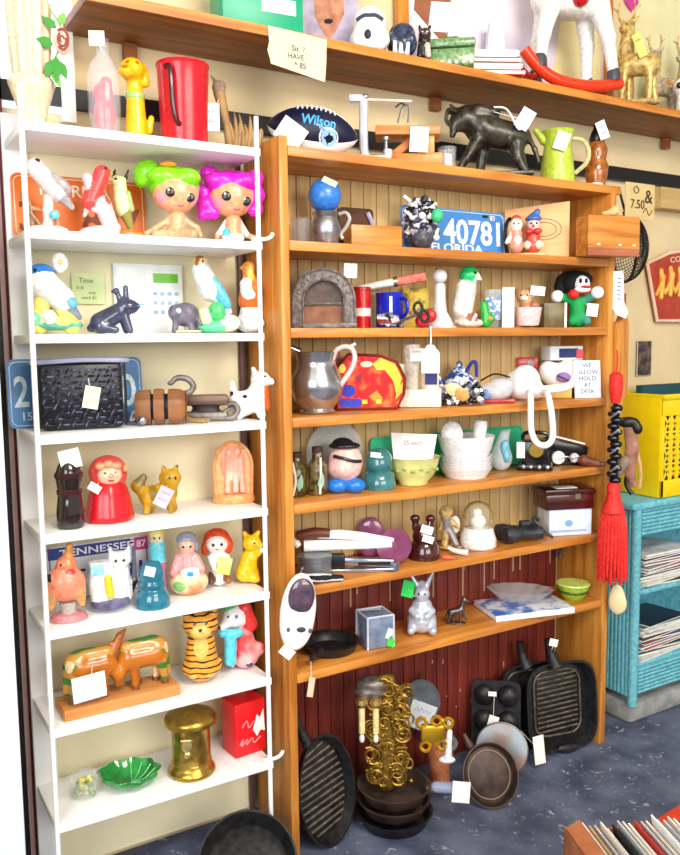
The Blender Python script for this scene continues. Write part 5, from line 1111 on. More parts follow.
t = T('white_paper_pack', 'crumpled white paper pack with violet print', 'pack', 557, 1.80, T3+.0325); p = t.P
t.add('pack', [blob([E((0,0,12),(17,10,12)), E((10,-2,18),(9,8,10)), E((-9,0,16),(9,8,10))], 2, 1.3, fl((246,246,250), .6))]); t.add('print', [ell((6,-10.5,10),(7,2,5), fl((150,110,170)))])
t.add('mark', [tube([(0,-11.5,12),(6,-12,9),(12,-11,6)], 1.1, INK, 5)])
t = T('blue_white_carton', 'flat white carton with a navy printed band balanced on the paper pack', 'carton', 562, 1.81, T3+.112, rz=.6); p = t.P
t.add('carton', [box((0,0,7), (38,16,14), fl((226,238,246)), .6)]); t.add('label', [box((2,-8.2,7), (22,.6,9), fl((40,56,110)))]); t.add('label', [box((15,-8.3,6), (8,.6,9), fl((220,80,90)))])
t = T('white_notice', 'white notice with blue handwritten lines at the end of the shelf', 'notice', 588, 1.728, T3, tilt=-.2, rz=.25); p = t.P
t.add('sheet', [box((0,0,19), (26,.7,38), fl((238,242,252)))])
t.add('lettering', [txt(s_, 4.4, fl((70,80,150)), (0,-.6,33-6.6*i), ex=.1) for i, s_ in enumerate(('WE','ALLOW','HOLD','AT','DESK'))])
# ================================================================ fifth wooden shelf
T4 = OZ[4]
t = T('clear_glass_plate', 'large clear glass plate standing on edge at the back', 'plate', 335, 1.862, T4, tilt=-.06, rz=.50, k=.88); p = t.P
PG = mat('plate glass', (226,236,240), .12, alpha=.42, rgb2=(236,242,246), scale=50)
t.add('plate', [lathe([(.01,0),(22,0),(24,.8),(36,3),(37,4.2),(24,2.2),(22,1.6),(.01,1.6)], PG, 48, (0,0,37), (PI/2,0,0), flute=.01, nf=24)])
for r_ in (24,31): t.add('ring', [tube([(r_*math.cos(a),-3,37+r_*math.sin(a)) for a in [2*PI*k/32 for k in range(32)]], .7, PG, 5, closed=True, sm=0)])
for i, (u_, h_, y_, c_) in enumerate(((297,44,1.80,(120,116,50)),(318,48,1.79,(150,130,90)))):
    t = T('glass_jar', ('olive glass jar with a dark stopper in the corner','brown streaked glass jar beside the pink egg jar')[i], 'jar', u_, y_, T4); p = t.P
    t.add('glass', [lathe([(8,0),(9.5,2),(9.5,h_*.62),(6,h_*.75),(5,h_*.9)], mat('jar glass %d' % i, c_, .12, trans=.4, rgb2=(80,60,30), scale=60, contrast=(.45,.6)), 20, flute=.05, nf=7)]); t.add('stopper', [cyl(5.5,h_*.88,h_, mat('dark cork', (60,40,30), .6))])
    t.add('strip', [tube([(-4+6*i,-10,2),(-1+4*i,-11,h_*.4),(-4+7*i,-9,h_*.8)], 1.3, gl((226,226,214)), 6)]); t.add('leaf', [leaf((2,-11,6),(5,-12,24),7,mat('pale leaf',(150,190,170),.4))])
t = T('pink_egg_jar', 'pink egg shaped ceramic jar with black lid on two blue round feet', 'jar', 346, 1.775, T4); p = t.P
t.add('body', [blob([E((0,0,30),(17,14,20)), E((-10,-2,24),(7,8,8)), E((-2,-10,24),(8,6,7))], 4, 1.2, gl((246,190,180)))], smooth=180)
for x in (-8,9): t.add('foot', [ell((x,-5,7.5), (11,9,7.5), gl((30,120,220)))])
t.add('lid', [blob([E((-1,-2,47),(16,12,4)), E((-3,0,50),(10,8,5))], 2, 1.1, gl((26,24,34)))])
t.add('band', [tube([(-12,-12,38),(-2,-15,36),(8,-13,33),(15,-7,32)], 1.8, gl((26,24,34)), 7)])
t = T('teal_insulator', 'two tier teal glass insulator', 'insulator', 379, 1.775, T4); p = t.P
insul(t, .92, mat('grey teal glass', (40,110,120), .1, rgb2=(90,160,160), trans=.3, coat=.5), 2)
t.tag((-3,-12,35), 10, 5, (-.3,.1,0), lines=0, name='paper_label')
t = T('mint_tray', 'long mint green plastic tray standing at the back of the shelf', 'tray', X=(XU(372,1.875,.95)+XU(522,1.875,.95))/2, Y=1.876, Z=T4, s=1, wall=True, tilt=-.03)
w_ = XU(522,1.875,.95)-XU(372,1.875,.95); MT = fl((60,206,152), .35)
t.add('tray', [prism(rrect(w_,.112,.012,0,.056), .006, MT)]); t.add('rim', [tube([(x,-.001,z) for x, z in rrect(w_,.112,.012,0,.056)], .004, MT, 6, closed=True, sm=0)])
t = T('yellow_bowl', 'pale yellow green patterned mixing bowl', 'bowl', 413, 1.775, T4); p = t.P
t.add('bowl', [cup([(14,0),(15,1),(14.6,3),(21,10),(25,20),(26.5,27),(27.5,28)], mat('yellow bowl glaze', (234,230,150), .25, rgb2=(206,210,130), scale=40, coat=.3), 1.3, n=36)], smooth=60)
for k in range(9):
    a = PI+.25+k*.33; t.add('leaf_motif', [ell((23.6*math.cos(a),23.6*math.sin(a),16+2*(k % 2)), (2.6,1.2,2.0), gl((150,170,90)), 6)])
t = T('white_sign_card', 'white card sign propped in the yellow bowl', 'sign', 413, 1.79, T4+.052, tilt=-.08); p = t.P
t.add('card', [prism([(-19,0),(19,0),(24,29),(-22,31)], .7, fl((248,248,250)))]); t.add('lettering', [txt('25 each', 4.5, fl((190,130,150)), (0,-.5,21), ex=.1)])
zz = 0
for i in range(6):
    t = T('white_dish', ('white china dish at the bottom of the stack of six','white china dish second from the bottom of the stack','white china dish third from the bottom of the stack','white china dish fourth in the stack','white china dish fifth in the stack','deep white china dish topmost in the stack')[i], 'dish', 466, 1.785, T4+zz, group='stack of white dishes')
    h_ = 10 if i < 5 else 26; r_ = 26
    t.add('dish', [cup([(r_-6,0),(r_,h_)] if i < 5 else [(19,0),(25,12),(28,24),(28.5,26)], gl((248,248,252)), .9, n=36)]); zz += (2.9 if i < 5 else 0)*t.s+.0007
zd = zz
t = T('white_spoon_rest', 'round white ladle leaning in the top white dish', 'ladle', 455, 1.785, T4+zd+.006, tilt=-.1); p = t.P
t.add('bowl', [blob([E((-3,0,26),(11,4,13))], 1, 1.1, gl((246,240,244)))]); t.add('handle', [blob([C((-1,0,16),(3,0,3),4,3)], 1, 1.1, gl((246,240,244)))])
t = T('white_pestle', 'white pestle standing in the top white dish', 'pestle', 477, 1.785, T4+zd+.006, roll=.10); p = t.P
t.add('shaft', [lathe([(4.6,0),(5.6,8),(6.5,24),(7,34),(6,37),(.01,38.5)], gl((250,248,252)), 24)])
t = T('cellophane_bag', 'clear cellophane bag with pale blue contents', 'bag', 501, 1.81, T4, k=.92); p = t.P
t.add('bag', [blob([E((0,0,14),(12,9,14)), C((0,0,24),(3,0,40),9,5), C((3,0,36),(8,0,44),4,2)], 3, 1.2, CP)], smooth=180); t.add('contents', [blob([E((4,-8,26),(5,4,9)), E((6,-8,16),(4,4,6))], 2, 1.2, gl((120,196,220)))])
t = T('black_desk_telephone', 'black toy machine with a gold dial and nickel base', 'toy machine', 535, 1.775, T4); p = t.P
t.add('body', [box((0,2,16), (26,20,26), mat('black enamel', (16,15,18), .2), 2)]); t.add('dial', [cyl(7.5,0,3, mat('old gold', (170,140,60), .3, metal=.8), 24, (1,-8,20), (PI/2,0,0), bev=.8)]); t.add('base', [box((0,0,3), (34,26,6), mat('black enamel',(0,0,0)), 1.4)])
t.add('side_card', [box((-14,-9,20), (8,1,16), fl((246,246,246)))]); t.add('cradle', [tube([(-12,0,29),(-10,0,36),(10,0,36),(12,0,29)], 2, mat('black enamel',(0,0,0)), 8)])
for x in (-11,-4,4,12): t.add('stud', [sph((x,-13.5,4), 2.4, me((214,216,224)), 8)])
t = T('black_toy_locomotive', 'black toy locomotive with white stripe and pale wheel', 'toy', 564, 1.785, T4, rz=.30, k=.95); p = t.P
BE = mat('black enamel', (0,0,0))
t.add('body', [box((0,0,18), (46,16,14), BE, 2, rot=(0,.22,0))]); t.add('stripe', [box((1,-3,27.5), (40,4,1.6), fl((250,250,252)), rot=(0,.26,0))]); t.add('cab', [box((-18,0,14), (12,16,28), BE, 1.5)])
for x, z, r_, c_ in ((-9,8,7,(240,240,236)),(8,7.5,5,(200,200,210)),(20,5.6,4,(190,190,200))): t.add('wheel', [cyl(r_,0,3, gl(c_), 24, (x,-7.6,z+1), (PI/2,0,0), bev=.8)])
t.add('chassis', [box((2,2,4), (44,12,8), BE, 1)])
for x in (0,12): t.add('rod', [tube([(x-9,-11,8),(x,-11.4,10),(x+6,-11,7)], 1.0, me((200,200,206)), 6)])
t = T('leather_holster', 'reddish brown leather holster lying at the shelf end', 'holster', 592, 1.712, T4, k=.70); p = t.P
LT = mat('oxblood leather', (90,40,30), .45, rgb2=(140,76,56), scale=40)
t.add('pouch', [blob([C((-12,0,9),(6,-2,6),8,5), C((6,-2,6),(16,-6,5),5,3.4)], 2, 1.1, LT)], smooth=180); t.add('buckle', [tube([(12,-9,6),(17,-10,6),(17,-10,11),(12,-9,11)], .9, me((200,190,180)), 6, closed=True, sm=0)])
# ================================================================ sixth wooden shelf
T5 = OZ[5]
t = T('grey_film_tin', 'round grey film tin at the near end of the shelf', 'tin', 315, 1.785, T5); p = t.P
t.add('tin', [cyl(17,0,20, mat('grey tin', (116,120,126), .3, metal=.6, rgb2=(150,154,160), scale=20), 32, bev=1)]); t.add('lid', [cyl(17.6,15,21, mat('grey tin',(0,0,0)), 32, bev=1)])
t = T('white_curling_iron', 'long white electric curling iron with a brown grip end resting on the grey tin', 'curling iron', 344, 1.775, T5+.052, rz=.05); p = t.P
t.add('barrel', [tube([(-40,0,6),(-10,0,6),(20,0,5.5),(48,0,5)], [6,5.4,4.2,2.6], PLS, 12)]); t.add('clamp', [tube([(-30,0,17),(-5,0,17),(20,0,14),(50,0,10)], [3.4,5,4.6,2], PLS, 10)])
t.add('grip', [tube([(-47,0,16),(-30,0,19),(-14,0,18)], [5,5.6,5], mat('brown grip', (110,60,44), .4), 10)]); t.add('hinge', [tube([(-45,0,6),(-48,0,10),(-46,0,14)], 3.4, PLS, 8)])
t = T('chrome_stapler', 'long chrome stapler lying in front of the curling iron', 'stapler', 362, 1.745, T5, rz=.08); p = t.P
CH = me((176,180,192), .2)
t.add('base', [box((0,0,2), (64,11,4), CH, 1)]); t.add('arm', [box((2,0,10), (60,9,8), CH, 1.5, rot=(0,.06,0))]); t.add('magazine', [box((-24,0,12), (14,10,13), mat('dark steel', (50,50,56), .3, metal=.6), 1)]); t.add('slot', [box((12,-4.8,9), (32,1,3), BLACK)]); t.add('nose', [cyl(5.5,0,9, CH, 20, (32,0,0), bev=1)])
t = T('striped_cloth', 'black and white striped cloth folded at the front of the shelf', 'cloth', 322, 1.718, T5, k=.85, rz=.2); p = t.P
STR = mat('striped cloth', (18,18,22), .8, rgb2=(226,228,236), kind='wave', scale=22, contrast=(.62,.7))
t.add('cloth', [blob([E((-6,0,5),(20,8,5)), C((-20,0,6),(22,-3,4),5,4)], 3, 1.2, STR)], smooth=180)
PGL = mat('amethyst glass', (170,90,140), .1, rgb2=(196,120,166), trans=.4, coat=.4)
t = T('amethyst_dish', 'tall amethyst pink glass dish standing upright at the back', 'dish', 371, 1.853, T5, k=.92); p = t.P
t.add('dish', [blob([E((0,0,22),(16,5,22)), E((0,-3,8),(13,6,8))], 3, 1.2, PGL)], smooth=180)
t = T('amethyst_saucer', 'low amethyst pink glass saucer tilted beside the brown insulator', 'saucer', 396, 1.785, T5, tilt=0); p = t.P
t.add('saucer', [lathe([(.01,0),(8,0),(17,5),(18,7),(16,6),(8,2),(.01,1.6)], PGL, 36, (0,0,12), (1.0,-.5,0)), ], smooth=60); t.add('foot', [blob([E((0,3,5),(11,6,5))], 1, 1.1, PGL)])
t = T('brown_insulator', 'glossy dark brown ceramic insulator with twin knobs and a white tag', 'insulator', 424, 1.765, T5); p = t.P
DB2 = mat('dark brown glaze', (44,16,12), .12, rgb2=(80,30,22), coat=.6)
t.add('body', [lathe([(16,0),(16.5,3),(14,14),(11,18),(12,21),(10,30),(8,33)], DB2, 32)], smooth=55)
for x in (-8,6): t.add('knob', [blob([C((x,0,30),(x*1.1,0,38),4,3), E((x*1.1,0,40),(5,4,4))], 1.5, 1, DB2)])
t.tag((3,-11,31), 12, 8, (-.1,.3,0), lines=1, string=(6,-6,38)); t.tag((4,-13,22), 11, 7, (-.1,.3,0), lines=1)
t = T('gilt_cherub', 'small gilt and pewter cherub figurine', 'figurine', 448, 1.80, T5); p = t.P
t.add('body', [blob([E((-2,0,37),(7,6,7),GD2), C((-1,0,18),(-2,0,30),5,5,mat('aged silver',(150,140,140),.35,metal=.4)), C((-2,-1,18),(-4,-3,3),4,3,GD2), C((2,-1,18),(8,-5,6),4,3,mat('aged silver',(0,0,0))), C((4,0,28),(10,2,22),3,2,GD2), C((-5,0,28),(-9,-3,20),2.6,2,GD2)], 2, 1)])
t.add('base', [ell((2,0,2),(12,8,2.4), GD2)]); t.add('wing', [ell((7,4,24),(5,2,9), gl((226,214,200)))]); 
t = T('white_shell_spoon', 'small pale porcelain spoon lying by the cherub', 'spoon', 458, 1.735, T5, rz=-.2); p = t.P
t.add('spoon', [tube([(-10,0,6),(-2,0,3),(10,0,2.4)], [1.6,2.4,3.4], gl((240,232,240)), 8)])
t = T('snow_globe', 'snow globe with a white round base and a white figure inside', 'snow globe', 478, 1.775, T5); p = t.P
t.add('base', [lathe([(17,0),(18.5,2),(18,9),(15,18),(13,20)], gl((248,244,244)), 32)], smooth=60); t.add('dome', [lathe([(13,20),(15,26),(15,33),(12,40),(6,45),(.01,46)], gs((240,236,206)), 28)]); t.add('figure', [blob([E((0,0,26),(8,7,7)), E((-1,-2,35),(5,5,5))], 2, 1, gl((246,240,244)))]); t.add('ring', [tube([(13.5*math.cos(a),0,32+13.5*math.sin(a)) for a in [-.3+(PI+.6)*k/14 for k in range(15)]], 1.3, mat('old gold',(0,0,0)), 7)])
t = T('black_binoculars', 'black binoculars with strap lying on the shelf', 'binoculars', 519, 1.765, T5, rz=.5); p = t.P
BN = mat('binocular black', (28,30,34), .35, rgb2=(60,64,70), scale=40)
for y in (-8,7): t.add('barrel', [lathe([(8,-20),(8.5,-14),(6,-4),(5,8),(6.5,16),(6.5,20)], BN, 22, (0,y,9), (0,PI/2,0))])
t.add('bridge', [box((2,0,12), (10,14,6), BN, 1.5)]); t.add('focus_wheel', [cyl(4,-5,5, BN, 18, (6,0,17), (0,PI/2,0), bev=.6)])
t.add('strap', [tube([(18,7,14),(24,4,20),(14,-2,22),(22,-10,12),(30,-14,4)], 1.6, BN, 7)])
t = T('blue_white_box', 'pale blue and white printed box under the mahogany box', 'box', 564, 1.768, T5, rz=.45, k=.93); p = t.P
t.add('box', [box((0,0,14), (48,30,28), fl((214,228,242), .4), .6)]); 
for x, y, rz_ in ((-2,-15.4,0),(24.4,0,PI/2)): t.add('print', [xf([prism(oval(9,7,0,13), .5, fl((120,170,220)))], (x,y,0), (0,0,rz_))[0]])
t.add('print', [box((-2,-15.4,5),(40,.5,2), fl((150,180,220)))])
hb = 28*t.s+.0008
t = T('mahogany_box', 'dark mahogany cigar box with a white card on its lid', 'box', 563, 1.768, T5+hb, rz=.45, k=.93); p = t.P
MH = mat('mahogany', (52,12,12), .22, rgb2=(84,24,22), kind='grain', scale=3, coat=.4)
t.add('body', [box((0,0,8), (54,34,16), MH, .8)]); t.add('lid', [box((0,0,19), (57,37,6), MH, 1.2)]); t.add('clasp', [box((8,-17.8,14), (6,1,6), me((170,150,120)))]); t.add('card', [box((-2,-6,22.3), (24,14,.5), fl((240,238,236)))])
t = T('orange_charm', 'tiny orange glass charm on the shelf edge', 'charm', 446, 1.716, T5); p = t.P
t.add('charm', [blob([E((0,0,2.4),(5,3,2.6)), E((5,0,2),(3,2.6,2.2))], 1, .8, gl((236,100,60)))])
t = T('hanging_key_ring', 'bundle of grey keys hanging below the sixth wooden shelf', 'keys', X=XU(559,1.86,.62), Y=1.86, Z=T5-.115, s=.0028, rest=False); p = t.P
for i, (x, a) in enumerate(((-3,.1),(2,-.15),(0,.3))): t.add('key', [xf([tube([(4*math.cos(q),0,24+4*math.sin(q)) for q in [2*PI*k/8 for k in range(8)]], 1.2, me((160,160,166)), 6, closed=True), tube([(0,0,20),(0,0,2)], 1.2, me((160,160,166)), 6), box((2,0,4),(4,1,4), me((160,160,166)))], (x,-2*i,0), (0,a,0))[0], xf([tube([(0,0,20),(0,0,2)], 1.2, me((160,160,166)), 6), box((2,0,4),(4,1,4), me((160,160,166)))], (x,-2*i,0), (0,a,0))[0]])
t.add('cord', [tube([(0,-2,27),(0,-1,29),(0,0,31.5)], .7, fl((210,200,190)), 5)])
# ================================================================ seventh wooden shelf
T6 = OZ[6]
t = T('black_skillet', 'flat black iron skillet on the seventh shelf with a hanging paper tag', 'skillet', 330, 1.796, T6, k=.95); p = t.P
def skillet(t, r, h, m, hl=26, ha=-PI/2, hw=3.6, spout=True, holed=True):
    t.add('pan', [cup([(r*.80,0),(r*.84,.8),(r*.97,h-1),(r*1.02,h-.6),(r*1.02,h)], m, 1.6, n=44)], smooth=50)
    d = np.array((math.cos(ha), math.sin(ha), 0))
    P = [d*(r*.9)+np.array((0,0,h*.72)), d*(r+hl*.3)+np.array((0,0,h*.8)), d*(r+hl*.75)+np.array((0,0,h*.86)), d*(r+hl)+np.array((0,0,h*.86))]
    t.add('handle', [tube([tuple(x) for x in P], [hw*1.5,hw*.8,hw,hw*.7], m, 10)])
skillet(t, 31, 11, IRON, 20, -PI*.62)
t.tag((-19,-66,-12), 6, 20, (0,.15,0), lines=0, string=(-19,-54,9), m=fl((222,200,170)))
t = T('grey_glass_cube', 'smoky blue grey glass cube box with a green sticker', 'box', 375, 1.765, T6, rz=.42); p = t.P
BG = mat('smoky blue glass', (96,108,136), .12, rgb2=(136,150,176), scale=30, coat=.5)
t.add('cube', [box((0,0,16), (28,28,32), BG, 1)]); EG = fl((196,204,220), .3)
for x in (-14,14):
    for y in (-14,14): t.add('edge', [box((x,y,16), (1.8,1.8,32.6), EG)])
t.add('edge', [tube([(-14,-14,32),(14,-14,32),(14,14,32),(-14,14,32)], 1.1, EG, 5, closed=True, sm=0)])
t.add('sticker', [prism([(6,2),(13,-1),(15,5),(11,12),(7,8)], .6, fl((70,210,70)), (0,-15.2,0))]); t.add('price_patch', [prism([(4,10),(12,6),(13,18),(8,20)], .5, fl((210,222,236)), (0,-15.2,0))])
t = T('silver_rabbit', 'silver grey rabbit figurine with long ears and a green tag', 'figurine', 422, 1.77, T6, k=.97); p = t.P
SR = mat('silver glaze', (186,196,216), .25, metal=.35, rgb2=(216,222,236), scale=60)
t.add('body', [blob([C((0,0,12),(0,0,24),15,11,SR), E((0,-3,39),(8,8,8),SR), C((-4,0,45),(-12,0,59),3,1.6,SR), C((4,0,45),(11,0,60),3,1.6,SR), C((-10,-6,22),(-5,-12,18),4,3.4,SR), C((10,-6,22),(5,-12,18),4,3.4,SR), C((-9,-6,6),(-11,-14,3.6),6,4,SR), C((9,-6,6),(11,-14,3.6),6,4,SR), E((0,2,44),(5,4,8),SR), E((-3,-10,41),1.2,BK,paint=True), E((3,-10,41),1.2,BK,paint=True)], 3, 1.1)], smooth=180)
t.tag((-14,-7,45), 12, 17, (0,.2,0), m=fl((40,214,90)), lines=0, string=(-4,-4,34))
t = T('pewter_horse', 'tiny pewter horse figurine', 'figurine', 456, 1.775, T6); p = t.P
t.add('body', [blob([C((-4,0,12),(5,0,14),3.6,3.6), C((5,0,15),(8,0,24),3,2.4), C((8,0,25),(12,0,23),2.2,1.4), C((-5,-2,10),(-8,-2,1.6),1.8,1.4), C((-3,2,10),(-2,2,1.6),1.8,1.4), C((5,-2,11),(4,-2,1.6),1.8,1.4), C((6,2,11),(10,2,4),1.8,1.2), C((-7,0,13),(-11,0,5),1.6,1)], 1.6, .8, me((120,112,110)))]); t.add('base', [ell((0,0,1),(10,5,1.2), me((120,112,110)))])
t = T('blue_print_platter', 'flat white book of blue prints under clear wrap', 'book', 523, 1.765, T6, rz=.50); p = t.P
BPR = mat('blue print cover', (70,110,190), .2, rgb2=(226,232,244), scale=26, contrast=(.42,.6), coat=.4)
t.add('pages', [box((0,0,2.6), (84,50,5), fl((244,246,250)), .4)]); t.add('cover', [box((0,0,5.4), (85,51,.8), BPR, .2)]); t.add('spine_edge', [box((0,-25.4,2.6), (85,.8,5.4), fl((236,240,246)))])
hb = 6*t.s+.0006
t = T('clear_candy_dish', 'scalloped clear glass dish sitting on the blue print book', 'dish', 520, 1.785, T6+hb); p = t.P
t.add('dish', [cup([(17,0),(19,1),(28,9),(33,13)], gs((210,218,222), .12), 1.2, n=72, flute=.04, nf=12, sq=(1,.62))])
t = T('green_bowl', 'small lime green glazed bowl with a dark ring at the far end', 'bowl', 573, 1.757, T6, k=.9); p = t.P
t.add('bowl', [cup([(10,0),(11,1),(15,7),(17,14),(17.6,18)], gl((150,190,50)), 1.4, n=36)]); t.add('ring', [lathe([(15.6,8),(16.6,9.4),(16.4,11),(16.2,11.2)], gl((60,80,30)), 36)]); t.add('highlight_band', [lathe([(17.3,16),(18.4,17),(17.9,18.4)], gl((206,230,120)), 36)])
t = T('white_door_intercom', 'oval white wall phone with a dark oval window hung on the near post', 'intercom', X=XU(296,1.665,.64), Y=1.678, Z=.548, s=.00224, rest=False, rz=.12, roll=.13); p = t.P
t.add('shell', [blob([E((0,0,36),(19,7,42)), E((0,-2,24),(17,7,28))], 3, 1.2, fl((244,244,238), .3))], smooth=180)
t.add('window', [ell((1,-5.6,54), (14,4.4,20), mat('smoky window', (44,44,60), .08, rgb2=(110,80,100), scale=30, coat=.6))])
t.add('speaker', [ell((4,-8.6,20),(5,1.4,3), fl((60,62,70)))])
for x in (-9,14): t.add('button', [ell((x,-7.6,19),(2,1.4,2.6), fl((90,92,110)))])
t.tag((-8,-8,-5), 15, 11, (0,.6,0), lines=0, string=(-6,-7,6)); t.add('hook', [tube([(0,7,70),(0,9,80),(0,2,82)], 1.2, me((150,150,160)), 6)])
# ================================================================ iron ware on the floor
def ridged(t, pan_out, h, m, ridges, hl, s=1):
    pass
t = T('oval_grill_pan', 'long oval ridged cast iron grill pan standing on edge by the near post', 'grill pan', X=.988, Y=1.690, Z=0, s=.00235, rz=.70, tilt=-.16); p = t.P
ow, oh = 78, 118
def dish_upright(t, w, h, d, m, cz, floor_m=None, rim=2.2, n=40, sq=2.6):
    """shallow pan standing on its edge, mouth towards -y"""
    def O(a, sc):
        c, s_ = math.cos(a), math.sin(a); q = 2/sq
        return (w/2*sc*math.copysign(abs(c)**q, c), cz+h/2*sc*math.copysign(abs(s_)**q, s_))
    rings = [(.86,d),(.90,d-.6),(1.0,1),(1.03,0),(1.03,-1),(.985,-1),(.96,1.5),(.87,d-2.2),(.86,d-2.4)]
    V, Fs = [], []
    for sc, y in rings:
        for k in range(n):
            x, z = O(2*PI*k/n, sc); V.append((x, y, z))
    for i in range(len(rings)-1):
        for k in range(n): Fs.append([i*n+k, (i+1)*n+k, (i+1)*n+(k+1) % n, i*n+(k+1) % n])
    Fs.append([k for k in range(n)]); Fs.append([(len(rings)-1)*n+k for k in range(n)][::-1])
    t.add('pan', [(np.array(V, float), Fs, m)], smooth=50)
dish_upright(t, 74, 116, 13, IRON, 60, sq=2)
RM = mat('worn ridge', (60,54,48), .45, metal=.3, rgb2=(116,104,88), scale=60)
for k in range(13):
    z = 16+k*7.2; wz = 30*math.sqrt(max(0, 1-((z-60)/52)**2)); wz2 = 30*math.sqrt(max(0, 1-((z+8-60)/52)**2))
    if wz < 5: continue
    t.add('ridge', [tube([(-wz,9.6,z-4),(wz2,9.6,z+5)], 1.5, RM, 6, sm=0)])
t.add('handle', [tube([(-14,6,112),(-20,8,128),(-24,9,146)], [7,4.6,4], IRON, 10)])
# stack of skillets
zz = 0
SK = [('cast iron skillet at the bottom of the floor stack',42,15,IRON,1.2),('cast iron skillet in the middle of the floor stack',40,14,IRON2,2.4),('cast iron skillet on top of the floor stack with a handle tag',40,15,IRON2,-.12)]
stack_top = None
for i, (lb, r_, h_, m_, ha) in enumerate(SK):
    t = T('cast_iron_skillet', lb, 'skillet', X=1.178, Y=1.700, Z=zz, s=.00238, group='stacked skillets on the floor')
    skillet(t, r_, h_, m_, 34, ha, 4.2)
    if i == 2:
        t.tag((72,-18,16), 19, 24, (0,.06,0), m=fl((246,248,252)), lines=0); t.add('handle_sleeve', [blob([C((46,-5,14),(66,-10,16),6,6)], 1, 1.2, mat('pale blue sleeve', (150,160,190), .4))])
    zz += h_*t.s+.0006
t = T('brass_sconce', 'tall scrolled brass wall sconce leaning in the stacked skillets', 'sconce', X=1.172, Y=1.717, Z=zz-.031, s=.00242, tilt=-.06); p = t.P
BR2 = mat('aged brass', (104,76,24), .36, metal=.8, rgb2=(190,150,64), scale=60, bump=.2)
def scroll(cx, cz, r, d=1, y=-2, w=1.6, turns=1.6, a0=0):
    return tube([(cx+d*r*(1-.55*q)*math.cos(a0+q*turns*2*PI), y-1.5*q, cz+r*(1-.55*q)*math.sin(a0+q*turns*2*PI)) for q in [k/14 for k in range(15)]], [w]*15, BR2, 7, sm=2)
t.add('back_plate', [blob([C((-2,2,4),(0,2,116),11,8), E((0,0,56),(18,5,24)), E((-6,0,20),(16,5,16)), E((4,0,92),(15,5,20))], 6, 1.8, BR2)], smooth=180)
for cx, cz, r, d, a in ((-14,14,11,1,0),(10,12,10,-1,1),(-16,36,11,-1,2),(14,34,12,1,1),(-12,62,11,1,3),(14,84,11,-1,.5),(2,100,10,1,2),(20,106,9,1,1),(-4,116,8,-1,0),(16,60,10,1,2.4),(-2,46,9,-1,1)):
    t.add('scroll', [scroll(cx, cz, r, d, a0=a, y=-7)])
rq = random.Random(77)
for k in range(40):
    cz = 8+2.7*k+rq.uniform(-2,2); cx = rq.uniform(-24,26)*(1-.25*abs(cz-60)/60); t.add('scroll', [scroll(cx, cz, rq.uniform(5,10), rq.choice((-1,1)), a0=rq.uniform(0,6), y=-5-rq.random()*5, w=1.15, turns=1.5)])
for k in range(34):
    rn_ = random.Random(k); t.add('boss', [sph((rn_.uniform(-24,26),-8,rn_.uniform(8,112)), rn_.uniform(1.6,3), BR2, 6)])
for x in (-28,-13):
    t.add('candle_tube', [cyl(3.4,62,92, gl((236,214,150)), 16, (x,-10,0))]); t.add('candle_cup', [lathe([(4,90),(7,94),(6.5,99),(3,101)], me((226,196,120)), 18, (x,-10,0))]); t.add('drop', [ell((x,-10,56),(3,3,5), gl((240,234,220)))])
t.add('drip_tin', [blob([E((-14,0,112),(20,12,10)), E((-18,-2,104),(18,11,8))], 3, 1.4, mat('dull tin', (70,62,56), .4, metal=.6, rgb2=(150,140,134), scale=30))], smooth=180)
t.add('arm', [box((48,-8,62), (26,8,20), me((230,180,50)), 3)])
for x, z in ((36,74),(52,76),(64,74),(40,48),(58,50)): t.add('arm_scroll', [tube([(x+5*math.cos(a),-10,z+5*math.sin(a)) for a in [2*PI*k/10 for k in range(10)]], 2, me((230,180,50)), 7, closed=True)])
t.add('pale_bracket', [blob([C((66,-8,64),(64,-10,38),3,4), E((63,-10,34),(9,4,4))], 2, 1.2, gl((224,226,232)))])
t = T('oval_pan_lid', 'blue grey oval aluminium pan lid leaning on the red backboard with a note', 'lid', X=1.395, Y=1.868, Z=.155, s=.00272, tilt=-.02, rest=False); p = t.P
t.add('lid', [lathe([(.01,0),(15,.6),(18,2),(18.6,3.4),(16,2.6),(.01,2.2)], mat('blue grey metal', (112,122,132), .35, metal=.6, rgb2=(156,164,170), scale=30), 40, (0,-3,24), (PI/2,0,0), sq=(1.05,1.28))])
t.tag((-1,-8,8), 27, 30, (0,.32,0), m=fl((232,240,250)), lines=3, name='note', string=(0,-6,24)); t.add('hanger', [tube([(0,-3,46),(0,2,50),(0,3,44)], 1, me((150,150,150)), 6)])
t = T('rusty_grinder', 'rusty orange iron meat grinder body with a grey ring', 'grinder', X=1.372, Y=1.755, Z=0, s=.0020); p = t.P
RU = mat('rust orange', (150,76,44), .6, rgb2=(206,130,92), scale=30, bump=.2)
t.add('body', [blob([C((0,0,4),(0,0,60),14,15,RU), C((-16,0,70),(8,0,66),8,11,RU), E((2,-2,46),(17,12,18),RU)], 5, 1.5)], smooth=180)
t.add('ring', [lathe([(5,-4),(11,-4),(11,5),(5,5),(5,-4)], mat('grey iron ring', (140,140,138), .4, metal=.5), 28, (13,-14,68), (PI/2,0,.3))]); t.add('clamp_foot', [box((0,0,3), (30,26,6), RU, 1.5)]); t.add('white_knob', [ell((14,-6,92),(5,5,8), gl((236,236,236))), tube([(14,-5,88),(15,-5,78)], 2, RU, 7)])
t = T('copper_disc', 'round grey and copper griddle disc standing behind the brown skillet', 'griddle', X=1.565, Y=1.715, Z=0, s=.0025, tilt=-.30); p = t.P
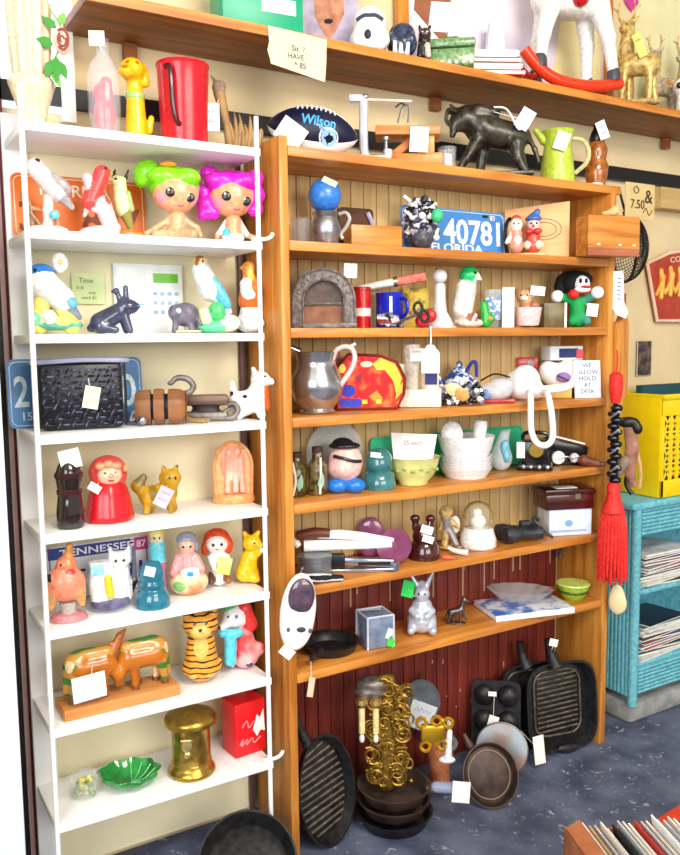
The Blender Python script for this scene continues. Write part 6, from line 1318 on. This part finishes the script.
t.add('disc', [lathe([(.01,0),(29,0),(30,1),(29,2.4),(.01,2)], mat('grey copper', (176,110,80), .35, metal=.6, rgb2=(170,180,186), scale=7, contrast=(.4,.55)), 44, (0,0,30.5), (PI/2,0,0))]); t.add('rim', [tube([(29.5*math.cos(a),0,30.5+29.5*math.sin(a)) for a in [2*PI*k/40 for k in range(40)]], 1.1, me((190,190,190)), 6, closed=True, sm=0)])
t = T('brown_skillet', 'worn brown iron skillet propped on edge facing the room', 'skillet', X=1.435, Y=1.600, Z=0, s=.0025, tilt=-.46, rz=.25); p = t.P
dish_upright(t, 60, 66, 11, IRON2, 34, sq=2)
t.add('inner_ring', [tube([(23*math.cos(a),7.5,34+25*math.sin(a)) for a in [2*PI*k/36 for k in range(36)]], .7, mat('worn ring', (150,126,110), .5), 5, closed=True, sm=0)]); t.add('handle', [tube([(-18,4,62),(-22,5,70),(-25,5,77)], [5,3.4,3], IRON2, 10)])
t = T('muffin_pan', 'black cast iron muffin pan leaning on the red backboard with a string tag', 'muffin pan', X=1.615, Y=1.795, Z=0, s=.0027, tilt=-.14, rest=True); p = t.P
t.add('plate', [prism(rrect(54,88,8,0,44), 3, IRON, (0,0,0))])
for cx in (-13,13):
    for cz in (16,44,72): t.add('cup', [ell((cx,-1,cz), (11.5,9,12), IRON)])
t.tag((-3,-12,46), 11, 13, (0,.25,0), lines=0, string=(-2,-10,74)); t.add('tag_knot', [box((-4,-11,76),(9,1,5), fl((244,244,246)))])
for i, (X_, Y_, rz_, lb) in enumerate(((1.772,1.792,.58,'square cast iron grill pan behind the front one with a white floor tag'),(1.820,1.716,.58,'square ridged cast iron grill pan in front with a white handle tag'))):
    t = T('square_grill_pan', lb, 'grill pan', X=X_, Y=Y_, Z=0, s=.0032-.0002*(1-i), tilt=-.10, rz=rz_, group='square grill pans'); p = t.P
    dish_upright(t, 74, 82, 13, IRON, 44, sq=4)
    t.add('handle', [tube([(-4,3,82),(-8,5,96),(-9,5,108)], [8,4.4,4], IRON, 10)]); t.add('pour_lip', [blob([E((4,0,3.4),(12,4,5))], 1, 1.2, IRON)])
    t.add('inner_edge', [tube([(x,8.4,z) for x, z in rrect(50,62,12,0,45)], 1.1, RM, 6, closed=True, sm=0)])
    if i: 
        for k in range(12): t.add('ridge', [tube([(-22,8.6,18+k*4.7),(22,8.6,21+k*4.7)], 1.05, RM, 6, sm=0)])
        t.tag((-8,-2,106), 9, 7, (0,.3,0), lines=0, string=(-9,2,98))
    else: t.tag((-20,-40,14), 12, 28, (0,-.06,0), lines=0, string=(-26,-4,30))
t = T('front_skillet', 'deep black cast iron skillet propped below the white shelving unit', 'skillet', X=.678, Y=1.525, Z=0, s=.00225, tilt=-.86, rz=.0); p = t.P
dish_upright(t, 96, 96, 26, IRON, 49, sq=2)
# ================================================================ the right side
t = T('stone_slab', 'rough grey stone slab under the turquoise wicker bookcase', 'slab', X=0, Y=0, s=1, wall=True, rest=False)
SL = mat('grey stone', (126,128,130), .8, rgb2=(168,168,166), scale=22, bump=.5)
t.add('slab', [box((2.62,1.838,.034), (.96,.20,.066), SL, .012)])
t = T('wicker_bookcase', 'turquoise painted wicker bookcase filled with magazines', 'bookcase', X=0, Y=0, s=1, wall=True, rest=False)
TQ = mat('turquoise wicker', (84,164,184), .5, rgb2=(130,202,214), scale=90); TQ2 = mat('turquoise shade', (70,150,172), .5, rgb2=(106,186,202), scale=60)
BX0, BX1, BZ0, BZ1 = 2.135, 2.95, .067, .742
t.add('post', [tube([(BX0+.012,1.735,BZ0),(BX0+.012,1.735,BZ1-.02)], .016, TQ, 10, sm=0)])
t.add('post', [tube([(BX0+.012,1.925,BZ0),(BX0+.012,1.925,BZ1-.02)], .016, TQ, 10, sm=0)])
t.add('post', [tube([(BX1,1.735,BZ0),(BX1,1.735,BZ1-.02)], .016, TQ, 10, sm=0)]); t.add('post', [tube([(BX1,1.925,BZ0),(BX1,1.925,BZ1-.02)], .016, TQ, 10, sm=0)])
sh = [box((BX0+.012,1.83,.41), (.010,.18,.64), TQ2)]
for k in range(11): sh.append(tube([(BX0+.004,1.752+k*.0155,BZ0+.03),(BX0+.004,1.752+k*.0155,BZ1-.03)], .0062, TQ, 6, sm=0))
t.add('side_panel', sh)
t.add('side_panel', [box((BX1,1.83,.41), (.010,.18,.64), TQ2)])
t.add('top', [box(((BX0+BX1)/2,1.83,BZ1-.014), (BX1-BX0+.05,.23,.024), TQ, .008)])
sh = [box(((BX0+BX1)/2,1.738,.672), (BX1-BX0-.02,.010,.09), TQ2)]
for k in range(7): sh.append(tube([(BX0+.03,1.731,.634+k*.0125),(BX1-.03,1.731,.634+k*.0125)], .0058, TQ, 6, sm=0))
t.add('apron', sh)
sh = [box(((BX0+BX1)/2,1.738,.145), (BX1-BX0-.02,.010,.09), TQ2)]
for k in range(7): sh.append(tube([(BX0+.03,1.731,.107+k*.0125),(BX1-.03,1.731,.107+k*.0125)], .0058, TQ, 6, sm=0))
t.add('apron', sh)
for z in (.19,.435): t.add('shelf', [box(((BX0+BX1)/2,1.835,z), (BX1-BX0-.04,.19,.016), TQ, .003)])
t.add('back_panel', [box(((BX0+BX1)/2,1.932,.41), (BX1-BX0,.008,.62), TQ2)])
MG = [(226,226,230),(60,70,120),(200,60,60),(236,236,240),(30,30,34),(120,130,150),(70,110,80),(240,226,206),(160,60,50),(40,46,60)]
MGN = ['pale grey','navy blue','red','white','black','slate grey','dark green','cream','brick red','dark blue']
rn = random.Random(9)
for zi, (z, n_, nm) in enumerate(((.199,14,'lower'),(.444,13,'upper'))):
    zz = z
    for k in range(n_):
        ci = (k*3+zi*4) % 10; th = .006+.005*rn.random(); c_ = MG[ci]
        w__ = .28-.004*k+rn.uniform(-.02,.02)
        t = T('magazine', '%s covered magazine, number %s up in the %s bookcase pile' % (MGN[ci], ('one','two','three','four','five','six','seven','eight','nine','ten','eleven','twelve','thirteen','fourteen')[k], nm), 'magazine', X=2.325+rn.uniform(-.012,.012), Y=1.822, Z=zz, s=1, wall=True, rz=rn.uniform(-.12,.12), group='magazines on the %s bookcase shelf' % nm)
        t.add('pages', [box((0,0,th/2), (w__,.150,th*.7), fl((240,238,232)))]); t.add('cover', [box((0,-.001,th*.93), (w__+.002,.152,th*.14), mat('cover %d' % ci, c_, .3, var=.3, scale=20))])
        zz += th+.0006
    for k in range(5):
        ci = (k*2+1+zi) % 10; th = .006; tl = .25+.1*k
        t = T('magazine', '%s magazine %s in the %s bookcase pile' % (MGN[ci], ('lying loose at an angle','slid forward','second loose one','third loose one','topmost loose one')[k], nm), 'magazine', X=2.66+.012*k, Y=1.828, Z=z+k*.0076, s=1, wall=True, rz=.1*((-1)**k), group='magazines on the %s bookcase shelf' % nm)
        t.add('pages', [box((0,0,th/2), (.21,.14,th*.7), fl((240,238,232)))]); t.add('cover', [box((0,-.001,th*.93), (.212,.142,th*.14), mat('cover %d' % ci, MG[ci], .3, var=.3, scale=20))])
# yellow crate
t = T('yellow_crate', 'bright yellow plastic lattice crate on top of the wicker bookcase', 'crate', X=2.475, Y=1.828, Z=BZ1, s=1, wall=True)
YC = mat('yellow plastic', (236,204,10), .35, var=.06); cw, cd, ch = .46, .20, .325
def lattice_wall(w, h):
    sh = [box((0,0,.028), (w,.008,.056), YC, .002), box((0,0,h-.03), (w,.010,.06), YC, .002), box((-w/2+.007,0,h/2), (.014,.008,h), YC, .002), box((w/2-.007,0,h/2), (.014,.008,h), YC, .002)]
    x0, x1, z0, z1 = -w/2+.014, w/2-.014, .056, h-.06
    nx, nz = max(1, round((x1-x0)/.034)), 4
    for i in range(1, nx): sh.append(box((x0+(x1-x0)*i/nx,0,(z0+z1)/2), (.013,.006,z1-z0), YC))
    for j in range(1, nz): sh.append(box(((x0+x1)/2,0,z0+(z1-z0)*j/nz), (x1-x0,.005,.007), YC))
    for i in range(nx):
        for j in range(nz):
            a, b = x0+(x1-x0)*i/nx, x0+(x1-x0)*(i+1)/nx; c, d = z0+(z1-z0)*j/nz, z0+(z1-z0)*(j+1)/nz
            L = math.hypot(b-a, d-c); sh.append(box(((a+b)/2,0,(c+d)/2), (L,.004,.007), YC, rot=(0,-math.atan2(d-c, b-a),0)))
            sh.append(box(((a+b)/2,0,(c+d)/2), (L,.004,.007), YC, rot=(0,math.atan2(d-c, b-a),0)))
    return sh
t.add('side', xf(lattice_wall(cw, ch), (0,-cd/2,0))); t.add('side', xf(lattice_wall(cw, ch), (0,cd/2,0)))
t.add('end', xf([box((0,0,ch/2), (cd,.008,ch), YC, .002)], (-cw/2,0,0), (0,0,PI/2))); t.add('end', xf([box((0,0,ch/2), (cd,.008,ch), YC, .002)], (cw/2,0,0), (0,0,PI/2)))
t.add('floor_panel', [box((0,0,.006), (cw,cd,.012), YC)])
t.add('rim', [tube([(-cw/2,-cd/2-.004,ch),(cw/2,-cd/2-.004,ch),(cw/2,cd/2+.004,ch),(-cw/2,cd/2+.004,ch)], .010, YC, 8, closed=True, sm=0)])
t = T('teal_folder', 'dark teal folder standing inside the yellow crate', 'folder', X=2.50, Y=1.87, Z=BZ1+.0125, s=1, wall=True)
t.add('folder', [box((0,0,.172), (.38,.03,.344), fl((20,70,80)), .003)])
# wall pieces on the right
c0 = atY(664,286,1.94)
t = T('red_tray_sign', 'red cornered tray sign with yellow figures hanging on the right wall', 'sign', X=2.56, Y=1.944, Z=1.318, s=1, wall=True, rest=False)
RT_ = mat('red tray enamel', (150,40,24), .4, rgb2=(196,70,40), scale=14)
w0 = .12
t.add('tray', [prism([(-.085,.0),(.16,.0),(.16,.262),(-.03,.236),(-.145,.196)], .008, RT_, (0,-.008,0))]); t.add('rim', [tube([(-.145,-.009,.196),(-.085,-.009,0),(.16,-.009,0)], .006, mat('cream enamel rim', (232,200,176), .4), 8, sm=0), tube([(-.145,-.009,.196),(-.03,-.009,.236),(.16,-.009,.262)], .006, mat('cream enamel rim', (0,0,0)), 8, sm=0)])
YF = mat('yellow enamel', (222,150,40), .4, rgb2=(236,196,90), scale=30)
for i, (x, z) in enumerate(((-.07,.14),(-.02,.15),(.03,.15),(.09,.16),(.14,.15))): t.add('figure', [blob([E((x,-.010,z+.03),(.012,.003,.014)), C((x,-.010,z-.06),(x+.004,-.010,z+.012),.008,.012), C((x-.006,-.010,z-.02),(x-.024,-.010,z-.05),.006,.006), C((x+.008,-.010,z-.02),(x+.022,-.010,z-.045),.006,.006)], .006, .0028, YF)])
t.add('lettering', [txt('COUSINS', .02, mat('cream enamel rim', (0,0,0)), (.055,-.0095,.222), (0,-.12,0), ex=.05, wid=.16, bold=.02)])
t = T('pinned_picture', 'small dark photograph pinned to the right wall under the red tray', 'photo', X=2.428, Y=1.949, Z=1.127, s=1, wall=True, rest=False)
t.add('photo', [box((0,0,.06), (.075,.003,.12), mat('dark photo', (40,34,34), .3, rgb2=(110,84,74), scale=30, contrast=(.45,.6)))]); t.add('border', [tube([(-.0375,-.002,0),(.0375,-.002,0),(.0375,-.002,.12),(-.0375,-.002,.12)], .0022, fl((200,190,176)), 5, closed=True, sm=0)])
sx0, sx1 = XU(622,1.70,1.67), XU(651,1.70,1.67)
t = T('scribbled_card', 'tan card with dark ink drawing and figures fixed at the top of the end panel', 'card', X=(sx0+sx1)/2, Y=1.688, Z=T1+.118, s=1, wall=True, rest=False, rz=.0)
SC_ = fl((206,180,126)); hk = .105; wk = sx1-sx0
t.add('card', [box((0,0,hk/2), (wk,.002,hk), SC_)]); IK2 = fl((60,50,40))
t.add('lettering', [txt('7.50', .026, IK2, (-.012,-.002,.045), ex=.05), txt('&', .040, IK2, (wk*.28,-.002,.07), ex=.05)])
t.add('drawing', [tube([(-.03,-.0016,.085),(-.018,-.0016,.095),(-.008,-.0016,.082),(-.02,-.0016,.075)], .0015, IK2, 5, closed=True), tube([(wk*.1,-.0016,.02),(wk*.2,-.0016,.035),(wk*.3,-.0016,.015),(wk*.42,-.0016,.03)], .0015, IK2, 5)])
# wire strainer
cx_, cz_ = XU(642,1.70,1.5), atY(645,245,1.70)[2]
t = T('mesh_strainer', 'large dark wire mesh strainer hanging beside the end of the pine box', 'strainer', X=cx_+.012, Y=1.80, Z=cz_, s=1, wall=True, rest=False, rz=.35)
WM = mat('dark wire', (34,30,28), .4, metal=.5); R_ = .105
def hemi(a, b): return (R_*math.cos(a)*math.cos(b), -.02+R_*.55*math.sin(b)*0-.065*math.sin(b), R_*math.sin(a)*math.cos(b))
sh = []
for k in range(28):
    a = PI*k/28; P = [hemi(a, b) if b <= PI/2 else hemi(a+PI, PI-b) for b in [PI*q/16 for q in range(17)]]
    sh.append(tube(P, .0011, WM, 4, sm=0))
for q in range(1, 15):
    b = PI/2*q/15; sh.append(tube([hemi(2*PI*k/32, b) for k in range(32)], .0010, WM, 4, closed=True, sm=0))
t.add('mesh', sh); t.add('rim', [tube([hemi(2*PI*k/40, 0) for k in range(40)], .0045, WM, 8, closed=True, sm=0)])
hd = tube([(0,-.02,R_),(0,-.008,R_+.04),(0,.0,R_+.07)], .004, WM, 7); t.add('handle', [hd])
# red tassel whip on the end panel
ux = XU(615,1.645,1.0); s_ = .0029
zt = atY(616,372,1.645)[2]
t = T('red_tassel', 'long hanging red tassel with black beaded cord on the front of the end panel', 'tassel', X=ux, Y=1.645, Z=zt, s=s_, rest=False); p = t.P
RTX = mat('red tassel thread', (214,16,20), .6, rgb2=(236,60,50), scale=120)
t.add('cap', [lathe([(3,0),(6.4,-3),(7,-14),(6,-24),(4,-31)], RTX, 16)])
sh = []
for k in range(13):
    z = -36-k*6.1; t.add('bead', [ell((1.4*(-1)**k,0,z), (6.2,5.6,3.8), mat('black bead', (14,14,20), .15, coat=.5))])
    if k % 3 == 1: t.add('silver_swirl', [tube([(-4,-5.6,z-3),(0,-6.6,z),(3,-5.6,z+3),(5,-4.6,z)], 1, me((200,206,214)), 6)])
t.add('cord', [tube([(0,0,-30),(0,0,-116)], 2, BLACK, 6, sm=0)]); t.add('loop', [tube([(0,0,-1),(1,1,12),(0,3,22)], .9, RTX, 6)])
t.add('neck', [lathe([(5,-112),(7,-116),(6.4,-124),(9,-134),(12,-142),(8,-144)], RTX, 20)])
sh = []
for k in range(46):
    a = 2*PI*k/23; r1 = 11 if k < 23 else 6; x, y = r1*math.cos(a), r1*.75*math.sin(a)
    sh.append(tube([(x*.5,y*.5,-130),(x*1.0,y,-150),(x*1.2,y*1.1,-178),(x*1.25,y*1.1,-212-4*math.sin(k*2.3))], [1.6,2.2,2.1,1.2], RTX, 6, sm=3))
t.add('fringe', sh)
# things on the outer side of the end panel
t = T('white_paper_strip', 'white paper strip hanging inside the end panel above the plank', 'paper', X=1.985, Y=1.684, Z=1.315, s=1, rest=False); p = t.P
t.add('strip', [prism([(-.020,.14),(.008,.14),(.012,.05),(.024,.02),(.018,.0),(-.008,.012),(-.020,.03)], .0012, fl((230,234,246)))]); t.add('lettering', [tube([(-.008,-.001,.12-.012*k),(.002,-.001,.117-.012*k)], .0011, INK, 5, sm=0) for k in range(6)])
t = T('leather_strap', 'brown leather strap with dark buckles hanging beside the tassel', 'strap', X=XU(629,1.65,.95), Y=1.650, Z=atY(629,488,1.67)[2], s=.0029, rest=False); p = t.P
LB2 = mat('faded leather', (120,74,56), .6, rgb2=(176,128,106), scale=40)
t.add('strap', [tube([(0,0,66),(3,-1,44),(1,-2,22),(6,-2,4)], [6,7,6,3], LB2, 8, flat=.5)]); t.add('buckle', [blob([E((-1,0,70),(11,5,6)), E((8,-1,64),(5,4,6))], 2, 1.2, mat('black strap', (24,20,20), .4))]); t.add('fold', [blob([C((-4,-3,30),(-12,-4,14),6,4)], 1, 1.2, mat('grey suede', (140,126,110), .8))]); t.add('tail', [tube([(2,0,24),(-2,-1,8),(4,-1,-4)], 2.4, mat('black strap',(0,0,0)), 7)]); t.add('thong', [tube([(8,0,40),(12,0,20),(11,0,2)], 1.8, gl((206,160,110)), 7)])
t = T('hanging_gourd', 'pale cream gourd disc hanging under the red tassel', 'gourd', X=XU(618,1.668,.6), Y=1.668, Z=atY(618,611,1.69)[2], s=.0029, rest=False); p = t.P
t.add('gourd', [blob([E((0,0,17),(8,4,16)), E((1,0,12),(9,4,11))], 3, 1.2, fl((238,218,170)))]); t.add('cord', [tube([(0,0,32),(0,3,40),(0,5,60)], .6, fl((220,200,160)), 5)])
# crate of records, near the camera
a0 = np.array(atZ(574,826,.33)); a1 = np.array(atZ(655,818,.33)); dr = (a1-a0)/np.linalg.norm(a1-a0); rot_ = math.atan2(dr[1], dr[0])
def crate_point(x, y): return (a0[0]+dr[0]*x+dr[1]*y, a0[1]+dr[1]*x-dr[0]*y)
L_, D_ = .46, .32
bx, by = crate_point(L_/2-.02, D_/2)
t = T('record_crate', 'brown cardboard record box at the bottom corner of the photo', 'box', X=bx, Y=by, Z=0, s=1, wall=True, rz=rot_)
CD = mat('brown cardboard', (150,84,52), .7, rgb2=(186,116,74), scale=20)
t.add('floor_panel', [box((0,0,.004), (L_,D_,.008), CD)])
t.add('side', [box((0,D_/2-.003,.16), (L_,.006,.32), CD)]); t.add('side', [box((0,-D_/2+.003,.16), (L_,.006,.32), CD)])
t.add('end', [box((-L_/2+.003,0,.165), (.006,D_-.002,.33), CD)]); t.add('end', [box((L_/2-.003,0,.165), (.006,D_-.002,.33), CD)])
t.add('flap', [box((-L_/2+.014,0,.3385), (.03,D_-.02,.004), CD, rot=(0,-.5,0))])
rn = random.Random(17)
CV = [('white',(246,246,250)),('cream',(236,228,212)),('pale grey',(196,198,206)),('pale blue',(196,210,228)),('black',(30,30,34)),('tan',(196,160,120)),('red',(196,60,50)),('brown',(120,80,60))]
ORD = ['first','second','third','fourth','fifth','sixth','seventh','eighth','ninth','tenth','eleventh','twelfth','thirteenth','fourteenth','fifteenth','sixteenth','seventeenth','eighteenth','nineteenth','twentieth','twenty-first','twenty-second','twenty-third','twenty-fourth','twenty-fifth','twenty-sixth']
for k in range(26):
    nm, c_ = CV[(k*5 % 13) % 8 if k % 4 == 1 else (k*7) % 4]
    x = -L_/2+.105+k*.0116
    px, py = crate_point(L_/2-.02+x, D_/2)
    t = T('record_sleeve', '%s record sleeve, %s from the flap end of the cardboard box' % (nm, ORD[k]), 'record', X=px, Y=py, Z=.011, s=1, wall=True, roll=-.22, rz=rot_, rest=False, group='record sleeves in the cardboard box')
    t.e.rotation_mode = 'XYZ'; t.e.rotation_euler = (Matrix.Rotation(rot_, 3, 'Z') @ Matrix.Rotation(-.22, 3, 'Y')).to_euler()
    hgt = .322+.012*rn.random()+.010*(k % 3 == 0); ws = .285+.014*rn.random()
    t.add('sleeve', [box((0,0,hgt/2+.002), (.0032,ws,hgt), fl(c_, .5))]); t.add('record_edge', [box((.0,.0,hgt-.002), (.0010,ws*.8,.008), BLACK)])
r0 = np.array(atZ(634,834,.06)); r1 = np.array(atZ(682,803,.06)); rv = (r1-r0)/np.linalg.norm(r1-r0); ra = math.atan2(rv[1], rv[0])
t = T('red_folder', 'bright orange red folder box lying on the floor behind the record box', 'folder', X=r0[0]+rv[0]*.16+rv[1]*.062, Y=r0[1]+rv[1]*.16-rv[0]*.062, Z=.0, s=1, wall=True, rz=ra)
t.add('box', [box((0,0,.028), (.32,.12,.056), fl((236,60,14), .4), .003)]); t.add('lid', [box((0,0,.059), (.322,.122,.006), fl((240,66,18), .4), .002)])
finish()
